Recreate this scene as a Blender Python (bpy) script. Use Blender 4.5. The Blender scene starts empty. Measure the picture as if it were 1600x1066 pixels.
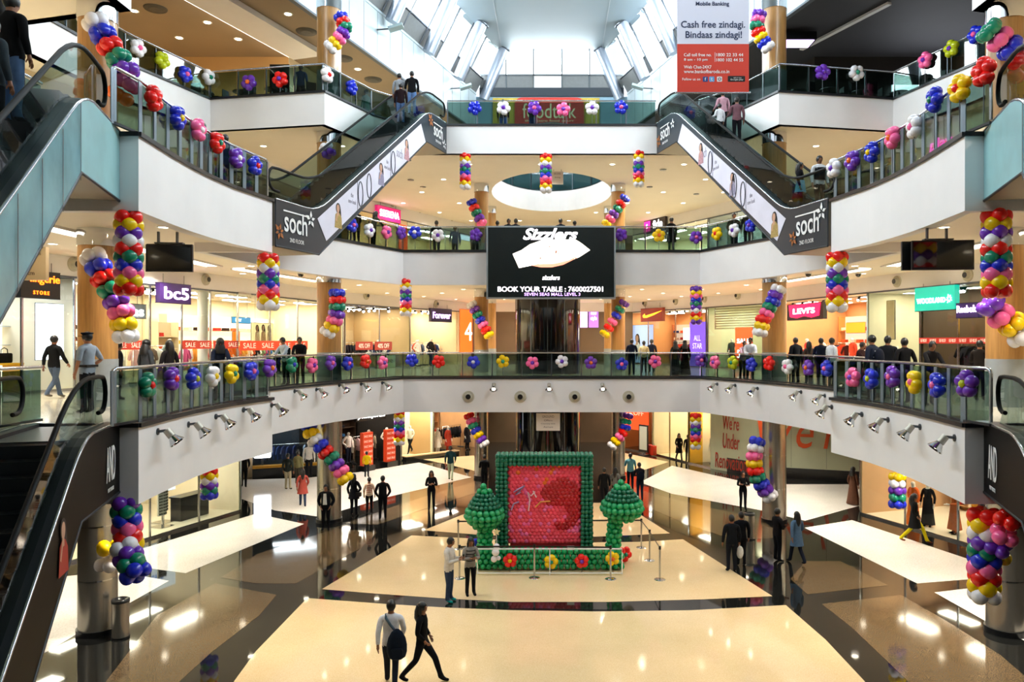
import bpy, bmesh, math, random
from mathutils import Vector, Matrix
random.seed(7)
PI = math.pi
scene = bpy.context.scene
COL = scene.collection

# ------------------------------------------------------------------ camera, world, exposure
CZ, F, CX, HY = 7.07, 1200.0, 862.0, 534.0
cam_data = bpy.data.cameras.new('camera')
cam_data.sensor_width = 36.0
cam_data.lens = 27.0
cam_data.shift_x = -(CX - 800) / 1600.0
cam_data.shift_y = (HY - 533) / 1600.0
cam_data.clip_end = 300
cam = bpy.data.objects.new('camera', cam_data)
cam.location = (0, 0, CZ); cam.rotation_euler = (PI / 2, 0, 0)
COL.objects.link(cam); scene.camera = cam
vs = scene.view_settings
vs.view_transform = 'Standard'; vs.look = 'None'; vs.gamma = 1.0; vs.use_curve_mapping = False
vs.exposure = 0.58
w = bpy.data.worlds.new('sky'); scene.world = w; w.use_nodes = True
bg = w.node_tree.nodes['Background']
bg.inputs[0].default_value = (0.80, 0.90, 1.0, 1); bg.inputs[1].default_value = 1.1
cy = scene.cycles
cy.use_denoising = True
cy.max_bounces = 7; cy.diffuse_bounces = 4; cy.glossy_bounces = 4; cy.transmission_bounces = 4
cy.transparent_max_bounces = 14; cy.caustics_reflective = False; cy.caustics_refractive = False
cy.sample_clamp_indirect = 4.0

def area(name, loc, target, sx, sy, watts, color=(1, 1, 1)):
    l = bpy.data.lights.new(name, 'AREA'); l.shape = 'RECTANGLE'; l.size = sx; l.size_y = sy
    l.energy = watts; l.color = color
    o = bpy.data.objects.new(name, l); COL.objects.link(o); o.location = loc
    o.rotation_euler = (Vector(target) - Vector(loc)).to_track_quat('-Z', 'Y').to_euler()
    return o
# daylight entering through the sloping skylight windows on both sides and the far gable
for s in (-1, 1):
    for yy in (9, 17, 25, 33, 41):
        hw = 4.9 + (49 - max(yy, 18 * 2 - yy)) * .28
        area('skylight_daylight', (s * (hw + .9), yy, 25.2), (-s * 3.2, yy + (7 if yy < 30 else -2), 9), 7.4, 2.6, 2050 if yy < 20 else 2700, (.88, .94, 1.0))
area('skylight_daylight', (0, 50.2, 25.3), (0, 30, 14), 7.4, 1.5, 900, (.88, .94, 1.0))

def spot(loc, watts, color=(1, .86, .66), angle=130, r=.12, target=None, blend=.9):
    l = bpy.data.lights.new('downlight_lamp', 'SPOT'); l.energy = watts; l.color = color
    l.spot_size = math.radians(angle); l.spot_blend = blend; l.shadow_soft_size = r
    o = bpy.data.objects.new('downlight_lamp', l); COL.objects.link(o); o.location = loc
    if target is not None:
        o.rotation_euler = (Vector(target) - Vector(loc)).to_track_quat('-Z', 'Y').to_euler()
    return o

# ------------------------------------------------------------------ pixel <-> place helpers
def at_z(px, py, z):
    d = (py - HY) / F
    Y = (CZ - z) / d
    return Vector(((px - CX) / F * Y, Y, z))
def at_d(px, py, Y):
    return Vector(((px - CX) / F * Y, Y, CZ - (py - HY) / F * Y))
def on_line(px, A, B):
    """the point of plan line A-B that lies along the sight line of column px"""
    t = (px - CX) / F
    ax, ay = A; bx, by = B
    k = (t * ay - ax) / ((bx - ax) - t * (by - ay))
    return Vector((ax + (bx - ax) * k, ay + (by - ay) * k, 0))

def inside(p, poly):
    c = False; n = len(poly)
    for i in range(n):
        x1, y1 = poly[i]; x2, y2 = poly[(i + 1) % n]
        if (y1 > p[1]) != (y2 > p[1]) and p[0] < (x2 - x1) * (p[1] - y1) / (y2 - y1) + x1: c = not c
    return c
# ------------------------------------------------------------------ materials
def lin(h):
    if isinstance(h, (tuple, list)): return tuple(h[:3]) + (1,)
    h = h.lstrip('#'); out = []
    for i in (0, 2, 4):
        c = int(h[i:i + 2], 16) / 255
        out.append(c / 12.92 if c <= .04045 else ((c + .055) / 1.055) ** 2.4)
    return tuple(out) + (1,)
MC = {}
def mat(name, color, rough=.5, metal=0, emit=0, var=0.0, scale=8.0, bump=0.0, spec=.5, emit_color=None, coat=0, stretch=None):
    if name in MC: return MC[name]
    m = bpy.data.materials.new(name); m.use_nodes = True; MC[name] = m
    nt = m.node_tree; b = nt.nodes['Principled BSDF']
    c = lin(color)
    b.inputs['Base Color'].default_value = c
    b.inputs['Roughness'].default_value = rough; b.inputs['Metallic'].default_value = metal
    b.inputs['Specular IOR Level'].default_value = spec
    if coat: b.inputs['Coat Weight'].default_value = coat; b.inputs['Coat Roughness'].default_value = .05
    if emit:
        b.inputs['Emission Color'].default_value = lin(emit_color) if emit_color else c
        b.inputs['Emission Strength'].default_value = emit
    if var or bump:
        tc = nt.nodes.new('ShaderNodeTexCoord'); n = nt.nodes.new('ShaderNodeTexNoise')
        n.inputs['Scale'].default_value = scale; n.inputs['Detail'].default_value = 3
        if stretch:
            mp = nt.nodes.new('ShaderNodeMapping'); mp.inputs['Scale'].default_value = stretch
            nt.links.new(tc.outputs['Object'], mp.inputs[0]); nt.links.new(mp.outputs[0], n.inputs['Vector'])
        else: nt.links.new(tc.outputs['Object'], n.inputs['Vector'])
        if var:
            r = nt.nodes.new('ShaderNodeValToRGB'); e = r.color_ramp.elements
            e[0].position = .32; e[1].position = .68
            e[0].color = tuple(max(0, x * (1 - var)) for x in c[:3]) + (1,)
            e[1].color = tuple(min(1, x * (1 + var)) for x in c[:3]) + (1,)
            nt.links.new(n.outputs['Fac'], r.inputs[0]); nt.links.new(r.outputs[0], b.inputs['Base Color'])
        if bump:
            bp = nt.nodes.new('ShaderNodeBump'); bp.inputs['Strength'].default_value = bump; bp.inputs['Distance'].default_value = .01
            nt.links.new(n.outputs['Fac'], bp.inputs['Height']); nt.links.new(bp.outputs[0], b.inputs['Normal'])
    return m
def glass(name, tint, refl=.55, base=.03):
    if name in MC: return MC[name]
    m = bpy.data.materials.new(name); m.use_nodes = True; MC[name] = m
    nt = m.node_tree; nt.nodes.clear()
    o = nt.nodes.new('ShaderNodeOutputMaterial'); mx = nt.nodes.new('ShaderNodeMixShader')
    t = nt.nodes.new('ShaderNodeBsdfTransparent'); t.inputs[0].default_value = lin(tint)
    g = nt.nodes.new('ShaderNodeBsdfGlossy'); g.inputs['Roughness'].default_value = .02
    lw = nt.nodes.new('ShaderNodeLayerWeight'); lw.inputs[0].default_value = .5
    pw = nt.nodes.new('ShaderNodeMath'); pw.operation = 'POWER'; pw.inputs[1].default_value = 4.0; nt.links.new(lw.outputs['Facing'], pw.inputs[0])
    mu = nt.nodes.new('ShaderNodeMath'); mu.operation = 'MULTIPLY_ADD'
    mu.inputs[1].default_value = refl; mu.inputs[2].default_value = base; mu.use_clamp = True
    nt.links.new(pw.outputs[0], mu.inputs[0]); nt.links.new(mu.outputs[0], mx.inputs[0])
    nt.links.new(t.outputs[0], mx.inputs[1]); nt.links.new(g.outputs[0], mx.inputs[2]); nt.links.new(mx.outputs[0], o.inputs[0])
    return m
def granite(name, base, dark, rough, speck=55.0, amt=.5):
    if name in MC: return MC[name]
    m = bpy.data.materials.new(name); m.use_nodes = True; MC[name] = m
    nt = m.node_tree; b = nt.nodes['Principled BSDF']
    tc = nt.nodes.new('ShaderNodeTexCoord'); n = nt.nodes.new('ShaderNodeTexNoise'); n.inputs['Scale'].default_value = speck; n.inputs['Detail'].default_value = 2
    n2 = nt.nodes.new('ShaderNodeTexNoise'); n2.inputs['Scale'].default_value = .7; n2.inputs['Detail'].default_value = 4
    r = nt.nodes.new('ShaderNodeValToRGB'); e = r.color_ramp.elements
    e[0].position = .36; e[0].color = lin(dark); e[1].position = .36 + .3 * amt; e[1].color = lin(base)
    mx = nt.nodes.new('ShaderNodeMix'); mx.data_type = 'RGBA'; mx.blend_type = 'MULTIPLY'; mx.inputs[0].default_value = .22
    nt.links.new(tc.outputs['Object'], n.inputs[0]); nt.links.new(tc.outputs['Object'], n2.inputs[0])
    nt.links.new(n.outputs['Fac'], r.inputs[0]); nt.links.new(r.outputs[0], mx.inputs[6]); nt.links.new(n2.outputs['Fac'], mx.inputs[7])
    nt.links.new(mx.outputs[2], b.inputs['Base Color'])
    b.inputs['Roughness'].default_value = rough; b.inputs['IOR'].default_value = 1.6
    return m

M_WHITE = mat('white_plaster', '#f0edec', .55, var=.02, scale=1.2)
M_FASC = mat('fascia_paint', '#f1eeee', .5, var=.03, scale=.8)
M_CEIL = mat('cream_ceiling', '#f7ecd9', .7, var=.02, scale=.6)
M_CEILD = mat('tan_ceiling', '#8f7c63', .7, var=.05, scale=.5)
M_CEILK = mat('shaded_ceiling', '#34343a', .7, var=.08, scale=.5)  # unlit right half of the top ceiling, its shade put into the colour
M_TAN = mat('tan_wall', '#cfa468', .6, var=.04, scale=.6)
M_CREAM = mat('cream_wall', '#f0dcb8', .6, var=.03, scale=.7)
M_LIP = mat('dark_slab_edge', '#1a1c20', .3)
M_STEEL = mat('brushed_steel', '#b9bcc0', .22, 1, var=.05, scale=30, stretch=(1, 1, .05))
M_STEELD = mat('dark_steel', '#5b6066', .35, .9)
M_CHROME = mat('chrome', '#d8dadd', .08, 1)
M_WOOD = mat('oak_veneer', '#a67a44', .35, var=.16, scale=9, stretch=(2.2, 2.2, .16), coat=.2)
M_BLACK = mat('black_satin', '#0b0c0e', .3)
M_BLACKG = mat('black_gloss', '#050608', .06, spec=.7)
M_RUBBER = mat('black_rubber', '#050506', .6, spec=.2)
M_GLASS = glass('balustrade_glass', '#a3b8b3', .6, .03)
M_GLASSC = glass('clear_shop_glass', '#f2f7f4', .35, .015)
M_GRAYST = mat('grey_stone', '#8f9496', .5, var=.08, scale=3)
M_FLOORU = granite('polished_pale_tile', '#e6dcc6', '#cdbfa3', .12, 30, .8)
M_BEIGE = granite('polished_beige_marble', '#f7dcb0', '#e9c795', .07, 60, .9)
M_DARKGR = granite('polished_black_granite', '#1f1f1d', '#131312', .04, 60, .6)
M_BROWN = granite('polished_brown_granite', '#7d6546', '#4a3b2a', .08, 60, .9)
M_WTILE = granite('polished_white_tile', '#f4efe6', '#e6dfd2', .08, 20, .5)

# ------------------------------------------------------------------ mesh builder
class MB:
    def __init__(s): s.v = []; s.f = []; s.m = []; s.s = []
    def add(s, vs_, fs, mi=0, sm=False, X=None):
        n = len(s.v)
        for v in vs_:
            v = Vector(v)
            if X is not None: v = X @ v
            s.v.append(v)
        for f in fs:
            s.f.append([n + i for i in f]); s.m.append(mi); s.s.append(sm)
        return s
    def box(s, x0, x1, y0, y1, z0, z1, mi=0, X=None):
        V = [(x0, y0, z0), (x1, y0, z0), (x1, y1, z0), (x0, y1, z0), (x0, y0, z1), (x1, y0, z1), (x1, y1, z1), (x0, y1, z1)]
        return s.add(V, [(3, 2, 1, 0), (4, 5, 6, 7), (0, 1, 5, 4), (1, 2, 6, 5), (2, 3, 7, 6), (3, 0, 4, 7)], mi, False, X)
    def rbox(s, x0, x1, y0, y1, z0, z1, r=.02, mi=0, X=None):
        P = []
        for cx, cy_, a in ((x1 - r, z1 - r, 0), (x0 + r, z1 - r, 90), (x0 + r, z0 + r, 180), (x1 - r, z0 + r, 270)):
            for k in range(4):
                t = math.radians(a + k * 30); P.append((cx + r * math.cos(t), cy_ + r * math.sin(t)))
        n = len(P)
        V = [(p[0], y0, p[1]) for p in P] + [(p[0], y1, p[1]) for p in P]
        fs = [(i, (i + 1) % n, n + (i + 1) % n, n + i) for i in range(n)]
        s.add(V, fs, mi, True, X)
        return s.add(V, [tuple(range(n))[::-1], tuple(range(n, 2 * n))], mi, False, X)
    def cyl(s, p0, p1, r0, r1=None, n=16, mi=0, caps=True, X=None):
        r1 = r0 if r1 is None else r1
        p0 = Vector(p0); p1 = Vector(p1); d = (p1 - p0)
        if d.length < 1e-6: return s
        d.normalize(); a = d.orthogonal().normalized(); b = d.cross(a)
        V = []
        for p, r in ((p0, r0), (p1, r1)):
            for i in range(n):
                t = 2 * PI * i / n; V.append(p + a * (r * math.cos(t)) + b * (r * math.sin(t)))
        s.add(V, [(i, (i + 1) % n, n + (i + 1) % n, n + i) for i in range(n)], mi, True, X)
        if caps: s.add(V, [tuple(range(n))[::-1], tuple(range(n, 2 * n))], mi, False, X)
        return s
    def tube(s, pts, r, n=8, mi=0, closed=False, X=None, rr=None):
        pts = [Vector(p) for p in pts]; V = []; N = len(pts); a = None
        for i, p in enumerate(pts):
            if closed: d = pts[(i + 1) % N] - pts[i - 1]
            else: d = pts[min(i + 1, N - 1)] - pts[max(i - 1, 0)]
            d.normalize()
            a = d.orthogonal().normalized() if a is None else (a - d * a.dot(d)).normalized()
            b = d.cross(a); q = rr[i] if rr else r
            for k in range(n):
                t = 2 * PI * k / n; V.append(p + a * (q * math.cos(t)) + b * (q * math.sin(t)))
        fs = []
        for i in range(N if closed else N - 1):
            j = (i + 1) % N
            for k in range(n):
                l = (k + 1) % n; fs.append((i * n + k, i * n + l, j * n + l, j * n + k))
        s.add(V, fs, mi, True, X)
        if not closed: s.add(V, [tuple(range(n))[::-1], tuple(range((N - 1) * n, N * n))], mi, False, X)
        return s
    def lathe(s, prof, n=20, mi=0, c=(0, 0, 0), X=None, sc=(1, 1)):
        V = []; K = len(prof); c = Vector(c)
        for r, z in prof:
            for i in range(n):
                t = 2 * PI * i / n; V.append(c + Vector((r * math.cos(t) * sc[0], r * math.sin(t) * sc[1], z)))
        fs = [(j * n + i, j * n + (i + 1) % n, (j + 1) * n + (i + 1) % n, (j + 1) * n + i) for j in range(K - 1) for i in range(n)]
        return s.add(V, fs, mi, True, X)
    def ball(s, c, r, n=12, k=8, mi=0, X=None, sc=(1, 1, 1)):
        V = []; fs = []; c = Vector(c)
        V.append(c + Vector((0, 0, -r * sc[2])))
        for j in range(1, k):
            ph = -PI / 2 + PI * j / k
            for i in range(n):
                t = 2 * PI * i / n
                V.append(c + Vector((r * sc[0] * math.cos(ph) * math.cos(t), r * sc[1] * math.cos(ph) * math.sin(t), r * sc[2] * math.sin(ph))))
        V.append(c + Vector((0, 0, r * sc[2]))); L = len(V) - 1
        for i in range(n):
            fs.append((0, 1 + (i + 1) % n, 1 + i)); fs.append((L, L - n + i, L - n + (i + 1) % n))
        for j in range(k - 2):
            for i in range(n):
                a = 1 + j * n + i; b = 1 + j * n + (i + 1) % n; fs.append((a, b, b + n, a + n))
        return s.add(V, fs, mi, True, X)
    def prism(s, poly, y0, y1, mi=0, X=None):
        """poly of (x, z), between y0 and y1; concave allowed"""
        n = len(poly)
        V = [(p[0], y0, p[1]) for p in poly] + [(p[0], y1, p[1]) for p in poly]
        s.add(V, [(i, (i + 1) % n, n + (i + 1) % n, n + i) for i in range(n)], mi, False, X)
        return s.add(V, [tuple(range(n))[::-1], tuple(range(n, 2 * n))], mi, False, X)
    def mesh(s, name, mats):
        me = bpy.data.meshes.new(name)
        me.from_pydata([tuple(v) for v in s.v], [], s.f)
        for m in (mats if isinstance(mats, (list, tuple)) else [mats]): me.materials.append(m)
        me.polygons.foreach_set('material_index', s.m); me.polygons.foreach_set('use_smooth', s.s)
        me.update(); return me
    def build(s, name, mats, parent=None, loc=None, rot=None, fix=False):
        me = s.mesh(name, mats)
        if fix:
            bm = bmesh.new(); bm.from_mesh(me); bmesh.ops.recalc_face_normals(bm, faces=bm.faces); bm.to_mesh(me); bm.free()
        return link(name, me, parent, loc, rot)
def link(name, me, parent=None, loc=None, rot=None):
    o = bpy.data.objects.new(name, me); COL.objects.link(o)
    if parent is not None: o.parent = parent
    if loc is not None: o.location = loc
    if rot is not None: o.rotation_euler = rot
    return o
def tag(o, label, cat, group=None):
    o['label'] = label; o['category'] = cat
    if group: o['group'] = group
    return o
def thing(name, label, cat, loc=(0, 0, 0), rotz=0, group=None, M=None):
    o = bpy.data.objects.new(name, None); COL.objects.link(o); o.empty_display_size = .2
    if M is not None: o.matrix_world = M
    else: o.location = loc; o.rotation_euler = (0, 0, rotz)
    return tag(o, label, cat, group)
def struct(o, label=None):
    o['kind'] = 'structure'
    if label: o['label'] = label
    return o
def copy_tree(o, parent=None):
    c = o.copy(); COL.objects.link(c)
    if parent is not None: c.parent = parent
    for ch in o.children: copy_tree(ch, c)
    return c
def frame(A, B, z):
    """x from A to B in plan, z up, y away from the viewer; origin at A"""
    x = Vector((B[0] - A[0], B[1] - A[1], 0)).normalized(); zz = Vector((0, 0, 1)); y = zz.cross(x)
    return Matrix(((x[0], y[0], 0, A[0]), (x[1], y[1], 0, A[1]), (0, 0, 1, z), (0, 0, 0, 1)))
def T(x=0, y=0, z=0): return Matrix.Translation((x, y, z))
def RZ(a): return Matrix.Rotation(a, 4, 'Z')
def mirror(pts): return [(-x, y) for x, y in reversed(pts)]
TXT = {}
def text_mesh(txt, width=None, height=None, depth=.01, m=None, slant=0, offset=0.0, font_scale=None):
    cu = bpy.data.curves.new('lettering', 'FONT'); cu.body = txt; cu.align_x = 'CENTER'; cu.align_y = 'CENTER'
    cu.extrude = .02; cu.resolution_u = 3; cu.shear = slant; cu.offset = offset
    o = bpy.data.objects.new('lettering', cu); COL.objects.link(o)
    bpy.context.view_layer.update()
    me = bpy.data.meshes.new_from_object(o)
    bpy.data.objects.remove(o)
    xs = [v.co.x for v in me.vertices]; ys = [v.co.y for v in me.vertices]; zs = [v.co.z for v in me.vertices]
    if not xs: return me
    cx, cy_ = (min(xs) + max(xs)) / 2, (min(ys) + max(ys)) / 2; W = max(xs) - min(xs); H = max(ys) - min(ys)
    sx = width / W if width else None; sy = height / H if height else None
    sx = sx or sy; sy = sy or sx; sz = depth / max(1e-6, (max(zs) - min(zs)))
    for v in me.vertices:
        x, y, z = (v.co.x - cx) * sx, (v.co.y - cy_) * sy, (v.co.z - max(zs)) * sz
        v.co = (x, z * -1 - depth, y)          # stands upright, faces -y, back at y=0
    me.flip_normals()
    me.materials.clear(); me.materials.append(m); me.update(); return me
def text(name, txt, parent, x, y, z, width=None, height=None, m=None, depth=.012, slant=0, offset=0.0, rot=None):
    return link(name, text_mesh(txt, width, height, depth, m, slant, offset), parent, (x, y, z), rot)
# ================================================================== THE BUILDING
Z1, Z2, Z3 = 5.5, 11.0, 16.5
HALF12 = [(4.2, 0.3), (4.2, 2.6), (6.8, 2.6), (9.6, 9), (9.75, 14.5), (7.8, 14.5), (7.97, 16.0), (8.08, 17.3), (8.1, 18.3), (8.05, 19.5), (7.75, 21.3),
          (9.6, 21.3), (9.4, 24.5), (8.95, 27), (8.3, 29.3), (6.45, 33.4)]
HALF3 = [(8.0, 3.0), (10.4, 6), (10.4, 19), (14.9, 20.2), (14.35, 26), (13.25, 29.8), (8.55, 28.9), (7.4, 31.9), (6.3, 33.4)]
SKY = lambda y: 4.9 + (49 - max(y, 36 - y)) * .28
def ring(half): return half + mirror(half)
HOLE12 = ring(HALF12); HOLE3 = ring(HALF3)
OVAL = [(3.3 * math.cos(t * PI / 20), 42.6 + 5.6 * math.sin(t * PI / 20)) for t in range(40)]
OUTER = [(-26, -14), (26, -14), (26, 62), (-26, 62)]

def plate(name, outer, holes, z, mats, down=False, inlays=None):
    bm = bmesh.new(); edges = []
    for loop in [outer] + holes:
        v = [bm.verts.new((x, y, z)) for x, y in loop]
        edges += [bm.edges.new((v[i], v[(i + 1) % len(v)])) for i in range(len(v))]
    bmesh.ops.triangle_fill(bm, use_beauty=True, use_dissolve=False, edges=edges)
    for f in bm.faces:
        if (f.normal.z < 0) != down: f.normal_flip()
    me = bpy.data.meshes.new(name); bm.to_mesh(me); bm.free()
    for m in mats: me.materials.append(m)
    return struct(link(name, me))
def skirt(name, loop, z0, z1, m, closed=True, lip=None, inward=.28):
    """slab edge face around an opening, closed below by a soffit strip"""
    b = MB(); n = len(loop)
    V = []
    for x, y in loop: V += [(x, y, z0), (x, y, z1)]
    fs = [(2 * i, 2 * ((i + 1) % n), 2 * ((i + 1) % n) + 1, 2 * i + 1) for i in range(n if closed else n - 1)]
    b.add(V, fs, 0)
    return struct(b.build(name, [m]))
# --- ground floor with inlaid stone pattern (flat, in the floor's own mesh)
def gpoly(pts): return [tuple(at_z(px, py, 0)[:2]) for px, py in pts]
pat = []
pat.append((1, [(480, 935), (600, 944), (700, 950), (800, 954), (930, 956), (1080, 954), (1228, 946), (1290, 1000), (1352, 1066), (1500, 1230), (230, 1230), (365, 1066), (400, 1018)]))
pat.append((1, [(643, 837), (760, 843), (925, 848), (1000, 847), (1067, 843), (1207, 932), (1100, 937), (950, 941), (800, 941), (700, 936), (600, 929), (503, 921)]))
pat.append((1, [(662, 829), (724, 804), (770, 786), (950, 786), (1003, 806), (1047, 834), (930, 839), (760, 837)]))
pat.append((3, [(222, 858), (400, 803), (475, 819), (290, 896), (215, 886)]))
pat.append((3, [(1257, 825), (1331, 813), (1510, 873), (1560, 890), (1560, 902), (1433, 912)]))
pat.append((3, [(60, 905), (180, 893), (264, 908), (193, 948), (68, 1022), (0, 1060), (-60, 960)]))
pat.append((3, [(1460, 926), (1563, 914), (1660, 905), (1720, 960), (1640, 1020), (1563, 984)]))
pat.append((3, [(300, 752), (480, 747), (560, 738), (655, 723), (737, 746), (610, 776), (500, 808), (430, 798), (400, 788)]))
pat.append((3, [(1050, 728), (1180, 757), (1345, 757), (1352, 788), (1258, 814), (1190, 798), (1050, 772), (1000, 754)]))
pat.append((1, [(660, 718), (740, 712), (750, 722), (748, 738), (700, 726)]))
pat.append((1, [(975, 708), (1045, 722), (990, 740), (968, 736)]))
# brown granite fields
pat.append((2, [(525, 826), (590, 832), (565, 856), (462, 912), (400, 912), (345, 903), (402, 866)]))
pat.append((2, [(245, 962), (336, 912), (432, 930), (405, 962), (330, 1020), (280, 1066), (180, 1120), (165, 1066)]))
pat.append((2, [(1259, 877), (1313, 877), (1388, 915), (1262, 929), (1235, 905)]))
pat.append((2, [(1284, 944), (1408, 930), (1491, 978), (1563, 1024), (1640, 1090), (1420, 1066), (1330, 980)]))
pat.append((2, [(745, 770), (650, 800), (590, 820), (540, 818), (620, 790), (742, 752)]))
pat.append((2, [(985, 762), (1060, 782), (1190, 812), (1225, 840), (1150, 845), (1080, 822), (1003, 790)]))
bfl = MB()
bfl.add([(-26, -14, 0), (26, -14, 0), (26, 62, 0), (-26, 62, 0)], [(0, 1, 2, 3)], 0)
for mi, pts in pat:
    q = gpoly(pts); a = sum(q[i][0] * q[(i + 1) % len(q)][1] - q[(i + 1) % len(q)][0] * q[i][1] for i in range(len(q)))
    if a < 0: q.reverse()
    bfl.add([(x, y, .004) for x, y in q], [tuple(range(len(q)))], mi)
struct(bfl.build('floor', [M_DARKGR, M_BEIGE, M_BROWN, M_WTILE]), 'polished stone ground floor with beige, black, brown and white inlay')

DRUM = [(-.2 + 1.66 * math.cos(t * PI / 20), 38.8 + 1.66 * math.sin(t * PI / 20)) for t in range(40)]
plate('floor_1', OUTER, [HOLE12, DRUM], Z1, [M_FLOORU]); plate('ceiling_1', OUTER, [HOLE12, DRUM], Z1 - 1.25, [M_CEIL], True)
plate('floor_2', OUTER, [HOLE12], Z2, [M_FLOORU]); plate('ceiling_2', OUTER, [HOLE12], Z2 - 1.2, [M_CEIL], True)
plate('floor_3', OUTER, [HOLE3, OVAL], Z3, [M_FLOORU]); plate('ceiling_3', OUTER, [HOLE3, OVAL], Z3 - 1.25, [M_CEIL], True)
for i, (zt, dz, hole) in enumerate(((Z1, 1.5, HOLE12), (Z2, 1.46, HOLE12), (Z3, 1.25, HOLE3))):
    skirt('trim_%d' % (i + 1), hole, zt - dz, zt, M_FASC)
    # lower return of the fascia beam
    b = MB(); n = len(hole); cen = Vector((0, 18))
    def out(p, q, r, d=.3):
        e1 = Vector((q[0] - p[0], q[1] - p[1])).normalized(); e2 = Vector((r[0] - q[0], r[1] - q[1])).normalized()
        nn = (Vector((e1.y, -e1.x)) + Vector((e2.y, -e2.x)))
        if nn.length < .2: nn = Vector((e1.y, -e1.x))
        nn.normalize(); return (q[0] + nn.x * d, q[1] + nn.y * d)
    inner = [out(hole[k - 1], hole[k], hole[(k + 1) % n]) for k in range(n)]
    zb = zt - dz; zc = zt - 1.2
    V = []
    for k in range(n): V += [(hole[k][0], hole[k][1], zb), (inner[k][0], inner[k][1], zb), (inner[k][0], inner[k][1], zc)]
    for k in range(n):
        a = 3 * k; c = 3 * ((k + 1) % n); b.add(V, [(a, a + 1, c + 1, c), (a + 1, a + 2, c + 2, c + 1)], 0) if k == 0 else b.f.extend([[a, a + 1, c + 1, c], [a + 1, a + 2, c + 2, c + 1]])
    while len(b.m) < len(b.f): b.m.append(0); b.s.append(False)
    struct(b.build('trim_%d' % (i + 4), [M_FASC]))
    # dark lip at floor level and thin shadow groove
    b = MB()
    for k in range(n):
        p, q = hole[k], hole[(k + 1) % n]
        Fm = frame(p, q, zt); L = math.dist(p, q)
        sgn = -1 if Fm.to_3x3() @ Vector((0, 1, 0)) @ (Vector((0, 18, 0)) - Vector((p[0], p[1], 0))) < 0 else 1
        # y positive = towards the void when sgn = 1
        b.box(-.02, L + .02, -.05 if sgn > 0 else -.06, .06 if sgn > 0 else .05, -.05, .03, 0, Fm)
    struct(b.build('trim_%d' % (i + 7), [M_LIP]))
skirt('trim_10', OVAL, Z3 - 1.25, Z3, M_FASC)

# L3 ceiling with skylight opening, upstand panels, roof
SKH = [(SKY(y), y) for y in (-13, 18, 49)]
SKHOLE = SKH + mirror(SKH)
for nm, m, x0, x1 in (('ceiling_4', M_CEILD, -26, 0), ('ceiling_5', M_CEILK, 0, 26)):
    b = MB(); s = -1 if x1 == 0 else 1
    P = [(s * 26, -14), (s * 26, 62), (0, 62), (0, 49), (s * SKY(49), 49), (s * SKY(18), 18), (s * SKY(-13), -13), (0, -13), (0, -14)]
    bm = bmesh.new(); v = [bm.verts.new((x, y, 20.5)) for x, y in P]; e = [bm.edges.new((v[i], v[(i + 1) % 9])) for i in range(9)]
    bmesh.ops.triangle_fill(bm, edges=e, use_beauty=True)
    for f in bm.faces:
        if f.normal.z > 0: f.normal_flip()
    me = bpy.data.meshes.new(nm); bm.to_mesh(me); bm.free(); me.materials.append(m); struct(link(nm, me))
M_PANEL = mat('pale_metal_panel', '#b9c8d0', .4, .1, var=.03, scale=2)
M_JOINT = mat('panel_joint', '#59616a', .6)
M_GREYP = mat('grey_louvre_panel', '#6f7274', .6, var=.05, scale=6)
M_ROOF = mat('roof_soffit', '#93a5b2', .6, var=.02, scale=.4)
M_BLUE = mat('pale_blue_panel', '#8fb0c6', .5)
ROOFIN = 1.4
for s, side in ((-1, 'left'), (1, 'right')):
    b = MB()
    for (ya, yb) in ((-13, 18), (18, 49)):
        A = (s * SKY(ya), ya); B = (s * SKY(yb), yb); Fm = frame(A, B, 20.5); L = math.dist(A, B)
        t0, t1 = (0, .12) if s < 0 else (-.12, 0)
        t0, t1 = (0, .15) if s < 0 else (-.15, 0)
        b.box(0, L, -t1 if s > 0 else 0 - 0, (-t0 if s > 0 else .15), 0, 2.3, 0, Fm) if False else b.box(0, L, -.08, .08, 0, 2.3, 0, Fm)
        n = int(L / 1.25)
        for k in range(1, n):
            x = L * k / n; b.box(x - .012, x + .012, -.086, .086, .02, 2.28, 1, Fm)
        b.box(0, L, -.1, .1, -.06, .03, 1, Fm)
        b.box(0, L, -.12, .12, 2.3, 2.42, 0, Fm)
    struct(b.build('wall_upstand_' + side, [M_PANEL, M_JOINT]), 'pale panelled upstand under the skylight windows')
b = MB()
RP = [(SKY(y) - ROOFIN, y) for y in (-13, 18, 49)]; RPF = RP + mirror(RP)
b.add([(x, y, 25.75) for x, y in RPF], [tuple(range(6))[::-1]], 0); b.add([(x * 1.1, y, 26.0) for x, y in RPF], [tuple(range(6))], 0)
for y in range(-8, 48, 8):
    b.box(-(SKY(y) - ROOFIN), SKY(y) - ROOFIN, y - .012, y + .012, 25.735, 25.76, 1)
for x in (-3.2, 3.2): b.box(x - .012, x + .012, -12, 48.9, 25.735, 25.76, 1)
struct(b.build('ceiling', [M_ROOF, mat('roof_joint', '#b9c0c6', .6)]), 'flat pale roof soffit over the atrium')
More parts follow.
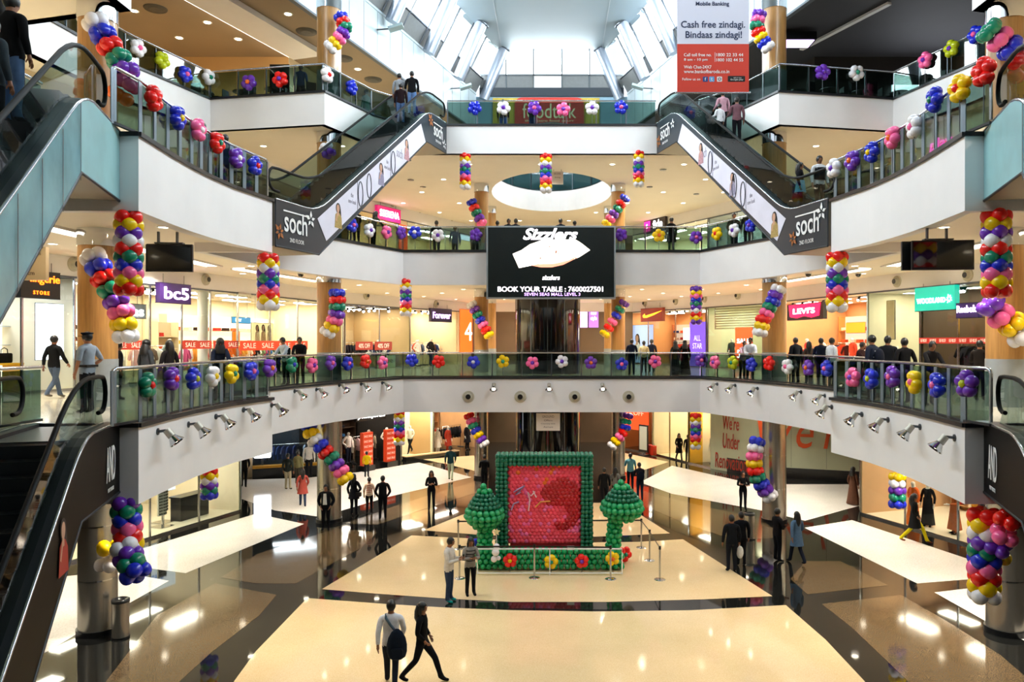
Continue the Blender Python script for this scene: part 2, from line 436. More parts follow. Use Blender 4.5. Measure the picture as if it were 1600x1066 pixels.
# raking tube columns, window mullions, grey lower panels, panes
wn = 0
for s in (-1, 1):
    ys = [49 - 4.0 * k for k in range(0, 15)]
    for k, y in enumerate(ys):
        if y < 8: continue
        p0 = Vector((s * (SKY(y) - .55), y, 22.5)); p1 = Vector((s * (SKY(y) - ROOFIN - .5), y, 25.72))
        t = thing('raking_column', 'silver raking tube column on the %s upstand, %s' % ('left' if s < 0 else 'right', ['at the far gable corner', 'second from the far gable', 'third from the far gable', 'fourth from the far gable', 'fifth from the far gable', 'nearer the camera'][min(k, 5)]), 'column', p0, group='raking columns of the skylight')
        MB().cyl((0, 0, 0), p1 - p0, .33, .36, 20).build('shaft', [M_STEEL if False else mat('satin_silver', '#9aa3b2', .35, .6)], t)
        MB().cyl((p1 - p0) * .985, (p1 - p0) * 1.0, .46, .46, 20).build('collar', [M_STEELD], t)
    for k in range(len(ys) - 1):
        ya, yb = ys[k], ys[k + 1]
        if yb < 4: continue
        wn += 1
        f = MB(); g = MB(); pn = MB()
        for j in range(2):
            y0 = ya + (yb - ya) * j / 2; y1 = ya + (yb - ya) * (j + 1) / 2
            def P(y, t): return Vector((s * (SKY(y) - .02 - t * (ROOFIN + .05)), y, 22.85 + t * 2.9))
            f.cyl(P(y1, 0), P(y1, 1), .05, n=6)
            solid = not (k == 1 and j == 0)
            if solid: pn.add([P(y0, 0), P(y1, 0), P(y1, .34), P(y0, .34)], [(0, 1, 2, 3)], 0)
            g.add([P(y0, .34 if solid else 0), P(y1, .34 if solid else 0), P(y1, 1), P(y0, 1)], [(0, 1, 2, 3)], 0)
            if solid: f.cyl(P(y0, .34), P(y1, .34), .05, n=6)
        fr = struct(f.build('window_%d' % wn, [M_STEELD]))
        g.build('pane', [M_GLASSC], fr); pn.build('louvre_panel', [M_GREYP], fr)
# far gable wall of the food court
b = MB()
b.box(-4.95, 4.95, 49.0, 49.2, 16.5, 22.7, 0); b.box(-4.6, 4.6, 48.9, 49.0, 22.7, 23.25, 1)
struct(b.build('wall_back', [M_BLUE, mat('dark_blue_grey_band', '#2b333c', .5)]))
f = MB(); g = MB(); pn = MB()
xs = [-4.6, -2.9, -1.15, .65, 2.4, 4.6]
for x in xs[1:-1]: f.box(x - .035, x + .035, 48.92, 49.02, 23.25, 25.75)
f.box(-4.6, 4.6, 48.92, 49.02, 24.02, 24.1)
for i in range(5):
    if i != 2: pn.box(xs[i] + .03, xs[i + 1] - .03, 48.96, 49.0, 23.25, 24.05)
g.add([(-4.6, 49, 23.25), (4.6, 49, 23.25), (4.6, 49, 25.75), (-4.6, 49, 25.75)], [(0, 1, 2, 3)])
fr = struct(f.build('window_%d' % (wn + 1), [M_STEEL])); g.build('pane', [M_GLASSC], fr); pn.build('louvre_panel', [M_GREYP], fr)
t = thing('food_court_sign', 'wide yellow food court sign with a red rounded panel reading foodtalk on the far wall', 'sign', (-.35, 48.98, 19.9))
MB().box(-3.4, 3.4, -.06, 0, -1.6, 2.7).build('backing_board', [mat('ochre_board', '#c2a93e', .6, var=.08, scale=3)], t)
P = []
for cx, cz, a in ((1.95, 2.4, 0), (-1.55, 2.4, 90)):
    for k in range(7): q = math.radians(a + 15 * k); P.append((cx + .45 * math.cos(q), cz - .15 + .45 * math.sin(q)))
P += [(-2.0, -1.4), (2.4, -1.4)]
MB().prism(P, -.16, -.06).build('red_panel', [mat('sign_red', '#c0392f', .45)], t)
text('lettering', 'foodtalk', t, .2, -.165, 1.85, 3.4, .95, mat('pale_cream_letter', '#efe3b8', .5))
text('lettering', 'the gastro food court', t, .2, -.165, 1.2, 3.1, .17, mat('pale_cream_letter', '#efe3b8', .5))

# ------------------------------------------------------------------ enclosing walls
WALL = [(19.2, 8), (15.6, 23.8), (12.95, 34.3), (11.4, 42.6), (5.7, 53.9)]
def wallbox(name, A, B, z0, z1, m, t=.15):
    Fm = frame(A, B, 0); L = math.dist(A, B); b = MB(); b.box(0, L, 0, t, z0, z1, 0, Fm); return struct(b.build(name, [m]))
wallbox('wall_left', (-25.9, -14), (-25.9, 62), 0, 20.5, M_CREAM); wallbox('wall_right', (25.75, 62), (25.75, -14), 0, 20.5, M_CREAM)
wallbox('wall_far', (-26, 61.8), (26, 61.8), 0, 20.5, M_CREAM)
wallbox('wall_near', (26, -13.8), (-26, -13.8), 0, 25.8, M_WHITE)
# top level
wallbox('wall_food_court_left', (-26, 36.2), (-12.4, 36.2), Z3, 20.5, M_TAN); wallbox('wall_food_court_left_return', (-12.4, 36.2), (-9, 49), Z3, 20.5, M_CREAM)
wallbox('wall_food_court_right', (12.4, 36.2), (26, 36.2), Z3, 20.5, mat('shaded_wall', '#2b2523', .6)); wallbox('wall_food_court_right_return', (9, 49), (12.4, 36.2), Z3, 20.5, mat('shaded_wall', '#2b2523', .6))  # gloom of the unlit right side is painted into these walls
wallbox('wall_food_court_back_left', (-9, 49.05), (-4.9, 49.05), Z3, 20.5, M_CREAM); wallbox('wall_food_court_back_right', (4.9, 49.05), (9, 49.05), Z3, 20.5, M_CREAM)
# second level: plain cream wall on the flanks
for s in (-1, 1):
    pts = [(s * x, y) for x, y in WALL]
    for k, nm in ((0, 'near'), (1, 'middle')):
        A, B = pts[k], pts[k + 1]
        if s > 0: A, B = B, A
        wallbox('wall_gallery_%s_%s' % ('left' if s < 0 else 'right', nm), A, B, Z2, Z3 - 1.25, M_CREAM)
# bulkheads over the shopfronts
bk = 0
for lvl, z0, zc in ((1, Z1 + 3.67, Z2 - 1.2), (2, Z2 + 3.55, Z3 - 1.25)):
    for s in (-1, 1):
        pts = [(s * x, y) for x, y in WALL]
        for k in range(len(pts) - 1):
            if lvl == 2 and k < 2: continue
            A, B = (pts[k], pts[k + 1]) if s < 0 else (pts[k + 1], pts[k])
            bk += 1; wallbox('wall_bulkhead_%d' % bk, A, B, z0, zc, M_WHITE, .3)
            Fm = frame(A, B, 0); L = math.dist(A, B); struct(MB().box(0, L, -.03, .0, z0 - .06, z0, 0, Fm).build('trim_%d' % (20 + bk), [M_STEELD]))
    bk += 1; wallbox('wall_bulkhead_%d' % bk, (-5.7, 53.9), (5.7, 53.9), z0, zc, M_WHITE, .3)
# black glossy drum behind the video screen
t = thing('lift_drum', 'large glossy black cylindrical lift shaft standing behind the balloon backdrop and screen', 'lift shaft', (-.2, 38.8, 0))
MB().cyl((0, 0, 0), (0, 0, Z2 - 1.26), 1.62, n=48).build('cladding', [M_BLACKG], t)
for k in range(12):
    a = k * PI / 6; MB().box(1.6, 1.635, -.02, .02, 0, Z2 - 1.26, 0, RZ(a)).build('cladding_joint', [M_STEELD], t)

# ------------------------------------------------------------------ round columns
def column(x, y, r, levels, where):
    t = thing('column', 'round %s column %s' % ('veneer and steel', where), 'column', (x, y, 0))
    for (z0, z1, kind) in levels:
        if kind == 'steel':
            MB().cyl((0, 0, z0), (0, 0, z1), r, n=40).build('steel_shaft', [mat('column_steel', '#bdb7ab', .26, .9, var=.05, scale=3, stretch=(1, 1, .2))], t)
            b = MB()
            for k in range(3): b.cyl((0, 0, z0 + .02 + k * 1.3), (0, 0, z0 + .05 + k * 1.3), r + .006, n=40)
            b.build('band', [M_CHROME], t)
            MB().cyl((0, 0, 0), (0, 0, .14), r + .04, n=40).build('plinth', [M_BLACK], t)
        else:
            MB().cyl((0, 0, z0), (0, 0, z0 + 1.15), r + .012, n=40).build('stone_base', [M_GRAYST], t)
            MB().cyl((0, 0, z0 + 1.15), (0, 0, z1 - .42), r, n=40).build('veneer_shaft', [M_WOOD], t)
            MB().cyl((0, 0, z1 - .42), (0, 0, z1), r + .02, n=40).build('steel_cap', [M_CHROME], t)
for s in (-1, 1):
    sd = 'left' if s < 0 else 'right'
    column(s * 11.05, 18.7, .43, [(0, 4.25, 'steel'), (Z1, 9.8, 'wood'), (Z2, 15.25, 'wood')], 'nearest the camera on the ' + sd)
    column(s * 8.85 + (.1 if s < 0 else -.1), 30.2, .46, [(0, 4.25, 'steel'), (Z1, 9.8, 'wood'), (Z2, 15.25, 'wood'), (Z3, 20.5, 'wood')], 'beside the far end of the %s escalator' % sd)
    column(s * 3.55 - .1, 39.9, .36, [(0, 4.25, 'steel'), (Z1, 9.8, 'wood'), (Z2, 15.25, 'wood')], '%s of the black lift drum' % sd)
    column(s * 3.55 - .1, 46.5, .28, [(Z1, 9.8, 'wood'), (Z2, 15.25, 'wood')], 'small and far, behind the %s drum column' % sd)

# ------------------------------------------------------------------ balustrades
def balustrade(pts, z, label, wide=.05, inset=.1, every=1.25, endloop=None, group=None):
    t = thing('balustrade', label, 'balustrade', (pts[0][0], pts[0][1], z), group=group)
    O = Vector((pts[0][0], pts[0][1]))
    h = 1.08
    rail = [(p[0] - O.x, p[1] - O.y, h) for p in pts]
    if endloop:
        for which in endloop:
            if which == 0:
                d = (Vector(rail[1]) - Vector(rail[0])).normalized() * .1; r0 = Vector(rail[0])
                rail = [tuple(r0 + Vector((0, 0, .1 - h))), tuple(r0 + Vector((0, 0, -.1))), tuple(r0 + d * .3 + Vector((0, 0, -.03)))] + [tuple(r0 + d)] + rail[1:]
            else:
                d = (Vector(rail[-2]) - Vector(rail[-1])).normalized() * .1; r0 = Vector(rail[-1])
                rail = rail[:-1] + [tuple(r0 + d), tuple(r0 + d * .3 + Vector((0, 0, -.03))), tuple(r0 + Vector((0, 0, -.1))), tuple(r0 + Vector((0, 0, .1 - h)))]
    MB().tube(rail, .032, 8).build('handrail', [M_STEEL], t)
    for k in range(len(pts) - 1):
        A, B = Vector(pts[k]) - O, Vector(pts[k + 1]) - O; L = (B - A).length
        if L < .3: continue
        n = max(1, round(L / every)); Fm = frame(A, B, 0)
        for j in range(n):
            x0, x1 = L * j / n, L * (j + 1) / n
            MB().box(x0 + .03, x1 - .03, -.006, .006, .06, h - .05, 0, Fm).build('glass_panel', [M_GLASS], t)
            if j == 0 and k > 0: pass
            MB().box(x0 - wide / 2, x0 + wide / 2, .012 if wide < .1 else -.03, .06 if wide < .1 else -.012, .03, h - .04, 0, Fm).build('post', [M_STEELD if wide < .1 else mat('blue_grey_post', '#7b8a96', .35, .5)], t)
    b = MB()
    for k in range(len(pts) - 1):
        A, B = Vector(pts[k]) - O, Vector(pts[k + 1]) - O; b.box(0, (B - A).length, -.03, .03, .03, .08, 0, frame(A, B, 0))
    b.build('base_channel', [M_LIP], t)
    return t
INS = .12
far12 = [(9.5, 21.6), (9.5, 24.5), (9.05, 27.1), (8.4, 29.4), (6.5, 33.52), (-6.5, 33.52), (-8.4, 29.4), (-9.05, 27.1), (-9.5, 24.5), (-9.5, 21.6)]
far12.reverse()
balustrade(far12, Z1, 'long glass balustrade around the far side of the first gallery above the row of floodlights')
L2a = [p for p in far12 if p[0] < -6]; L2b = [p for p in far12 if p[0] > 6]
balustrade(L2a + [(-2.9, 33.52)], Z2, 'glass balustrade of the second gallery to the left of the video screen')
balustrade([(2.9, 33.52)] + L2b, Z2, 'glass balustrade of the second gallery to the right of the video screen')
balustrade([(-2.9, 33.52), (2.9, 33.52)], Z2, 'glass balustrade of the second gallery directly behind the video screen')
near = [(-7.98, 13.95), (-7.9, 14.7), (-8.07, 16.1), (-8.18, 17.4), (-8.2, 18.4), (-8.15, 19.5), (-7.85, 21.2)]
for z, nm in ((Z1, 'first'), (Z2, 'second')):
    balustrade(near, z, 'balloon-hung glass balustrade with wide posts on the near left %s gallery' % nm, .15, every=.62, endloop=(0, 1))
    balustrade([(-x, y) for x, y in reversed(near)], z, 'balloon-hung glass balustrade with wide posts on the near right %s gallery' % nm, .15, every=.62, endloop=(0, 1))
    for s in (-1, 1):
        p = [(s * 9.75, 9.2), (s * 9.9, 14.9)]
        if s > 0: p.reverse()
        balustrade(p, z, 'short glass balustrade behind the near %s escalator on the %s gallery' % ('left' if s < 0 else 'right', nm), .05)
balustrade([(-4.55, 33.52), (4.55, 33.52)], Z3, 'glass balustrade of the top gallery in front of the food court sign')
l3 = [(-15.0, 20.6), (-14.45, 26.05), (-13.32, 29.92), (-8.63, 29.03), (-7.5, 32.0), (-6.4, 33.4)]
balustrade(l3, Z3, 'angular glass balustrade of the top gallery on the left, in front of the cafe seating')
balustrade([(-x, y) for x, y in reversed(l3)], Z3, 'angular glass balustrade of the dim top gallery on the right')
ov = [(3.42 * math.cos(t * PI / 8), 42.6 + 5.75 * math.sin(t * PI / 8)) for t in range(17)]
balustrade(ov, Z3, 'oval glass balustrade around the opening in the far ceiling', every=3)
# ================================================================== ESCALATORS
M_STEP = mat('dark_step', '#2a2c30', .35, .6)
M_DECK = mat('dark_blue_deck', '#141b22', .4, .3)
def escalator(name_label, A, B, zl, zu, inner, side_mat, side2, key, hand_h=.95, top=1.9, pull=.15):
    """A lower end, B upper end in plan, of the face that looks on the void; inner=+1 when the body lies to the left of A->B"""
    L = math.dist(A, B); W = 1.5; H = zu - zl
    d = Vector((B[0] - A[0], B[1] - A[1], 0)).normalized(); up = Vector((0, 0, 1)); wv = up.cross(d) * inner
    Mx = Matrix(((d.x, wv.x, 0, A[0]), (d.y, wv.y, 0, A[1]), (0, 0, 1, zl), (0, 0, 0, 1)))
    t = thing('escalator', name_label, 'escalator', (A[0], A[1], zl))
    Mx = Matrix.Translation((-A[0], -A[1], -zl)) @ Mx
    u1, u2 = 2.15, L - top
    def line(u, off=0):      # nosing line
        if u <= u1: return off
        if u >= u2: return H + off
        k = (u - u1) / (u2 - u1); return H * k + off
    def prof(off, us=None, soft=.5):
        out_ = []
        for i in range(41):
            u = L * i / 40
            # softened by averaging
            v = sum(line(u + q * soft) for q in (-1, -.5, 0, .5, 1)) / 5
            out_.append((u, v + off))
        return out_
    topl = [(u, v) for u, v in prof(.05)]
    D = 1.27
    bot = [(0, -D), (u1 + .05, -D), (u2 + .05 - .25, H - D), (L, H - D)]
    # split side cladding: lower landing panel, incline, upper landing panel
    def ncut(u0, u1_, y0, y1, m, nm, inc=False):
        pts = [(u, v) for u, v in topl if u0 <= u <= u1_]
        tv = lambda u: sum(line(u + q * .5) for q in (-1, -.5, 0, .5, 1)) / 5 + .05
        pts = [(u0, tv(u0))] + [p for p in pts if p[0] > u0 + .01 and p[0] < u1_ - .01] + [(u1_, tv(u1_))]
        def bv(u):
            for (a, va), (b_, vb) in zip(bot, bot[1:]):
                if a <= u <= b_ + 1e-6: return va + (vb - va) * (u - a) / (b_ - a)
            return bot[-1][1]
        low = [(u1_, bv(u1_))] + [p for p in reversed(bot) if u0 + .01 < p[0] < u1_ - .01] + [(u0, bv(u0))]
        b = MB(); poly = pts + low
        bm = bmesh.new(); vs0 = [bm.verts.new(Mx @ Vector((u, y0, v))) for u, v in poly]; es = [bm.edges.new((vs0[i], vs0[(i + 1) % len(vs0)])) for i in range(len(vs0))]
        bmesh.ops.triangle_fill(bm, edges=es, use_beauty=True)
        r = bmesh.ops.extrude_face_region(bm, geom=list(bm.faces)); dv = Mx.to_3x3() @ Vector((0, y1 - y0, 0))
        bmesh.ops.translate(bm, verts=[g for g in r['geom'] if isinstance(g, bmesh.types.BMVert)], vec=dv)
        bmesh.ops.recalc_face_normals(bm, faces=bm.faces)
        me = bpy.data.meshes.new(nm); bm.to_mesh(me); bm.free(); me.materials.append(m); return link(nm, me, t)
    sp = [ncut(0, u1 + .05, -.04, 0, side2, 'landing_panel'), ncut(u1 + .05, u2 - .2, -.04, 0, side_mat, 'side_panel'), ncut(u2 - .2, L, -.04, 0, side2, 'landing_panel')]
    sp.append(ncut(0, L, W, W + .04, M_DECK, 'outer_side_panel'))
    b = MB()
    for (a, va), (c, vb) in zip(bot, bot[1:]): b.add([(a, 0, va), (c, 0, vb), (c, W, vb), (a, W, va)], [(0, 1, 2, 3)], 0, False, Mx)
    b.add([(0, 0, -D), (0, W, -D), (0, W, 0), (0, 0, 0)], [(0, 1, 2, 3)], 0, False, Mx)
    b.build('underside', [mat('dull_underside', '#8b8375', .5, .3)], t)
    # trims along the top and bottom edges of the side
    for nm, off, m_, rad in (('edge_trim', .05, M_STEEL, .025),):
        for y in (-.03, W + .03):
            MB().tube([Mx @ Vector((u, y, v)) for u, v in prof(off)], rad, 6).build(nm, [m_], t)
    MB().tube([Mx @ Vector((u, -.03, v)) for u, v in bot], .03, 6).build('edge_trim', [M_DECK], t)
    # decks, skirts
    for y0, y1, ys_ in ((-.03, .22, .22), (W - .22, W + .03, W - .22)):
        b = MB(); P_ = prof(.06)
        for (a, va), (c, vb) in zip(P_, P_[1:]):
            b.add([(a, y0, va), (c, y0, vb), (c, y1, vb + .0), (a, y1, va)], [(0, 1, 2, 3)], 0, False, Mx)
        for (a, va), (c, vb) in zip(P_, P_[1:]):
            b.add([(a, ys_, va - .22), (c, ys_, vb - .22), (c, ys_, vb), (a, ys_, va)], [(0, 1, 2, 3)], 0, False, Mx)
        b.build('deck', [M_DECK], t)
    # glass + handrail
    hp = [(u, v) for u, v in prof(hand_h, soft=.7) if .15 < u < L - pull]
    lo = [(.15 - .26 * math.sin(a), hp[0][1] - .3 + .3 * math.cos(a)) for a in [k * PI / 8 for k in range(8, -1, -1)]]
    lo = [(.15 + (-.3) * math.sin(k * PI / 8), hp[0][1] - .32 + .32 * math.cos(k * PI / 8)) for k in range(8, 0, -1)]
    hi = [(L - pull + .3 * math.sin(k * PI / 8), hp[-1][1] - .32 + .32 * math.cos(k * PI / 8)) for k in range(1, 9)]
    path = [(.35, lo[0][1])] + lo + hp + hi + [(L - pull - .2, hi[-1][1])]
    for y in (.1, W - .1):
        MB().tube([Mx @ Vector((u, y, v)) for u, v in path], .04, 8).build('handrail', [M_RUBBER], t)
        inner_ = [(u, v - .02) for u, v in path[1:-1]]
        base = [(u, v) for u, v in prof(.06) if u < L - pull]; base.reverse()
        poly = inner_ + [(L - pull + .2, H + .08)] + base[1:-1] + [(-.05, .08)]
        bm = bmesh.new(); vs0 = [bm.verts.new(Mx @ Vector((u, y, v))) for u, v in poly]; es = [bm.edges.new((vs0[i], vs0[(i + 1) % len(vs0)])) for i in range(len(vs0))]
        bmesh.ops.triangle_fill(bm, edges=es, use_beauty=True)
        me = bpy.data.meshes.new('glass_side'); bm.to_mesh(me); bm.free(); me.materials.append(M_GLASS); link('glass_side', me, t)
    # steps
    n = 27; st = MB(); ru = (u2 - u1) / n; rh = H / n
    st.box(0, ru + .02, .24, W - .24, -rh - .05, 0)
    for k in range(4): st.box(.02 + k * .08, .04 + k * .08, .24, W - .24, 0, .006)
    me0 = None
    for k in range(n):
        b = MB(); b.v = [Mx @ v + Vector((0, 0, 0)) for v in st.v]; b.f = st.f; b.m = st.m; b.s = st.s
        if me0 is None: me0 = b.mesh('step', [M_STEP])
        off = (Mx.to_3x3() @ Vector((u1 + ru * k, 0, rh * (k + 1) - .03)))
        link('step', me0, t, off)
    MB().box(0, u1, .2, W - .2, -.06, -.0, 0, Mx).build('landing_plate', [M_STEELD], t); MB().box(u2, L, .2, W - .2, H - .06, H, 0, Mx).build('landing_plate', [M_STEELD], t)
    t['key'] = key
    return t, Mx, L, H, u1, u2, bot, line
M_SOCH = mat('ink_blue_vinyl', '#1e2731', .35)
M_ADV = mat('lavender_advert_vinyl', '#dcdaea', .4, var=.05, scale=1.5)
M_TEAL = mat('frosted_teal_cladding', '#7fb3bd', .25, .25, var=.16, scale=1.6)
M_TEALB = mat('frosted_teal_light', '#9fd0d6', .3, .15, var=.08, scale=1.6)
M_ANDP = mat('black_poster_vinyl', '#070606', .5, spec=.12)
M_INK = mat('white_vinyl_letter', '#f2f2f2', .5)
ESC = {}
for s in (-1, 1):
    sd = 'left' if s < 0 else 'right'; inn = 1 if s < 0 else -1
    ESC['mid' + sd] = escalator('%s escalator with an advert strip rising from the second gallery to the top gallery' % sd, (s * 7.7, 21.35), (s * 4.6, 33.35), Z2, Z3, inn, M_SOCH, M_SOCH, 'mid')
    ESC['up' + sd] = escalator('%s teal-clad escalator close to the camera leading up to the second gallery' % sd, (s * 4.5, 2.75), (s * 8.2, 14.5), Z1, Z2, inn, M_TEAL, M_TEALB, 'up', top=2.35, pull=.75)
    ESC['low' + sd] = escalator('%s escalator with a black poster side rising from the ground floor' % sd, (s * 4.5, 2.75), (s * 8.2, 14.5), 0, Z1, inn, M_ANDP, M_ANDP, 'low', top=2.35, pull=.75)
# graphics on the sides.  G(): matrix whose x runs left->right as seen, z up, standing on the outer face
def face_mx(e, s):
    t, Mx, L, H, u1, u2, bot, line = e
    d = Mx.to_3x3() @ Vector((1, 0, 0))
    # seen from the void: for the left escalator the face runs left (low) to right (high); mirrored on the right
    x = d if s < 0 else -d
    y = Vector((0, 0, 1)).cross(x)
    O = Mx @ Vector((0, -.045, 0))
    return t, Matrix(((x.x, y.x, 0, O.x), (x.y, y.y, 0, O.y), (0, 0, 1, O.z), (0, 0, 0, 1)))
def put(name, me, parent, Mx): o = link(name, me, parent); o.matrix_basis = Mx; return o
M_SKINP = mat('printed_skin', '#c99a80', .5); M_HAIRP = mat('printed_hair', '#1c1416', .5)
def flower_mark(n=6, r=.3):
    b = MB()
    for k in range(n):
        a = 2 * PI * k / n + .3; c, s_ = math.cos(a), math.sin(a); q = r * (.75 + .25 * ((k * 7) % 3) / 2)
        p = [(c * .05, s_ * .05), (c * q * .5 - s_ * q * .22, s_ * q * .5 + c * q * .22), (c * q, s_ * q), (c * q * .5 + s_ * q * .22, s_ * q * .5 - c * q * .22)]
        b.prism(p, -.012, 0)
    return b
def woman(dress, X, h=1.0, parent=None):
    """printed figure of a woman on the advert"""
    b = MB()
    def ell(cx, cz, rx, rz, y, mi, n=16): b.prism([(cx + rx * math.cos(2 * PI * k / n), cz + rz * math.sin(2 * PI * k / n)) for k in range(n)], y, y + .002, mi)
    ell(.0, .28 * h, .17 * h, .20 * h, -.004, 1); ell(.09 * h, .02 * h, .13 * h, .36 * h, -.004, 1)
    b.prism([(-.26 * h, -.48 * h), (-.2 * h, .02 * h), (-.06 * h, .12 * h), (.1 * h, .1 * h), (.24 * h, -.05 * h), (.28 * h, -.48 * h)], -.007, -.004, 2)
    ell(-.02 * h, .27 * h, .105 * h, .15 * h, -.010, 0); b.prism([(-.07 * h, .0), (.04 * h, .0), (.03 * h, .2 * h), (-.06 * h, .2 * h)], -.009, -.006, 0)
    b.prism([(-.2 * h, -.2 * h), (-.14 * h, -.24 * h), (-.02 * h, .12 * h), (-.07 * h, .15 * h)], -.011, -.008, 0)
    o = b.build('advert_figure', [M_SKINP, M_HAIRP, dress], parent); o.matrix_basis = X; return o
for s in (-1, 1):
    sd = 'left' if s < 0 else 'right'
    e = ESC['mid' + sd]; t, G = face_mx(e, s); L, H, u1, u2 = e[2], e[3], e[4], e[5]
    sgn = 1 if s < 0 else -1
    def at(u, v): return G @ T(sgn * u, -.010, v)
    # lower landing lettering
    put('lettering', text_mesh('soch', 1.15, .62, .006, M_INK, .0, .012), t, at(.95, -.5)); put('lettering', MB().box(-.62, .55, -.01, 0, -.02, .02).mesh('lettering', [M_INK]), t, at(.95, -.22))
    put('lettering', text_mesh('2ND FLOOR', .72, .12, .006, M_INK), t, at(1.0, -1.02))
    put('leaf_emblem', flower_mark(5, .3).mesh('leaf_emblem', [M_INK]), t, at(1.72 if s < 0 else .25, -.28))
    put('leaf_emblem', flower_mark(6, .26).mesh('leaf_emblem', [mat('copper_print', '#a8642c', .5, var=.4, scale=14)]), t, at(.14 if s < 0 else 1.7, -.85))
    uc = L - .95
    put('lettering', text_mesh('soch', .95, .55, .006, M_INK, .0, .012), t, at(uc, H - .55)); put('lettering', MB().box(-.5, .45, -.01, 0, -.018, .018).mesh('lettering', [M_INK]), t, at(uc, H - .3))
    put('lettering', text_mesh('2ND FLOOR', .6, .1, .006, M_INK), t, at(uc, H - 1.0))
    put('leaf_emblem', flower_mark(5, .25).mesh('leaf_emblem', [M_INK]), t, at(L - .3 if s < 0 else L - 1.75, H - .95 if s < 0 else H - .45))
    put('leaf_emblem', flower_mark(6, .3).mesh('leaf_emblem', [mat('copper_print', '#a8642c', .5, var=.4, scale=14)]), t, at(L - 1.75 if s < 0 else L - .25, H - .3 if s < 0 else H - .8))
    v0 = lambda u: H * (u - u1) / (u2 - u1) - 1.27 + .1 + .07
    b = MB(); ua, ub = u1 + .45, u2 - .35
    b.prism([(sgn * ua, v0(ua)), (sgn * ub, v0(ub)), (sgn * (ub - .45), v0(ub) + .62), (sgn * (ua - .5), v0(ua) + .62)] if s < 0 else [(sgn * ua, v0(ua)), (sgn * (ua - .5), v0(ua) + .62), (sgn * (ub - .45), v0(ub) + .62), (sgn * ub, v0(ub))], -.006, 0)
    put('advert_strip', b.mesh('advert_strip', [M_ADV]), t, G @ T(0, -.002, 0))
    # advert strip: printed women, hoops, dividers, slanting with the strip
    def vc(u): return H * (u - u1) / (u2 - u1) - .66
    sl = H / (u2 - u1)
    dresses = [mat('print_ochre', '#a98f4e', .5, var=.3, scale=20), mat('print_grey_lace', '#8d88a3', .5, var=.3, scale=24), mat('print_rose', '#b98a92', .5, var=.4, scale=18)]
    for k, u in enumerate((3.3, 6.25, 8.35) if s < 0 else (2.75, 5.5, 8.0)):
        woman(dresses[k], at(u, vc(u) + .0), .84, t)
    for u in (4.75, 5.35, 7.2):
        b = MB(); b.tube([(.16 * math.cos(a * PI / 8), -.006, .42 * math.sin(a * PI / 8)) for a in range(16)], .018, 5, closed=True)
        put('advert_hoop', b.mesh('advert_hoop', [mat('print_charcoal', '#3a3c4c', .5)]), t, at(u, vc(u)))
    for u in (4.2, 6.75, 7.75):
        put('advert_lettering', text_mesh('soch' if u > 7 else 'the\nnew look', .5, .36, .004, mat('print_grey_letter', '#8f8b9c', .5)), t, at(u, vc(u) + .12))
    for u in (4.55, 7.0):
        b = MB(); b.box(-.012, .012, -.004, 0, -.58, .6); put('advert_divider', b.mesh('advert_divider', [mat('print_charcoal', '#3a3c4c', .5)]), t, at(u, vc(u)))
    # AND poster on the lower escalator
    e = ESC['low' + sd]; t, G = face_mx(e, s)
    put('lettering', text_mesh('AND', .62, .62, .006, M_INK, .0, .0), t, at(e[2] - .75, e[3] - .62)); put('lettering', text_mesh('FIRST FLOOR', .42, .07, .006, M_INK), t, at(e[2] - .75, e[3] - 1.08))
    u = e[5] - 1.2; vv = e[3] * (u - e[4]) / (e[5] - e[4]) - .55
    woman(mat('print_red_dress', '#a8261c', .5), at(u, vv), .85, t)
    # cladding joints on the teal side
    e = ESC['up' + sd]; t, G = face_mx(e, s); L, H, u1, u2 = e[2], e[3], e[4], e[5]
    for k in range(9):
        u = u1 + .3 + (u2 - u1 - .6) * k / 8; v = H * (u - u1) / (u2 - u1)
        put('cladding_joint', MB().box(-.01, .01, -.004, 0, -1.2, .0).mesh('cladding_joint', [M_STEELD]), t, at(u, v))
# ================================================================== BALLOONS
BC = {'R': ('red', '#ee1710'), 'Y': ('yellow', '#ffd200'), 'W': ('white', '#f3eff2'), 'P': ('purple', '#6a2db2'), 'G': ('green', '#0d8464'),
      'B': ('blue', '#1a2cc8'), 'K': ('pink', '#ff66a2'), 'E': ('emerald', '#0c9a58'), 'D': ('dark_green', '#0b6a4a'), 'C': ('coral', '#ff4a62'),
      'M': ('dark_red', '#c01420'), 'L': ('lime', '#bcc514'), 'O': ('orange', '#ef6a1c')}
def bmat(c):
    n, h = BC[c]; return mat('balloon_' + n, h, .22, spec=.6, var=.04, scale=6)
BAL = {}
def balloon_mesh(c, lod=0):
    if (c, lod) in BAL: return BAL[(c, lod)]
    pr = [(0, -1.16), (.05, -1.14), (.06, -1.07), (.25, -.98), (.52, -.82), (.79, -.5), (.96, -.12), (1.0, .2), (.9, .56), (.66, .82), (.34, .96), (0, 1.0)] if lod == 0 else [(0, -1.1), (.3, -.95), (.8, -.45), (1, .15), (.72, .75), (0, 1)]
    BAL[(c, lod)] = MB().lathe(pr, 16 if lod == 0 else 10).mesh('balloon', [bmat(c)]); return BAL[(c, lod)]
def bl(c, p, r, parent, d=None, lod=0):
    o = bpy.data.objects.new('balloon', balloon_mesh(c, lod)); COL.objects.link(o); o.parent = parent; o.location = p
    o.scale = (r, r, r)
    if d is not None: o.rotation_euler = Vector(d).to_track_quat('Z', 'Y').to_euler()
    return o
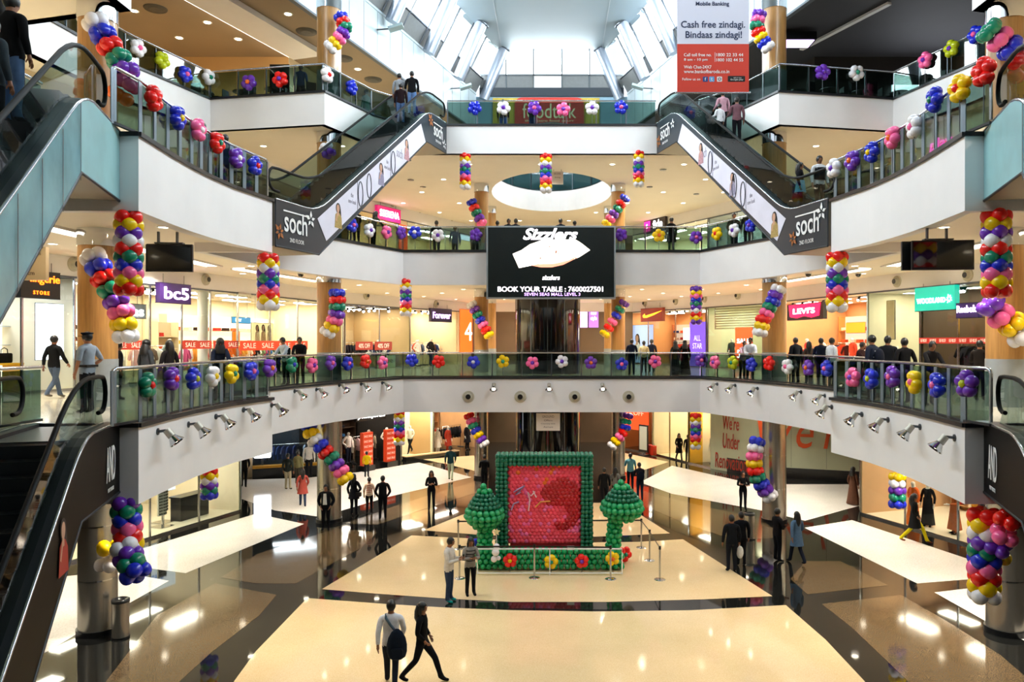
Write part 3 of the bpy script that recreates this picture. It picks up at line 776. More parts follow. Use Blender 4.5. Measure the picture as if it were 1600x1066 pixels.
def garland(pts, cols, r, label, n=4, group=None, jit=.0, spread=1.0, top=None):
    """clusters of n balloons threaded on a line through pts (world)"""
    pts = [Vector(p) for p in pts]
    t = thing('balloon_garland', label, 'balloon garland', pts[0], group=group)
    seg = [0]
    for a, b in zip(pts, pts[1:]): seg.append(seg[-1] + (b - a).length)
    K = len(cols); lod = 0 if pts[0].y < 24 else 1
    for k, c in enumerate(cols):
        s = seg[-1] * k / max(1, K - 1)
        i = max(j for j in range(len(seg)) if seg[j] <= s + 1e-9); i = min(i, len(pts) - 2)
        q = (s - seg[i]) / max(1e-6, seg[i + 1] - seg[i]); p = pts[i].lerp(pts[i + 1], q)
        d = (pts[i + 1] - pts[i]).normalized(); a = d.cross(Vector((0, 1, 0))).normalized(); b = d.cross(a)
        for j in range(n):
            th = 2 * PI * j / n + (PI / n if k % 2 else 0) + .2
            o_ = (a * math.cos(th) + b * math.sin(th))
            bl(c, p + o_ * r * .98 * spread - pts[0], r * random.uniform(.96, 1.04), t, o_, lod)
    if top: pts = [Vector((pts[0].x, pts[0].y, top))] + pts
    o0 = Vector(t.location)
    MB().tube([p - o0 for p in pts], .006, 5).build('thread', [M_WHITE], t)
    return t
def hang(px, y0, y1, D, cols, label, X=None, r=None, dx=0):
    p0 = at_d(px, y0, D); p1 = at_d(px + dx, y1, D); L = (p0 - p1).length
    r = r or L / (len(cols) - 1) / 1.12
    tz = 4.25 if D == 23 else min((z for z in (4.0, 9.54, 15.25) if z > p0.z - .3), default=None)
    return garland([p0, p1], cols, r, label, top=max(tz, p0.z + .05) if tz else None)
hang(201, 340, 452, 14.62, 'RYPWRGBKYR', 'tall hanging balloon garland, red on top, under the near left corner of the second gallery')
hang(1557, 338, 455, 14.62, 'RYPWRGBKYR', 'tall hanging balloon garland, red on top, under the near right corner of the second gallery')
hang(419, 404, 477, 21.15, 'RYWPGBKRYW', 'hanging balloon garland under the left escalator foot', r=.155)
hang(1308, 402, 480, 21.15, 'RYWPGBKRYW', 'hanging balloon garland under the right escalator foot', r=.155)
hang(634, 440, 490, 33.52, 'RYWPGBKRYW', 'small hanging balloon garland left of the video screen')
hang(1088, 452, 503, 33.52, 'PYKBGPWRYP', 'small hanging balloon garland, purple on top, right of the video screen')
hang(727, 244, 292, 33.52, 'RYWPGBKRYW', 'small balloon garland hanging from the top gallery, leftmost of the three')
hang(853, 245, 297, 33.52, 'RYWPGBKRYW', 'small balloon garland hanging from the top gallery, middle of the three')
hang(998, 240, 288, 33.52, 'RYWPGBKRYW', 'small balloon garland hanging from the top gallery, rightmost of the three')
hang(624, 645, 692, 33.52, 'RYWPGBKRYW', 'small balloon garland in front of the white shop window on the ground level')
hang(1087, 650, 698, 33.52, 'RYWPGBKRYW', 'small balloon garland in front of the bright shop beside the hoarding')
hang(327, 736, 774, 23, 'RYWPGB', 'balloon garland half hidden behind the near left first gallery edge', r=.13)
hang(1402, 745, 788, 23, 'YWPGB', 'balloon garland half hidden behind the near right first gallery edge', r=.13)
hang(197, 785, 851, 14.62, 'PGBKRY', 'balloon garland under the near left corner of the first gallery, purple on top', r=.142, dx=3)
garland([at_d(195, 858, 14.4), at_d(203, 876, 14.3), at_d(212, 896, 14.2)], 'WPGB', .14, 'tail of white, purple, green and blue balloons below the left first gallery garland')
garland([at_d(172, 856, 17.9), at_d(171, 882, 17.9)], 'YW', .16, 'small clump of yellow and white balloons against the near left steel column')
hang(1538, 806, 930, 14.62, 'RYWPGBKRYW', 'tall balloon garland under the near right corner of the first gallery', r=.155)
garland([at_d(1576, 812, 14.0), at_d(1572, 832, 14.1), at_d(1560, 850, 14.3), at_d(1557, 868, 14.6)], 'RKPY', .13, 'short swag of red, pink and purple balloons behind the near right ground garland')
# swags tied on the round columns
garland([at_d(146, 402, 17.9), at_d(152, 414, 17.85), at_d(165, 440, 17.85), at_d(183, 472, 17.9), at_d(193, 500, 17.9), at_d(196, 526, 17.9)], 'WBRGPKYW', .155, 'diagonal balloon swag tied on the near left column at the first gallery', n=5)
garland([at_d(1548, 476, 17.85), at_d(1562, 492, 17.85), at_d(1582, 508, 17.85), at_d(1596, 526, 17.85)], 'PKYW', .17, 'diagonal balloon swag tied on the near right column at the first gallery', n=5)
garland([at_d(150, 36, 17.9), at_d(165, 62, 17.85), at_d(182, 88, 17.9), at_d(197, 106, 17.9), at_d(201, 128, 17.9), at_d(188, 150, 17.9)], 'WBRGPKO', .155, 'diagonal balloon swag tied on the near left column at the second gallery', n=5)
garland([at_d(1545, 48, 17.85), at_d(1562, 62, 17.85), at_d(1580, 76, 17.85), at_d(1594, 90, 17.85)], 'GKBR', .16, 'diagonal balloon swag tied on the near right column at the second gallery', n=5)
garland([at_d(533, 27, 29.5), at_d(540, 44, 29.4), at_d(533, 58, 29.3), at_d(516, 74, 29.3)], 'BRGPKYW', .15, 'balloon swag on the top gallery column at the left', n=5)
garland([at_d(1186, 22, 29.3), at_d(1182, 42, 29.3), at_d(1188, 58, 29.3), at_d(1200, 74, 29.3)], 'PKGRYBW', .15, 'balloon swag on the top gallery column beside the hanging banner', n=5)
garland([at_d(509, 230, 29.3), at_d(514, 240, 29.3)], 'WP', .15, 'white and purple balloon clump on the column behind the left escalator')
garland([at_d(527, 458, 29.3), at_d(527, 486, 29.3), at_d(522, 504, 29.3), at_d(512, 520, 29.3)], 'BRGPKYW', .17, 'diagonal balloon swag on the left middle column at the first gallery', n=5)
garland([at_d(1216, 452, 29.3), at_d(1206, 475, 29.3), at_d(1193, 498, 29.3), at_d(1188, 520, 29.3)], 'WPBGKRYW', .16, 'diagonal balloon swag on the right middle column at the first gallery', n=5)
garland([at_d(737, 316, 39.2), at_d(744, 332, 39.2), at_d(753, 349, 39.1)], 'BRGPK', .15, 'small balloon swag on the left drum column at the second gallery', n=5)
garland([at_d(976, 310, 39.2), at_d(964, 328, 39.2), at_d(948, 350, 39.1)], 'BRGPKY', .15, 'small balloon swag on the right drum column at the second gallery', n=5)
garland([at_d(737, 476, 39.2), at_d(748, 496, 39.2), at_d(764, 524, 39.1)], 'WPGBKRY', .15, 'small balloon swag on the left drum column at the first gallery', n=5)
garland([at_d(975, 474, 39.2), at_d(960, 498, 39.2), at_d(945, 522, 39.1)], 'PGBKRY', .15, 'small balloon swag on the right drum column at the first gallery', n=5)
garland([at_d(483, 665, 29.3), at_d(487, 682, 29.2), at_d(505, 702, 29.2), at_d(525, 724, 29.2), at_d(540, 748, 29.2)], 'BYWBRGPKY', .17, 'long diagonal balloon swag across the left middle steel column', n=5)
garland([at_d(1183, 690, 29.3), at_d(1178, 712, 29.2), at_d(1180, 738, 29.2), at_d(1190, 758, 29.2), at_d(1203, 776, 29.2)], 'BWKYRGBPW', .17, 'long curved balloon swag beside the right middle steel column', n=5)
garland([at_d(733, 650, 39.3), at_d(741, 670, 39.2), at_d(757, 694, 39.1)], 'RKGBYPW', .15, 'small balloon swag on the left drum column at ground level', n=5)
garland([at_d(981, 650, 39.3), at_d(976, 674, 39.2), at_d(956, 697, 39.1)], 'PGBRKYW', .15, 'small balloon swag on the right drum column at ground level', n=5)

CN = {'R': 'red', 'Y': 'yellow', 'W': 'white', 'P': 'purple', 'G': 'green', 'B': 'blue', 'K': 'pink', 'L': 'lime', 'O': 'orange'}
def flower(p, c, cc, r, nrm, label, stick=.5, n=5):
    t = thing('balloon_flower', label, 'balloon flower', p)
    nrm = Vector(nrm).normalized(); up = Vector((0, 0, 1)); sx = up.cross(nrm).normalized()
    lod = 0 if p[1] < 24 else 1
    a0 = random.uniform(0, 1.2)
    for k in range(n):
        a = a0 + 2 * PI * k / n; d = sx * math.cos(a) + up * math.sin(a)
        o = bl(c, d * r * 1.12, r, t, d, lod); o.name = 'petal_balloon'
    bl(cc, nrm * r * .55, r * .62, t, nrm, lod).name = 'centre_balloon'
    if stick: MB().cyl((0, 0, -r * .5) - Vector((0, 0, 0)) + nrm * -.06 if False else Vector((0, 0, -r)), (0, 0, -stick), .009, n=6).build('stick', [M_STEELD], t)
    return t
def flowers(lst, line, z, r, where, off=.1, zoff=0.0):
    seen = {}
    for px, py, c, cc in lst:
        best = None
        for A, B in zip(line, line[1:]):
            k0 = (A[0] / A[1] * F + CX); k1 = (B[0] / B[1] * F + CX)
            if min(k0, k1) - 1 <= px <= max(k0, k1) + 1: best = (A, B); break
        if best is None: continue
        A, B = best; P = on_line(px, A, B); d = Vector((B[0] - A[0], B[1] - A[1], 0)).normalized(); nn = Vector((d.y, -d.x, 0))
        if nn.dot(Vector((0, 17, 0)) - P) < 0: nn.negate()
        P = P + nn * off; zz = CZ - (py - HY) / F * P.y
        seen[(c, cc)] = seen.get((c, cc), 0) + 1
        yield_label = '%s balloon flower, %s centre' % (CN[c], CN[cc])
        out_flowers.append((P, zz, c, cc, r, nn, z, yield_label, where, px))
out_flowers = []
nl = near; nr = [(-x, y) for x, y in near]
flowers([(222, 602, 'G', 'R'), (261, 592, 'P', 'R'), (295, 592, 'B', 'L'), (326, 588, 'W', 'Y'), (356, 584, 'Y', 'G'), (387, 580, 'B', 'K'), (416, 575, 'P', 'O')], nl, Z1, .122, 'near left first gallery rail')
flowers([(1338, 590, 'K', 'P'), (1367, 592, 'B', 'L'), (1401, 589, 'P', 'K'), (1436, 597, 'Y', 'K'), (1472, 602, 'B', 'K'), (1518, 600, 'P', 'L')], nr, Z1, .128, 'near right first gallery rail')
flowers([(232, 154, 'R', 'R'), (270, 184, 'B', 'Y'), (303, 203, 'K', 'W'), (333, 223, 'R', 'G'), (364, 247, 'P', 'W'), (393, 259, 'B', 'R'), (420, 268, 'K', 'K')], nl, Z2, .125, 'near left second gallery rail')
flowers([(1308, 263, 'W', 'P'), (1337, 251, 'P', 'O'), (1368, 238, 'B', 'Y'), (1401, 215, 'K', 'O'), (1436, 198, 'W', 'K'), (1468, 156, 'B', 'G'), (1507, 138, 'Y', 'R'), (1545, 112, 'R', 'R')], nr + [], Z2, .13, 'near right second gallery rail')
flowers([(452, 570, 'G', 'B'), (484, 571, 'K', 'P'), (513, 567, 'P', 'K'), (540, 568, 'B', 'K'), (568, 565, 'R', 'O'), (595, 567, 'K', 'P'), (644, 563, 'B', 'B'), (686, 565, 'R', 'R'), (740, 566, 'B', 'W'), (786, 565, 'Y', 'G'),
         (832, 567, 'K', 'P'), (878, 565, 'W', 'P'), (923, 567, 'P', 'O'), (971, 569, 'B', 'K'), (1023, 565, 'K', 'P'), (1095, 563, 'P', 'K'), (1120, 566, 'K', 'P'), (1148, 567, 'L', 'G'), (1177, 570, 'B', 'B'), (1205, 568, 'R', 'R'), (1234, 573, 'W', 'K'), (1267, 575, 'P', 'O'), (1296, 576, 'B', 'K')],
        far12, Z1, .14, 'far first gallery rail')
flowers([(547, 352, 'B', 'K'), (574, 360, 'W', 'P'), (601, 363, 'K', 'P'), (624, 364, 'P', 'P'), (649, 363, 'B', 'W'), (685, 368, 'W', 'P'), (744, 367, 'P', 'P')], L2a + [(-2.9, 33.52)], Z2, .14, 'second gallery rail left of screen')
flowers([(970, 367, 'P', 'P'), (1029, 368, 'Y', 'O'), (1087, 371, 'P', 'K'), (1123, 365, 'Y', 'R'), (1150, 360, 'W', 'P'), (1176, 352, 'B', 'P')], [(2.9, 33.52)] + L2b, Z2, .14, 'second gallery rail right of screen')
flowers([(742, 169, 'B', 'B'), (787, 169, 'W', 'P'), (835, 169, 'P', 'K'), (880, 171, 'K', 'P'), (925, 169, 'W', 'P'), (970, 168, 'B', 'K')], [(-4.55, 33.52), (4.55, 33.52)], Z3, .15, 'in front of the food court sign')
flowers([(212, 75, 'W', 'K'), (250, 94, 'L', 'L'), (286, 116, 'B', 'K'), (323, 121, 'W', 'G'), (391, 129, 'P', 'O'), (440, 124, 'R', 'P'), (508, 117, 'W', 'R'), (546, 137, 'B', 'B')], l3, Z3, .15, 'left top gallery rail')
flowers([(1283, 113, 'P', 'P'), (1336, 114, 'W', 'G'), (1449, 94, 'K', 'P'), (1490, 76, 'L', 'P'), (1528, 54, 'B', 'K')], [(-x, y) for x, y in reversed(l3)], Z3, .15, 'right top gallery rail')
cnt = {}
for o_ in out_flowers: cnt[(o_[7], o_[8])] = cnt.get((o_[7], o_[8]), 0) + 1
run = {}
NTH = ['first', 'second', 'third', 'fourth', 'fifth', 'sixth']
for P, zz, c, cc, r, nn, z, lb, wh, px in out_flowers:
    key = (lb, wh)
    if cnt[key] > 1:
        run[key] = run.get(key, 0) + 1; lb = lb + ', ' + NTH[run[key] - 1] + ' from left'
        flower((P.x, P.y, zz), c, cc, r, nn, lb + ', ' + wh, zz - z - .08)
    else: flower((P.x, P.y, zz), c, cc, r, nn, lb + ', ' + wh, zz - z - .08)

# ------------------------------------------------------------------ balloon backdrop with two balloon trees
BD = 24.3
def mass(name, label, cells, origin, parentless=True):
    """cells: (x, y, z, r, colour); the 100 largest/nearest become parts, the rest one part of kind stuff"""
    t = thing(name, label, 'balloon decoration', origin)
    cells = sorted(cells, key=lambda c: (c[1], -c[3]))
    if len(cells) > 100:
        step = len(cells) / 100.0; pick = {int(i * step) for i in range(100)}
    else: pick = set(range(len(cells)))
    rest = {}
    for i, (x, y, z, r, c) in enumerate(cells):
        if i in pick:
            o = bl(c, (x, y, z), r, t, (random.uniform(-.2, .2), -1, random.uniform(-.2, .2)), 1)
        else: rest.setdefault(c, []).append((x, y, z, r))
    if rest:
        b = MB(); mats_ = []
        for c, L_ in rest.items():
            mats_.append(bmat(c)); mi = len(mats_) - 1
            for x, y, z, r in L_: b.ball((x, y, z), r, 10, 7, mi)
        o = b.build('packed_balloons', mats_, t); o['kind'] = 'stuff'
    return t
O = at_d(850, 893, BD); gz = 0.0
sc = F / BD
def loc(px, py): return ((px - 850) / sc, (893 - py) / sc)
def ndist(px, py, cx, cy_, rx, ry): return math.hypot((px - cx) / rx, (py - cy_) / ry)
cells = []
step = 6.35; row = 0; py = 737.5
while py < 859:
    px = 797 + (step / 2 if row % 2 else 0)
    while px < 908:
        ink = (ndist(px, py, 880, 796, 28, 40) < 1 and not ndist(px, py, 861, 812, 27, 17) < 1) or ndist(px, py, 864, 782, 18, 16) < 1
        c = 'M' if ink else ('C' if random.random() < .86 else 'O' if py < 765 and random.random() < .5 else 'K')
        x, z = loc(px, py); cells.append((x, random.uniform(-.01, .01) - (.03 if ink else 0), max(z, .4), .09, c)); px += step
    py += step * .84; row += 1
backdrop = mass('balloon_backdrop', 'big square panel of coral and red balloons in a thick dark green balloon frame', cells, (O.x, BD, 0))
fr_cells = []
for layer, yy in enumerate((-.12, .05, .22, .38)):
    for k in range(3):
        inset = 4 + k * 6.2
        py = 888
        while py > 722:
            for px in (774 + inset, 927 - inset):
                x, z = loc(px, py); fr_cells.append((x, yy, z, .078, 'D'))
            py -= 6.6
        px = 778
        while px < 925:
            x, z = loc(px, 718 + inset); fr_cells.append((x, yy, z, .078, 'D')); px += 6.6
b = MB()
for i, (x, y, z, r, c) in enumerate(fr_cells):
    b.ball((x + random.uniform(-.01, .01), y, z), r, 10, 7)
o = b.build('balloon_frame', [bmat('D')], backdrop); o['kind'] = 'stuff'; o['label'] = 'thick frame of dark green balloons'
MB().box(loc(797, 0)[0], loc(908, 0)[0], .02, .2, .35, loc(0, 735)[1]).build('backing_panel', [mat('red_backing', '#e8364c', .6)], backdrop)
# twisting modelling balloons on the red panel
for nm, pts, c in (('streamer_balloon', [(803, 778), (812, 772), (820, 768), (806, 782), (814, 778)], '#b79ad0'), ('streamer_balloon', [(799, 806), (803, 796), (811, 793)], '#b79ad0'),
                   ('streamer_balloon', [(826, 807), (828, 790), (825, 778), (830, 784), (836, 777)], '#f4c9d2'), ('streamer_balloon', [(833, 776), (838, 786)], '#f4c9d2'), ('streamer_balloon', [(837, 801), (845, 793), (860, 792)], '#f5a24a')):
    MB().tube([(loc(a, b_)[0], -.12, loc(a, b_)[1]) for a, b_ in pts], .022, 6).build(nm, [mat('long_balloon_' + c[1:], c, .3)], backdrop)
def fib(n, rx, ry, rz, c, r, col, jitter=.0):
    L_ = []
    for i in range(n):
        z = 1 - 2 * (i + .5) / n; q = math.sqrt(1 - z * z); a = i * 2.39996
        L_.append((c[0] + rx * q * math.cos(a), c[1] + ry * q * math.sin(a), c[2] + rz * z, r, col))
    return L_
def tree(cpx, top, mid, low, w, trunk_px, tb, label, big):
    D_ = 24.0; s_ = F / D_
    O_ = Vector(((trunk_px[1] - CX) / F * D_, D_, 0)); base_y = HY + CZ * s_
    cells = []
    # canopy: stacked rings
    y = low; k = 0
    while y > top:
        f_ = (y - top) / (low - top)
        rad = w / 2 / s_ * (math.sin(min(1, f_ * 1.25) * PI / 2) if f_ < .8 else 1 - (f_ - .8) * 2.2)
        rad = max(.04, rad - .05); r = .105 if (f_ > .55 or f_ < .2) else .075
        n = max(1, int(2 * PI * rad / (r * 1.75)))
        for i in range(n):
            a = 2 * PI * i / n + k * .4
            cells.append(((cpx - trunk_px[1]) / s_ + rad * math.cos(a), rad * math.sin(a), (base_y - y) / s_, r, 'E' if r > .09 else 'D'))
        y -= r * 1.5 * s_; k += 1
    y = base_y - 5; k = 0
    while y > tb:
        f_ = (base_y - y) / (base_y - tb); cxp = trunk_px[1] + (trunk_px[0] - trunk_px[1]) * f_
        n = 6; rad = .17
        for i in range(n):
            a = 2 * PI * i / n + (k % 2) * PI / n
            cells.append(((cxp - trunk_px[1]) / s_ + rad * math.cos(a), rad * math.sin(a), (base_y - y) / s_, .095, 'E'))
        y -= .155 * s_; k += 1
    return mass('balloon_tree', label, cells, O_)
tree(757, 757, 790, 822, 60, (758, 757), 818, 'green balloon tree with a lumpy crown, left of the red balloon panel', .1)
tree(972, 751, 780, 810, 66, (962, 955), 806, 'green balloon tree with a pointed crown, right of the red balloon panel', .1)
hedge = []
for row in range(4):
    for lay in range(2):
        px = 748 + (4.5 if row % 2 else 0)
        while px < 970:
            x, z = loc(px, 887 - row * 7.6); hedge.append((x, -.34 + lay * .17 - .12, max(.09, z), .092, 'E')); px += 9.2
h = mass('balloon_hedge', 'low hedge of green balloons along the foot of the backdrop', hedge, (O.x, BD - .12, 0))
for px, py, c, cc in ((797, 876, 'R', 'Y'), (861, 878, 'Y', 'G'), (909, 877, 'R', 'P'), (957, 873, 'Y', 'O')):
    p = at_d(px, py, 23.45); flower(p, c, cc, .105, (0, -1, 0), '%s balloon flower with a %s centre %s' % (CN[c], CN[cc], 'in front of the green balloon hedge'), p.z - .02)
p = at_d(976, 866, 24.6); flower(p, 'R', 'G', .12, (.5, -1, 0), 'red balloon flower at the right end of the green hedge', p.z - .02)
t = thing('balloon', 'single blue balloon beside the left balloon tree', 'balloon', at_d(743, 848, 24.4)); bl('B', (0, 0, 0), .13, t); MB().cyl((0, 0, -.1), (0, 0, .05 - at_d(743, 848, 24.4).z), .005, n=5).build('string', [M_WHITE], t)
# white pipe barrier in front of the hedge
p0 = at_d(746, 0, 23.25); p1 = at_d(972, 0, 23.25); b = MB(); zt = CZ - (858 - HY) / F * 23.25; W_ = p1.x - p0.x
t = thing('pipe_barrier', 'low white pipe barrier standing in front of the green balloon hedge', 'barrier', (p0.x, 23.25, 0))
MB().tube([(0, 0, .03), (0, 0, zt), (W_, 0, zt), (W_, 0, .03)], .022, 8).build('frame', [M_WHITE], t); MB().tube([(0, 0, .06), (W_, 0, .06)], .018, 8).build('lower_rail', [M_WHITE], t); MB().tube([(W_ / 2, 0, 0), (W_ / 2, 0, zt)], .016, 8).build('centre_post', [M_WHITE], t)
MB().box(W_ * .62, W_ * .67, -.035, -.025, zt - .02, zt + .1).build('notice', [M_WHITE], t)
# small white balloon figure by the left tree
t = thing('balloon_star_figure', 'small white balloon figure with a star, tied beside the left balloon tree', 'balloon figure', at_d(776, 880, 23.5))
P = [((.11 if k % 2 == 0 else .05) * math.sin(k * PI / 5), .95 + (.11 if k % 2 == 0 else .05) * math.cos(k * PI / 5)) for k in range(10)]
MB().prism(P, -.04, .04).build('star', [mat('pale_gold_foil', '#f3e6a8', .3)], t); MB().ball((0, 0, .5), .1).ball((-.03, 0, .33), .12).ball((-.08, 0, .12), .1).ball((.06, 0, .15), .07).build('body', [bmat('W')], t)
MB().cyl((0, 0, .45), (0, 0, .9), .008, n=5).build('stick', [M_WHITE], t)
# stanchions with belts
def stanchion(px, py, label):
    p = at_z(px, py, 0); t = thing('stanchion', label, 'stanchion', p)
    MB().lathe([(0, .035), (.05, .035), (.15, .018), (.175, 0)], 24).build('base', [M_CHROME], t)
    MB().cyl((0, 0, .02), (0, 0, .95), .028, n=14).build('post', [M_STEEL], t)
    MB().cyl((0, 0, .9), (0, 0, 1.0), .038, n=14).build('belt_head', [M_BLACK], t); return p
SP = [stanchion(835, 903, 'belt stanchion in front of the balloon hedge, leftmost of the front row'), stanchion(954, 905, 'belt stanchion in front of the right end of the balloon hedge'),
      stanchion(1031, 906, 'belt stanchion at the outer front right corner'), stanchion(1015, 876, 'belt stanchion second from the front on the right side'),
      stanchion(1002, 856, 'belt stanchion at the back right behind the right balloon tree'), stanchion(718, 904, 'belt stanchion at the front left between the couple'), stanchion(716, 858, 'belt stanchion at the back left beside the left balloon tree')]
def belt(a, b_, label):
    t = thing('barrier_belt', label, 'barrier belt', (SP[a].x, SP[a].y, .94)); d = SP[b_] - SP[a]; Fm = frame((0, 0), (d.x, d.y), 0)
    MB().box(.03, d.length - .03, -.002, .002, -.025, .025, 0, Fm).build('webbing', [M_BLACK], t)
belt(5, 0, 'black belt stretched in front of the left half of the hedge'); belt(0, 1, 'black belt stretched in front of the right half of the hedge'); belt(2, 3, 'black belt on the right side nearest the camera')
belt(3, 4, 'black belt on the right side behind the corner post'); belt(4, 6, 'black belt running behind the balloon backdrop'); belt(5, 6, 'black belt on the left side of the backdrop')
# ================================================================== PEOPLE
M_SKIN = mat('brown_skin', '#8a5a3e', .55, var=.05, scale=12); M_HAIR = mat('black_hair', '#0d0a0a', .45, var=.2, scale=40, stretch=(1, 1, .2))
def fmat(h): return mat('cloth_' + h.lstrip('#'), h, .9, spec=.15, var=.08, scale=14, bump=.15)
POSES = {
 'stand': dict(el=(.25, .03, 1.14), wl=(.26, -.05, .90), er=(-.25, .03, 1.14), wr=(-.26, -.04, .90)),
 'walk': dict(el=(.25, .10, 1.15), wl=(.25, .12, .92), er=(-.25, -.06, 1.15), wr=(-.22, -.22, .98), kl=(.09, -.16, .50), al=(.09, -.26, .09), kr=(-.09, .06, .50), ar=(-.09, .34, .14), tw=.0),
 'stride': dict(el=(.25, .04, 1.14), wl=(.18, -.1, .98), er=(-.25, .04, 1.14), wr=(-.18, -.1, .98), kl=(.09, -.26, .52), al=(.09, -.40, .10), kr=(-.09, .12, .50), ar=(-.09, .46, .13)),
 'phone': dict(el=(.24, -.06, 1.12), wl=(.08, -.30, 1.20), er=(-.24, -.06, 1.12), wr=(-.07, -.31, 1.19), hd=.05),
 'lean': dict(el=(.22, -.22, 1.12), wl=(.07, -.40, 1.10), er=(-.22, -.22, 1.12), wr=(-.07, -.41, 1.10), ch=-.12, hd=.05),
 'rail': dict(el=(.26, .0, 1.15), wl=(.28, -.26, 1.08), er=(-.25, .03, 1.14), wr=(-.24, -.05, .92)),
 'crossed': dict(el=(.26, -.04, 1.14), wl=(-.08, -.20, 1.18), er=(-.26, -.04, 1.14), wr=(.08, -.17, 1.14)),
 'pocket': dict(el=(.29, .06, 1.13), wl=(.19, -.04, .93), er=(-.29, .06, 1.13), wr=(-.19, -.04, .93)),
 'reach': dict(el=(.25, .0, 1.15), wl=(.30, -.30, 1.15), er=(-.25, .03, 1.14), wr=(-.26, -.05, .9)),
 'hip': dict(el=(.27, .02, 1.14), wl=(.26, -.06, .90), er=(-.34, .08, 1.16), wr=(-.18, -.03, 1.0)),
 'back': dict(el=(.27, .1, 1.14), wl=(.06, .16, .98), er=(-.27, .1, 1.14), wr=(-.06, .17, .98)),
 'sit': dict(el=(.24, -.1, .72), wl=(.12, -.30, .62), er=(-.24, -.1, .72), wr=(-.12, -.30, .62), sit=1),
}
BODY = {}
def body(pose, fem, lod):
    key = (pose, fem, lod)
    if key in BODY: return BODY[key]
    P = POSES[pose]; ch = P.get('ch', 0); sit = P.get('sit', 0); dz = -.46 if sit else 0
    sw = .165 if fem else .195; hw = .095 if fem else .09
    V = []; E = []; R = []; K = []
    def n(p, r, kind, parent=None):
        V.append(Vector(p)); R.append(r if isinstance(r, tuple) else (r, r)); K.append(kind)
        if parent is not None: E.append((parent, len(V) - 1))
        return len(V) - 1
    g = lambda x, y, z: (x, y, z + dz)
    pel = n(g(0, .01, .95), (.15, .115), 'pelvis')
    wa = n(g(0, .01 + ch * .3, 1.10), (.125 if fem else .145, .10), 'torso', pel)
    cs = n(g(0, .0 + ch * .7, 1.26), (.145 if fem else .17, .12), 'torso', wa)
    uc = n(g(0, .01 + ch, 1.40), (.12, .09), 'torso', cs)
    nk = n(g(0, .015 + ch, 1.49), .055, 'neck', uc)
    hy = P.get('hd', 0); hb = n(g(0, -.0 + ch - hy * .6, 1.565), (.072, .08), 'head', nk)
    hm = n(g(0, -.01 + ch - hy, 1.635), (.078, .098), 'head', hb); ht = n(g(0, .005 + ch - hy, 1.70), (.066, .085), 'head', hm)
    n(g(0, -.108 + ch - hy, 1.615), .014, 'head', hm)
    for s, e, w_, k, a in ((1, 'el', 'wl', 'kl', 'al'), (-1, 'er', 'wr', 'kr', 'ar')):
        sh = n(g(s * sw, .015 + ch, 1.405), (.058, .058), 'arm', uc)
        ex, ey, ez = P[e]; el = n((ex, ey + ch, ez + (0 if sit else 0)), .042, 'arm', sh)
        wx, wy, wz = P[w_]; w0 = Vector((wx, wy + (ch * .6), wz)); elv = V[el]
        fm = n(elv.lerp(w0, .35), .040, 'forearm', el)
        wr = n(w0, .026, 'forearm', fm)
        d = (w0 - elv).normalized(); sv = d.cross(Vector((s, 0, 0)))
        if sv.length < .3: sv = d.cross(Vector((0, 0, 1)))
        sv.normalize()
        pm = n(w0 + d * .05, (.034, .022), 'hand', wr); pe = n(w0 + d * .085, (.036, .018), 'hand', pm)
        curl = Vector((-s * .02, 0, 0))
        if lod == 0:
            for i, (o_, L_) in enumerate(((-.027, .058), (-.009, .072), (.009, .07), (.027, .05))):
                a1 = n(w0 + d * (.105 + L_ * .3) + sv * o_, .0085, 'hand', pe); n(w0 + d * (.105 + L_) + sv * o_ * 1.05 + curl, .0075, 'hand', a1)
            t1 = n(w0 + d * .06 + sv * .048 + curl * .5, .010, 'hand', pm); n(w0 + d * .09 + sv * .062 + curl, .0085, 'hand', t1)
        else:
            for o_, L_ in ((-.022, .06), (0, .072), (.022, .055)): n(w0 + d * (.105 + L_) + sv * o_ + curl, .009, 'hand', pe)
            n(w0 + d * .085 + sv * .055 + curl, .01, 'hand', pm)
        if sit:
            hp = n((s * hw, -.02, .47), .09, 'leg', pel); kn = n((s * .11, -.44, .48), .062, 'leg', hp); an = n((s * .11, -.42, .10), .042, 'leg', kn); ay = -.42; az = .1
        else:
            kx = P.get(k, (s * .095, -.015, .50)); ax_ = P.get(a, (s * .105, .02, .09))
            hp = n((s * hw, .01, .88), (.095, .095), 'leg', pel); md = n(Vector((s * hw, .01, .88)).lerp(Vector(kx), .5), .078, 'leg', hp); kn = n(kx, .058, 'leg', md)
            cf = n(Vector(kx).lerp(Vector(ax_), .35), .056, 'leg', kn); an = n(ax_, .040, 'leg', cf); ay = ax_[1]; az = ax_[2]
        hl = n((V[an].x, V[an].y + .03, az - .045), .036, 'foot', an); bt = n((V[an].x + s * .01, V[an].y - .09, az - .055), (.042, .03), 'foot', an); n((V[an].x + s * .015, V[an].y - .17, az - .062), (.034, .024), 'foot', bt)
    me = bpy.data.meshes.new('skeleton'); me.from_pydata([tuple(v) for v in V], E, []); me.update()
    o = bpy.data.objects.new('skeleton', me); COL.objects.link(o)
    sk = o.modifiers.new('skin', 'SKIN'); sk.use_smooth_shade = True
    ss = o.modifiers.new('sub', 'SUBSURF'); ss.levels = 2 if lod == 0 else 1; ss.render_levels = ss.levels
    sl = me.skin_vertices[0].data
    for i, r in enumerate(R): sl[i].radius = r; sl[i].use_root = (i == 0)
    dg_ = bpy.context.evaluated_depsgraph_get(); dg_.update()
    ev = o.evaluated_get(dg_); bmesh_me = bpy.data.meshes.new_from_object(ev)
    bpy.data.objects.remove(o)
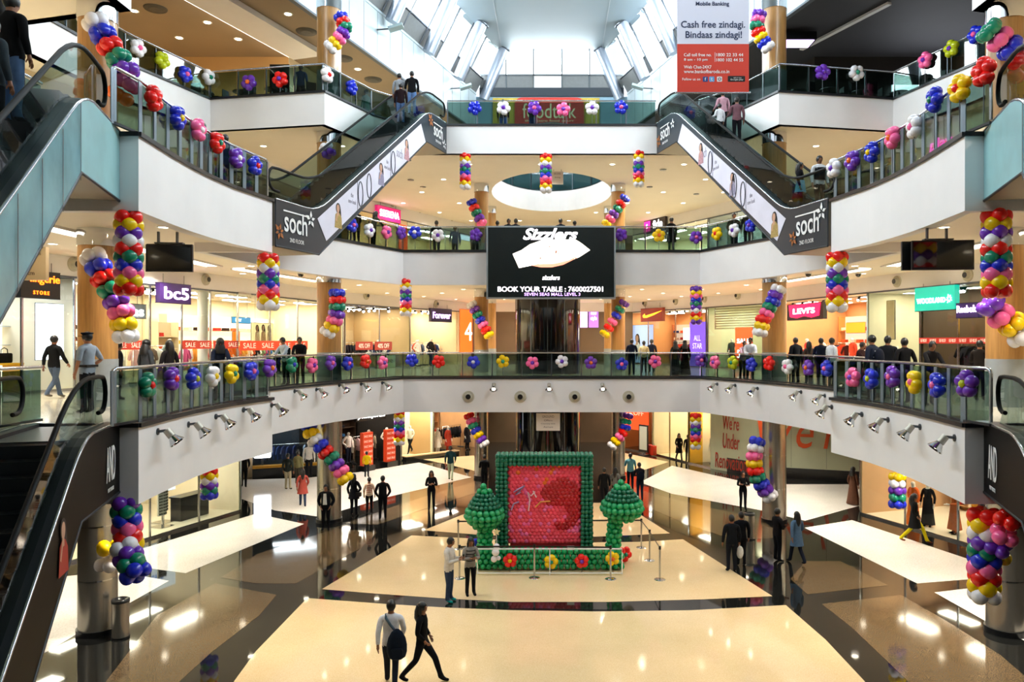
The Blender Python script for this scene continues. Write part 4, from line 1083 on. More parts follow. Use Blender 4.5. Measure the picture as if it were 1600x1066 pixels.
    # region of each vertex: nearest bone
    segs = [(V[a], V[b_], K[b_], R[a][0], R[b_][0]) for a, b_ in E]
    reg = []
    for v in bmesh_me.vertices:
        bd, bk = 9, None
        for a, b_, k, ra, rb in segs:
            ab = b_ - a; q = max(0, min(1, (v.co - a).dot(ab) / ab.length_squared)); dd = (v.co - (a + ab * q)).length - (ra + (rb - ra) * q)
            if dd < bd: bd, bk = dd, k
        reg.append(bk)
    bmesh_me.name = 'body'
    for p in bmesh_me.polygons: p.use_smooth = True
    head = V[hm].copy()
    BODY[key] = (bmesh_me, reg, head, {}); return BODY[key]
SETS = {'top_long': ('torso', 'arm', 'forearm'), 'top_short': ('torso', 'arm'), 'bottom': ('leg',), 'shoes': ('foot',)}
def foot_z(v, bd):
    me0, reg = bd[0], bd[1]
    if 'fz' not in bd[3]:
        lo = {1: 9, -1: 9}
        for q, r in zip(me0.vertices, reg):
            if r == 'foot': s_ = 1 if q.co.x > 0 else -1; lo[s_] = min(lo[s_], q.co.z)
        bd[3]['fz'] = lo
    return bd[3]['fz'][1 if v.x > 0 else -1]
def cloth(bd, kind, m, off, flare=0):
    me0, reg, head, cache = bd
    ck = (kind, off)
    if ck not in cache:
        S = set(SETS[kind]); 
        if kind.startswith('top'): S = S | {'pelvis'}
        idx = {}; vs_ = []; fs = []
        for p in me0.polygons:
            rs = [reg[i] for i in p.vertices]
            zl_ = min(me0.vertices[i].co.z for i in p.vertices); xx_ = [me0.vertices[i].co for i in p.vertices]
            okz = True
            if kind == 'bottom': rs = ['leg' if (r == 'torso' and me0.vertices[i].co.z < head.z - .60) else r for r, i in zip(rs, p.vertices)]
            if kind.startswith('top'): rs = ['torso' if (r == 'leg' and me0.vertices[i].co.z > head.z - .80) else r for r, i in zip(rs, p.vertices)]
            if kind == 'shoes': okz = max(v.z for v in xx_) < foot_z(xx_[0], bd) + .085
            if kind == 'bottom': S2 = S | {'foot'}; okz = sum(r in S for r in rs) * 2 > len(rs) or (sum(r in S2 for r in rs) * 2 > len(rs) and zl_ > foot_z(xx_[0], bd) + .05); rs = ['leg' if r == 'foot' else r for r in rs]
            if okz and sum(r in S for r in rs) * 2 > len(rs) and not (kind.startswith('top') and min(me0.vertices[i].co.z for i in p.vertices) < head.z - .79):
                f = []
                for i in p.vertices:
                    if i not in idx:
                        idx[i] = len(vs_); vv = me0.vertices[i]; vs_.append(tuple(vv.co + vv.normal * off))
                    f.append(idx[i])
                fs.append(f)
        cache[ck] = (vs_, fs)
    vs_, fs = cache[ck]
    me = bpy.data.meshes.new(kind); me.from_pydata(vs_, [], fs); me.materials.append(m)
    for p in me.polygons: p.use_smooth = True
    me.update(); return me
HAIRM = {}
def hair_mesh(style):
    if style in HAIRM: return HAIRM[style]
    b = MB(); b.ball((0, .018, .022), 1, 16, 12, 0, None, (.096, .114, .118))
    keep = []
    for f, sm in zip(b.f, b.s):
        c = sum((b.v[i] for i in f), Vector()) / len(f)
        if not (c.y < -.045 and c.z < .065) and not (c.z < -.03 and c.y < .01): keep.append(f)
    b.f = keep; b.m = [0] * len(keep); b.s = [True] * len(keep)
    if style == 'long':
        b.tube([(0, .06, .05), (0, .10, -.08), (0, .11, -.22), (0, .09, -.36)], .07, 10, rr=[.085, .09, .085, .04])
        for s in (-1, 1): b.tube([(s * .07, .03, .03), (s * .088, .03, -.08), (s * .085, .03, -.2)], .03, 8, rr=[.03, .035, .015])
    if style == 'bun': b.ball((0, .13, .04), .045, 10, 8)
    if style == 'scarf':
        b.ball((0, .02, .02), 1, 14, 10, 0, None, (.11, .125, .125)) ; b.tube([(0, .05, -.02), (0, .06, -.14), (0, .07, -.3)], .1, 12, rr=[.1, .14, .15])
    HAIRM[style] = b.mesh('hair', [M_HAIR]); return HAIRM[style]
def person(pos, label, pose='stand', face=180, h=1.72, top='#111214', bot='#14161c', shoes='#0c0c0c', hair='short', sleeve='long', fem=False, coat=None, skirt=None, bag=None, extra=None, cat='person', name='person', skin=None, group=None):
    """face: heading in degrees, 0 looks at the camera, 180 looks away"""
    lod = 0 if pos[1] < 26 else 1
    bd = body(pose, fem, lod)
    t = thing(name, label, cat, pos, math.radians(face), group); k = h / 1.76; t.scale = (k, k, k)
    me = bd[0].copy() if False else bd[0]
    if not me.materials: me.materials.append(M_SKIN)
    bo = link('body', me, t)
    if skin: bo.material_slots[0].link = 'OBJECT'; bo.material_slots[0].material = skin
    link('shirt' if not coat else 'jacket', cloth(bd, 'top_' + sleeve, fmat(coat or top), .014 if not coat else .024), t)
    link('trousers', cloth(bd, 'bottom', fmat(bot), .011), t)
    link('shoes', cloth(bd, 'shoes', fmat(shoes), .007), t)
    hd = bd[2]
    if hair: link('hair', hair_mesh(hair), t, (hd.x, hd.y, hd.z))
    if coat:
        MB().prism([(-.05, hd.z - .2), (.05, hd.z - .2), (.075, hd.z - .62), (-.075, hd.z - .62)], hd.y - .165, hd.y - .14).build('shirt', [fmat(top)], t)
    if lod == 0 and abs(((face + 180) % 360) - 180) < 100:
        for s in (-1, 1): MB().ball((hd.x + s * .03, hd.y - .088, hd.z + .012), .010, 8, 6).build('eye', [M_BLACK], t)
        MB().ball((hd.x, hd.y - .088, hd.z - .052), 1, 8, 6, 0, None, (.022, .01, .006)).build('mouth', [mat('lip_skin', '#6b3a30', .5)], t)
    dzs = hd.z - 1.635
    if skirt:
        hh, w_, col_ = skirt
        b = MB(); pr = []
        for i in range(8):
            q = i / 7; z = 1.12 - (1.12 - hh) * q; pr.append((.165 + (w_ - .165) * q ** 1.2, z))
        n = 28; V = []
        for r, z in pr:
            for i in range(n):
                a = 2 * PI * i / n; rr_ = r * (1 + .05 * math.sin(a * 7) * (1.12 - z)); V.append((rr_ * math.cos(a), rr_ * .82 * math.sin(a), z))
        b.add(V, [(j * n + i, j * n + (i + 1) % n, (j + 1) * n + (i + 1) % n, (j + 1) * n + i) for j in range(7) for i in range(n)], 0, True)
        b.build('skirt', [fmat(col_)], t)
    if bag == 'backpack':
        b = MB(); b.ball((0, .22, 1.16), 1, 16, 12, 0, None, (.17, .11, .25)); b.build('backpack', [fmat('#0d1220')], t)
    elif bag == 'sling':
        b = MB(); b.lathe([(0, -.3), (.1, -.29), (.17, -.24), (.2, -.14), (.2, .0), (.17, .14), (.11, .25), (.04, .31), (0, .32)], 20, 0, (-.13, .25, .95), None, (1, .6)); b.rbox(-.25, -.02, .33, .4, .72, .92, .05)
        b.build('backpack', [fmat('#131b28')], t)
        MB().tube([(-.1, .2, 1.2), (.0, .175, 1.32), (.09, .12, 1.44), (.1, 0, 1.475), (.08, -.13, 1.38), (.0, -.17, 1.2)], .028, 6).build('backpack_strap', [fmat('#4a5a66')], t)
    elif bag == 'white':
        wl = POSES[pose]['wr']; MB().ball((wl[0] - .02, wl[1], wl[2] - .32), 1, 12, 10, 0, None, (.11, .07, .2)).tube([(wl[0], wl[1], wl[2] - .06), (wl[0], wl[1], wl[2] - .2)], .015, 6).build('carrier_bag', [fmat('#e8e6e2')], t)
    elif bag == 'shoulder':
        MB().rbox(-.34, -.1, .0, .12, .82, 1.0, .04).build('handbag', [fmat('#1a1512')], t); MB().tube([(-.2, .06, 1.0), (-.14, .06, 1.25), (-.14, 0, 1.46), (-.16, -.1, 1.3), (-.2, .0, 1.0)], .009, 5).build('bag_strap', [fmat('#1a1512')], t)
    if extra: extra(t, hd)
    return t
def cap(t, hd):
    MB().lathe([(.088, .03), (.095, .065), (.125, .095), (.12, .115), (.0, .125)], 20, 0, (hd.x, hd.y + .012, hd.z)).build('peaked_cap', [fmat('#10131c')], t)
    MB().box(hd.x - .07, hd.x + .07, hd.y - .16, hd.y - .08, hd.z + .03, hd.z + .04).build('cap_peak', [M_BLACKG], t)
    MB().box(-.17, .17, -.135, .135, 1.0, 1.05).build('belt', [M_BLACK], t)
def phone(t, hd): MB().box(-.035, .035, -.42, -.405, 1.2, 1.33).build('phone', [M_BLACKG], t)
def stripes(colr, zs, w_=.19, d=.14):
    def f(t, hd):
        for z in zs: MB().lathe([(.152, z), (.154, z + .028)], 24, 0, (0, 0, 0), None, (1.0, .84)).build('stripe', [fmat(colr)], t)
    return f
def vest(colr):
    def f(t, hd): MB().lathe([(.165, 1.0), (.168, 1.1), (.182, 1.24), (.17, 1.38)], 24, 0, (0, 0, 0), None, (1, .84)).build('waistcoat', [fmat(colr)], t)
    return f
def G0(px, py): return at_z(px, py, 0.005)
def L1(px, py): return at_z(px, py, Z1 + .002)
def on(px, D, z):
    hole = HOLE3 if z > 15 else HOLE12
    for _ in range(60):
        x = (px - CX) / F * D
        if not any(inside((x + .42 * math.cos(a * PI / 4), D + .42 * math.sin(a * PI / 4)), hole) for a in range(8)): break
        D += .08
    return Vector((x, D, z + .002))
# ---- ground floor
person(G0(611, 1074), 'man in a white shirt with a dark backpack slung on one shoulder, walking away', 'walk', 188, 1.78, '#e3e1e6', '#1b1f2b', bag='sling')
person(G0(660, 1066), 'long-haired woman in a black hooded jacket striding beside the backpack man', 'stride', 82, 1.66, '#0d0d10', '#101218', hair='long', fem=True)
person(G0(702, 940), 'man in a pale shirt and blue jeans with teal trainers, looking at his phone', 'phone', 75, 1.74, '#cfc8bf', '#2b3850', shoes='#0f8f86', extra=phone)
person(G0(735, 930), 'woman in a black and white patterned sweater photographing with her phone', 'phone', 20, 1.62, '#8a8580', '#121317', hair='long', fem=True, extra=lambda t, h: (phone(t, h), stripes('#1b1a1c', (1.05, 1.15, 1.25, 1.35))(t, h)))
person(G0(674, 797), 'slim person in black holding a phone, alone on the brown floor', 'phone', 10, 1.66, '#0f0f12', '#101015', hair='long', fem=True)
person(G0(577, 803), 'person in a red and white striped top, middle of the trio', 'stand', 185, 1.5, '#d8b79a', '#131318', hair='bun', fem=True, sleeve='short', extra=stripes('#a8352c', (1.05, 1.13, 1.21, 1.29, 1.37)))
person(G0(598, 812), 'man in black standing with legs apart, right of the trio', 'pocket', 195, 1.74, '#0c0c0f', '#0d0d11')
person(G0(553, 806), 'woman in a long black top with a handbag, left of the trio', 'hip', 170, 1.7, '#0d0c10', '#101014', hair='long', fem=True, bag='shoulder', skirt=(.72, .24, '#0d0c10'))
person(G0(509, 829), 'man in an open black jacket over a white shirt, leaning by the left steel column', 'pocket', 5, 1.72, '#e6e2dd', '#0d0d12', coat='#0e0f13')
person(G0(473, 792), 'woman in a red tunic and blue jeans walking left of the steel column', 'walk', 200, 1.62, '#a5483e', '#223049', hair='long', fem=True, skirt=(.62, .25, '#a5483e'))
person(G0(450, 765), 'man in a dark jacket and pale trousers standing behind the woman in red', 'stand', 175, 1.72, '#2a3332', '#b3ab92')
person(G0(466, 757), 'man in an olive shirt standing beside the dark-jacketed man', 'stand', 165, 1.66, '#8a8660', '#4a4740')
person(G0(381, 762), 'man in a black suit walking at the left shopfront edge', 'walk', 200, 1.75, '#0b0c0e', '#0c0d10')
person(G0(573, 746), 'child in a yellow top between the orange sale racks', 'stand', 180, 1.35, '#d9b90e', '#15161d')
person(G0(704, 751), 'man in a dark teal sweater and pale green trousers walking away', 'walk', 182, 1.76, '#15343a', '#b5bf9f')
person(G0(985, 765), 'man in a light blue shirt standing behind the right balloon tree', 'reach', 170, 1.74, '#6fb3c4', '#17202c', sleeve='short')
person(G0(1000, 782), 'man with a black backpack bending behind the right balloon tree', 'lean', 185, 1.66, '#1b1c22', '#1c2736', bag='backpack')
person(G0(962, 788), 'person in a grey scarf with a white bag near the drum', 'stand', 150, 1.6, '#6b6a66', '#17161a', hair='long', fem=True, bag='white')
person(G0(944, 790), 'person in black in the shade beside the balloon frame', 'stand', 180, 1.62, '#101012', '#0e0e12')
person(G0(757, 765), 'person in dark clothes reading by the left drum column', 'phone', 200, 1.66, '#16181a', '#121317', extra=phone)
person(G0(1161, 797), 'woman in black with folded arms facing the camera beside a litter bin', 'crossed', 0, 1.64, '#0c0c0e', '#0e0f14', hair='long', fem=True)
person(G0(1143, 893), 'man in a black jacket with a red collar, seen from behind, carrying a white bag', 'stand', 182, 1.74, '#14171d', '#171a22', bag='white', extra=lambda t, h: MB().lathe([(.07, -.13), (.085, -.16)], 16, 0, tuple(h)).build('red_collar', [fmat('#a81818')], t))
person(G0(1158, 884), 'person in black close in front of the red-collared man', 'stand', 182, 1.7, '#101116', '#0f1014')
person(G0(1215, 877), 'man in black with folded arms left of the blue-coated woman', 'crossed', 110, 1.7, '#131012', '#101014')
person(G0(1245, 881), 'woman with long hair in a long grey-blue coat seen from behind', 'walk', 195, 1.66, '#55708c', '#191e2b', hair='long', fem=True, skirt=(.62, .24, '#55708c'))
person(G0(1333, 788), 'woman in a long brown robe and head covering near the hoarding', 'stand', 120, 1.62, '#4a2e22', '#3a241b', hair='scarf', fem=True, skirt=(.03, .33, '#54372a'))
person(G0(1429, 848), 'person in black with bright yellow striped trousers striding by the right shop', 'stride', 60, 1.72, '#111113', '#d2bf12', shoes='#5a2a1a', skirt=(.55, .27, '#111113'), fem=True, hair='long')
person(G0(1061, 720), 'woman in black walking out of the bright shop beside the hoarding', 'walk', 10, 1.62, '#141114', '#161318', hair='long', fem=True, skirt=(.5, .24, '#141114'))
person(G0(1075, 722), 'person in dark clothes following the woman out of the bright shop', 'stand', 170, 1.6, '#1d1a1c', '#121216')
# ---- first gallery
person(L1(85, 622), 'man in a black jacket and faded jeans walking towards the bag shop', 'walk', 165, 1.74, '#131518', '#47566b', shoes='#6a6257')
person(on(136, 16.9, Z1), 'security guard in a grey shirt and peaked cap beside the near left column', 'hip', 262, 1.78, '#7c8794', '#14151b', sleeve='short', extra=cap)
person(on(229, 20.2, Z1), 'woman in black with a grey patterned top on the left gallery, nearest the column', 'stand', 160, 1.62, '#3c4148', '#14151a', hair='scarf', fem=True)
person(on(264, 19.6, Z1), 'long-haired woman in dark clothes on the left gallery, facing right', 'stand', 240, 1.6, '#1a1618', '#14151a', hair='long', fem=True)
person(on(343, 20.6, Z1), 'person in black and blue leaning on the left gallery rail', 'lean', 30, 1.66, '#141a2c', '#14151a', hair='scarf', fem=True)
person(on(186, 20.8, Z1), 'person in black mostly hidden by the near left column', 'stand', 120, 1.55, '#111216', '#131418')
person(on(447, 27.6, Z1), 'man in white shirt and black waistcoat leaning left of the veneer column', 'lean', 330, 1.72, '#aab4c0', '#15161c', extra=vest('#101216'))
person(on(469, 28.2, Z1), 'man in a black jacket leaning on the rail next to the veneer column', 'lean', 10, 1.74, '#101014', '#12131a')
person(on(987, 36.5, Z1), 'man in navy before the sports shop, leftmost of the three', 'stand', 180, 1.68, '#131b33', '#27344d')
person(on(1006, 37.5, Z1), 'man in cream shirt before the sports shop, middle of the three', 'stand', 175, 1.6, '#cfc39a', '#2b2c33')
person(on(1018, 38.5, Z1), 'person in dark blue before the sports shop, rightmost of the three', 'stand', 190, 1.68, '#171c2e', '#1b202e')
person(on(1055, 35.3, Z1), 'woman in a dark green-grey robe and headscarf by the far rail', 'stand', 190, 1.6, '#23282a', '#1a1c20', hair='scarf', fem=True, skirt=(.04, .3, '#23282a'))
person(on(1070, 35.6, Z1), 'woman in a black abaya next to the woman with the pale headscarf', 'stand', 175, 1.64, '#0c0c0f', '#0c0c0f', hair='scarf', fem=True, skirt=(.03, .3, '#0c0c0f'))
person(on(1160, 29.4, Z1), 'boy in a pink shirt leaning beside the man in the white shirt', 'lean', 20, 1.6, '#c7a9b8', '#17181f')
person(on(1172, 29.7, Z1), 'man in a white shirt leaning on the rail by the right veneer column', 'lean', 350, 1.74, '#dfe2ea', '#1a1c26')
person(on(1243, 27.6, Z1), 'man in a dark suit with a light shirt in front of the red jeans shop', 'stand', 200, 1.72, '#c9ced6', '#12141a', coat='#14181f')
person(on(1264, 27.2, Z1), 'person in a floral dark top between the suited man and the white shirt', 'stand', 180, 1.58, '#4a3a34', '#15161c', hair='long', fem=True)
person(on(1283, 26.3, Z1), 'person in navy with folded arms right of the floral top', 'crossed', 150, 1.7, '#121727', '#14151c')
person(on(1300, 25.2, Z1), 'man in a white shirt seen from the side above the far right rail', 'reach', 110, 1.7, '#e8e8ea', '#1b1d26')
person(on(1362, 20.0, Z1), 'man in a navy and white striped sweater with a backpack on the right gallery', 'stand', 215, 1.74, '#1a2133', '#15171e', bag='backpack', extra=stripes('#c7cad2', (1.08, 1.16, 1.24, 1.32)))
person(on(1387, 20.6, Z1), 'person with a teal hood next to the striped sweater', 'stand', 160, 1.72, '#1c8f8a', '#14151c', coat='#101218')
person(on(1341, 20.9, Z1), 'person in maroon reaching over the rail left of the striped sweater', 'lean', 40, 1.55, '#2f1a1c', '#15151a')
person(on(1413, 19.6, Z1), 'man in black seen from behind on the right gallery', 'pocket', 185, 1.66, '#0d0d10', '#101116')
person(on(1451, 19.0, Z1), 'person in black leaning over the right gallery rail near the shop sign', 'lean', 10, 1.58, '#121012', '#101015')
person(on(1531, 20.4, Z1), 'person in dark clothes handling an orange cloth at the right shop', 'reach', 130, 1.6, '#1c1714', '#14151c')
# ---- second gallery
person(on(682, 36.0, Z2), 'man in a black suit standing with spread arms left of the screen', 'pocket', 185, 1.74, '#0f1013', '#24262c')
person(on(711, 37.2, Z2), 'man in dark blue behind the rail left of the screen', 'stand', 10, 1.66, '#1b3555', '#12151c')
person(on(743, 37.0, Z2), 'person in dark green next to the screen edge', 'stand', 10, 1.6, '#143a36', '#101418')
person(on(557, 31.0, Z2), 'person in black leaning low on the rail under the escalator', 'lean', 200, 1.5, '#0e0e11', '#121216')
person(on(583, 31.6, Z2), 'person in olive grey leaning on the rail by the pink sign', 'lean', 140, 1.55, '#3c4234', '#1a1b1e', hair='long', fem=True)
for px, lb in ((777, 'leftmost of the heads above the screen'), (795, 'second of the heads above the screen'), (806, 'third of the heads above the screen'), (876, 'fourth of the heads above the screen'), (898, 'rightmost of the heads above the screen')):
    person(on(px, 35.2, Z2), 'dark-haired visitor, ' + lb, 'stand', random.choice((20, 170, 200)), 1.7 if px in (795, 876, 806) else 1.6, '#1a1d24', '#14161c')
person(on(1049, 34.7, Z2), 'woman in black with a green kurta hem at the second gallery rail', 'stand', 200, 1.68, '#0f0f11', '#144a38', hair='bun', fem=True, skirt=(.6, .26, '#0f0f11'))
person(on(1147, 34.2, Z2), 'bald man in a black jacket facing the camera behind the right rail', 'pocket', 5, 1.8, '#101113', '#2b2d33', hair='short')
person(on(1168, 33.0, Z2), 'person in dark clothes half hidden by the right escalator', 'stand', 180, 1.7, '#14151a', '#14161e')
person(on(318, 19.6, Z2), 'woman in a pale pink and white sari on the near left second gallery', 'phone', 300, 1.66, '#c9d3df', '#d9c5cf', hair='short', fem=True, skirt=(.06, .3, '#dcb9c8'))
person(on(352, 20.6, Z2), 'man in navy walking behind the woman in the sari', 'stand', 200, 1.62, '#2f4763', '#151a26')
# ---- top gallery
person(on(470, 30.9, Z3), 'man in a blue shirt with his back turned by the top left column', 'stand', 185, 1.7, '#33527f', '#141a26')
person(on(572, 34.0, Z3), 'man in a dark green jacket standing left of the escalator top', 'stand', 240, 1.72, '#124c3c', '#3a4a62')
person(on(786, 35.4, Z3), 'person in maroon and blue standing near the food court sign', 'stand', 170, 1.72, '#231418', '#3b4f8c', hair='long', fem=True)
person(on(832, 35.4, Z3), 'person in a black hat posing in front of the red sign panel', 'crossed', 140, 1.72, '#141216', '#1d2b55')
# ---- riders on the escalators
def rider(key, u, off, label, **kw):
    t, Mx, L, H, u1, u2, bot, line = ESC[key]
    n = 27; ru = (u2 - u1) / n; k = int((u - u1) / ru); uu = u1 + ru * (k + .5) if u1 < u < u2 else u
    z = line(u) if not (u1 < u < u2) else (H / n) * (k + 1) - .03
    p = t.matrix_world @ (Mx @ Vector((uu, off, z))) if False else Vector(t.location) + (Mx @ Vector((uu, off, z)))
    person(p + Vector((0, 0, .004)), label, **kw)
rider('midleft', 9.0, .55, 'person in a maroon jacket and jeans riding the left escalator, lowest of three', pose='stand', face=190, h=1.6, top='#1c0f12', bot='#4a628a')
rider('midleft', 10.1, .5, 'man in a black jacket holding the handrail near the top of the left escalator', pose='rail', face=185, h=1.78, top='#0d0e11', bot='#5c7aa8')
rider('midleft', 10.0, 1.05, 'man in a grey jumper near the top of the left escalator', pose='stand', face=185, h=1.74, top='#8b9097', bot='#22283a')
rider('midright', 2.1, .45, 'long-haired woman in black with a pale blue dupatta at the right escalator foot', pose='stand', face=60, h=1.55, top='#101014', bot='#16171d', hair='long', fem=True, skirt=(.7, .24, '#7fb6cf'))
rider('midright', 1.9, .98, 'man in a white shirt and black waistcoat at the right escalator foot', pose='stand', face=10, h=1.74, top='#d9dce2', bot='#14161d', extra=vest('#101116'))
rider('midright', 7.7, .5, 'child in a white top riding the right escalator', pose='reach', face=200, h=1.35, top='#d9dadf', bot='#15171d')
rider('midright', 8.2, .95, 'person in a pink shirt riding the right escalator behind the banner', pose='rail', face=185, h=1.66, top='#b98e9b', bot='#14151b')
rider('midright', 7.3, 1.05, 'man in a mauve shirt standing on the right escalator', pose='reach', face=175, h=1.74, top='#6b4a52', bot='#0f1014')
rider('upleft', 8.75, .55, 'man in a black jacket riding near the top of the near left escalator', pose='rail', face=165, h=1.82, top='#0a0a0c', bot='#4d668a')
rider('upleft', 7.7, .5, 'man in a dark grey pullover holding the handrail of the near left escalator', pose='rail', face=165, h=1.76, top='#2c353b', bot='#101216')
rider('upleft', 9.3, .8, 'woman with long dark hair and a patterned shawl on the near left escalator', pose='stand', face=165, h=1.62, top='#3a2320', bot='#141414', hair='long', fem=True)
# ================================================================== SCREEN, BANNER, TELEVISIONS, SPOTLIGHTS ...
def em(name, h, e): return mat(name, h, .5, emit=e)
p0 = at_d(760, 353, 32.9); p1 = at_d(962, 467, 32.9); W_ = p1.x - p0.x; H_ = p0.z - p1.z
t = thing('video_screen', 'large black video screen hung on the middle gallery, advertising a restaurant table booking', 'screen', ((p0.x + p1.x) / 2, 32.9, p1.z))
MB().box(-W_ / 2, W_ / 2, 0, .44, 0, H_).build('housing', [mat('grey_housing', '#9fa5a8', .4, .5)], t)
MB().box(-W_ / 2 + .07, W_ / 2 - .07, -.02, 0, .07, H_ - .07).build('display', [mat('screen_black', '#07100f', .25, emit=.02, emit_color='#0c2320')], t)
M_SCW = em('screen_white', '#fff2fb', 3.2); M_SCV = em('screen_lilac', '#c79be8', 2.2)
sx = W_ / 202.0
def S(px, py): return ((px - 861) * sx, (467 - py) * sx)
text('advert_lettering', 'Sizzlers', t, S(860, 0)[0], -.03, S(0, 366)[1], 2.35, .5, M_SCW, .01, .35, .03)
MB().prism([S(*q) for q in ((801, 397), (815, 391), (828, 382), (845, 376), (870, 374), (900, 375), (908, 380), (922, 391), (905, 402), (885, 410), (865, 413), (840, 413), (826, 416), (811, 419))], -.03, -.02).build('advert_picture', [em('screen_cream', '#fff3e0', 2.6)], t)
MB().prism([S(*q) for q in ((830, 415), (845, 413), (868, 412), (888, 407), (902, 400), (896, 406), (880, 414), (862, 418), (845, 418))], -.04, -.03).build('advert_picture', [em('screen_salmon', '#f0876c', 1.6)], t)
random.seed(11); b = MB()
for k in range(16):
    x, z = S(random.uniform(842, 900), random.uniform(384, 404)); q = random.uniform(.02, .05); b.prism([(x + q * math.cos(a * PI / 3), z + q * .6 * math.sin(a * PI / 3)) for a in range(6)], -.034, -.03)
o_ = b.build('advert_garnish', [em('screen_brown', '#8c4a2a', .8)], t)
text('advert_lettering', 'sizzlers', t, S(861, 0)[0], -.03, S(0, 434)[1], .75, .2, M_SCW, .01, .2, .02)
text('advert_lettering', 'BOOK YOUR TABLE : 7600027501', t, S(860, 0)[0], -.03, S(0, 452)[1], 4.5, .22, M_SCW, .01, 0, .012)
text('advert_lettering', 'SEVEN SEAS MALL LEVEL 3', t, S(863, 0)[0], -.03, S(0, 460)[1], 2.4, .13, M_SCV, .01, 0, .008)
# hanging banner
BD_ = 22.0; p0 = at_d(1058, 145, BD_); p1 = at_d(1170, 145, BD_); W_ = p1.x - p0.x; k = W_ / 112.0
t = thing('hanging_banner', 'tall red and pale lilac mobile banking banner hanging over the right escalator', 'banner', ((p0.x + p1.x) / 2, BD_, p0.z))
hr = (145 - 69) * k
MB().box(-W_ / 2, W_ / 2, -.012, .012, 0, hr).build('red_cloth', [mat('banner_red', '#d63a24', .6)], t)
MB().box(-W_ / 2, W_ / 2, -.012, .012, hr, hr + 3.0).build('lilac_cloth', [mat('banner_lilac', '#dcdcee', .6)], t)
MB().cyl((-W_ / 2 - .05, 0, 0), (W_ / 2 + .05, 0, 0), .025, n=8).cyl((-W_ / 2 - .05, 0, hr + 3.0), (W_ / 2 + .05, 0, hr + 3.0), .025, n=8).build('pole', [M_STEEL], t)
for s in (-1, 1): MB().cyl((s * W_ / 2.2, 0, hr + 3.0), (s * W_ / 2.2, 0, 25.7 - p0.z), .006, n=5).build('cable', [M_STEELD], t)
M_BW = mat('banner_white', '#f6f1ee', .6); M_BN = mat('banner_navy', '#1f2d55', .6)
def bt(s, px, py, w_, m, hh=None, sl=0, of=0): text('lettering', s, t, (px - 1114) * k, -.015, (145 - py) * k, w_ * k, (hh * k if hh else None), m, .006, sl, of)
bt('Mobile Banking', 1113, 7, 52, M_BN, 8, 0, .015); bt('Cash free zindagi.', 1114, 40, 100, M_BN, 14, 0, .01); bt('Bindaas zindagi!', 1115, 56, 88, M_BN, 14, 0, .01)
bt('Call toll free no.', 1090, 86, 43, M_BW, 5, 0, .01); bt('8 am - 10 pm', 1087, 94, 37, M_BW, 5, 0, .01); bt('1800 22 33 44', 1140, 86, 42, M_BW, 5, 0, .01); bt('1800 102 44 55', 1140, 94, 42, M_BW, 5, 0, .01)
bt('Web Chat-24X7', 1090, 105, 43, M_BW, 5, 0, .01); bt('www.bankofbaroda.co.in', 1104, 112, 71, M_BW, 5.5, 0, .01); bt('Follow us on', 1080, 124, 28, M_BW, 4, 0, .005)
for px, c, ch in ((1102, '#2b3f86', 'f'), (1112, '#5aa0d8', 't'), (1124, '#e8e2e2', 'o')):
    MB().rbox((px - 1114 - 4) * k, (px - 1114 + 4) * k, -.018, -.012, (145 - 128) * k, (145 - 120) * k, .02).build('social_icon', [mat('icon_' + c[1:], c, .5)], t); text('lettering', ch, t, (px - 1114) * k, -.02, (145 - 124) * k, None, 5 * k, M_BW if ch != 'o' else M_BN, .004)
MB().rbox((1137 - 1114) * k, (1164 - 1114) * k, -.018, -.012, (145 - 128) * k, (145 - 119) * k, .02).build('store_badge', [M_BLACK], t); bt('GET IT ON', 1152, 122, 12, M_BW, 1.6)
text('lettering', 'Google play', t, (1151 - 1114) * k, -.02, (145 - 125) * k, 20 * k, 3 * k, M_BW, .004)
MB().box((1117 - 1114) * k - .005, (1117 - 1114) * k + .005, -.015, -.012, (145 - 97) * k, (145 - 82) * k).build('rule', [M_BW], t)
# televisions hanging in pairs
def tv(px0, px1, py0, py1, D, ztop, label, yaw):
    a = at_d(px0, py1, D); b_ = at_d(px1, py0, D); w_ = b_.x - a.x; h_ = b_.z - a.z
    t = thing('hanging_television', label, 'television', ((a.x + b_.x) / 2, D, a.z), yaw)
    MB().box(-w_ / 2, w_ / 2, -.05, .03, 0, h_).build('casing', [M_BLACK], t); MB().box(-w_ / 2 + .03, w_ / 2 - .03, -.056, -.05, .06, h_ - .03).build('screen', [M_BLACKG], t)
    MB().box(-w_ / 2 - .12, w_ / 2 - .14, .22, .3, .02, h_ + .02).build('rear_casing', [M_BLACK], t)
    for x in (-.28, .12): MB().box(x - .02, x + .02, .05, .12, h_ - .3, ztop - a.z).build('hanger', [M_STEELD], t)
    MB().box(-.35, .25, .02, .2, h_ + .02, h_ + .05).build('bracket', [M_STEELD], t)
tv(232, 300, 382, 425, 17.2, Z2 - 1.46, 'black television pair hanging behind the left balloon garland', .12)
tv(1426, 1518, 376, 422, 16.6, Z2 - 1.46, 'black television pair hanging from the ceiling edge on the right', -.12)
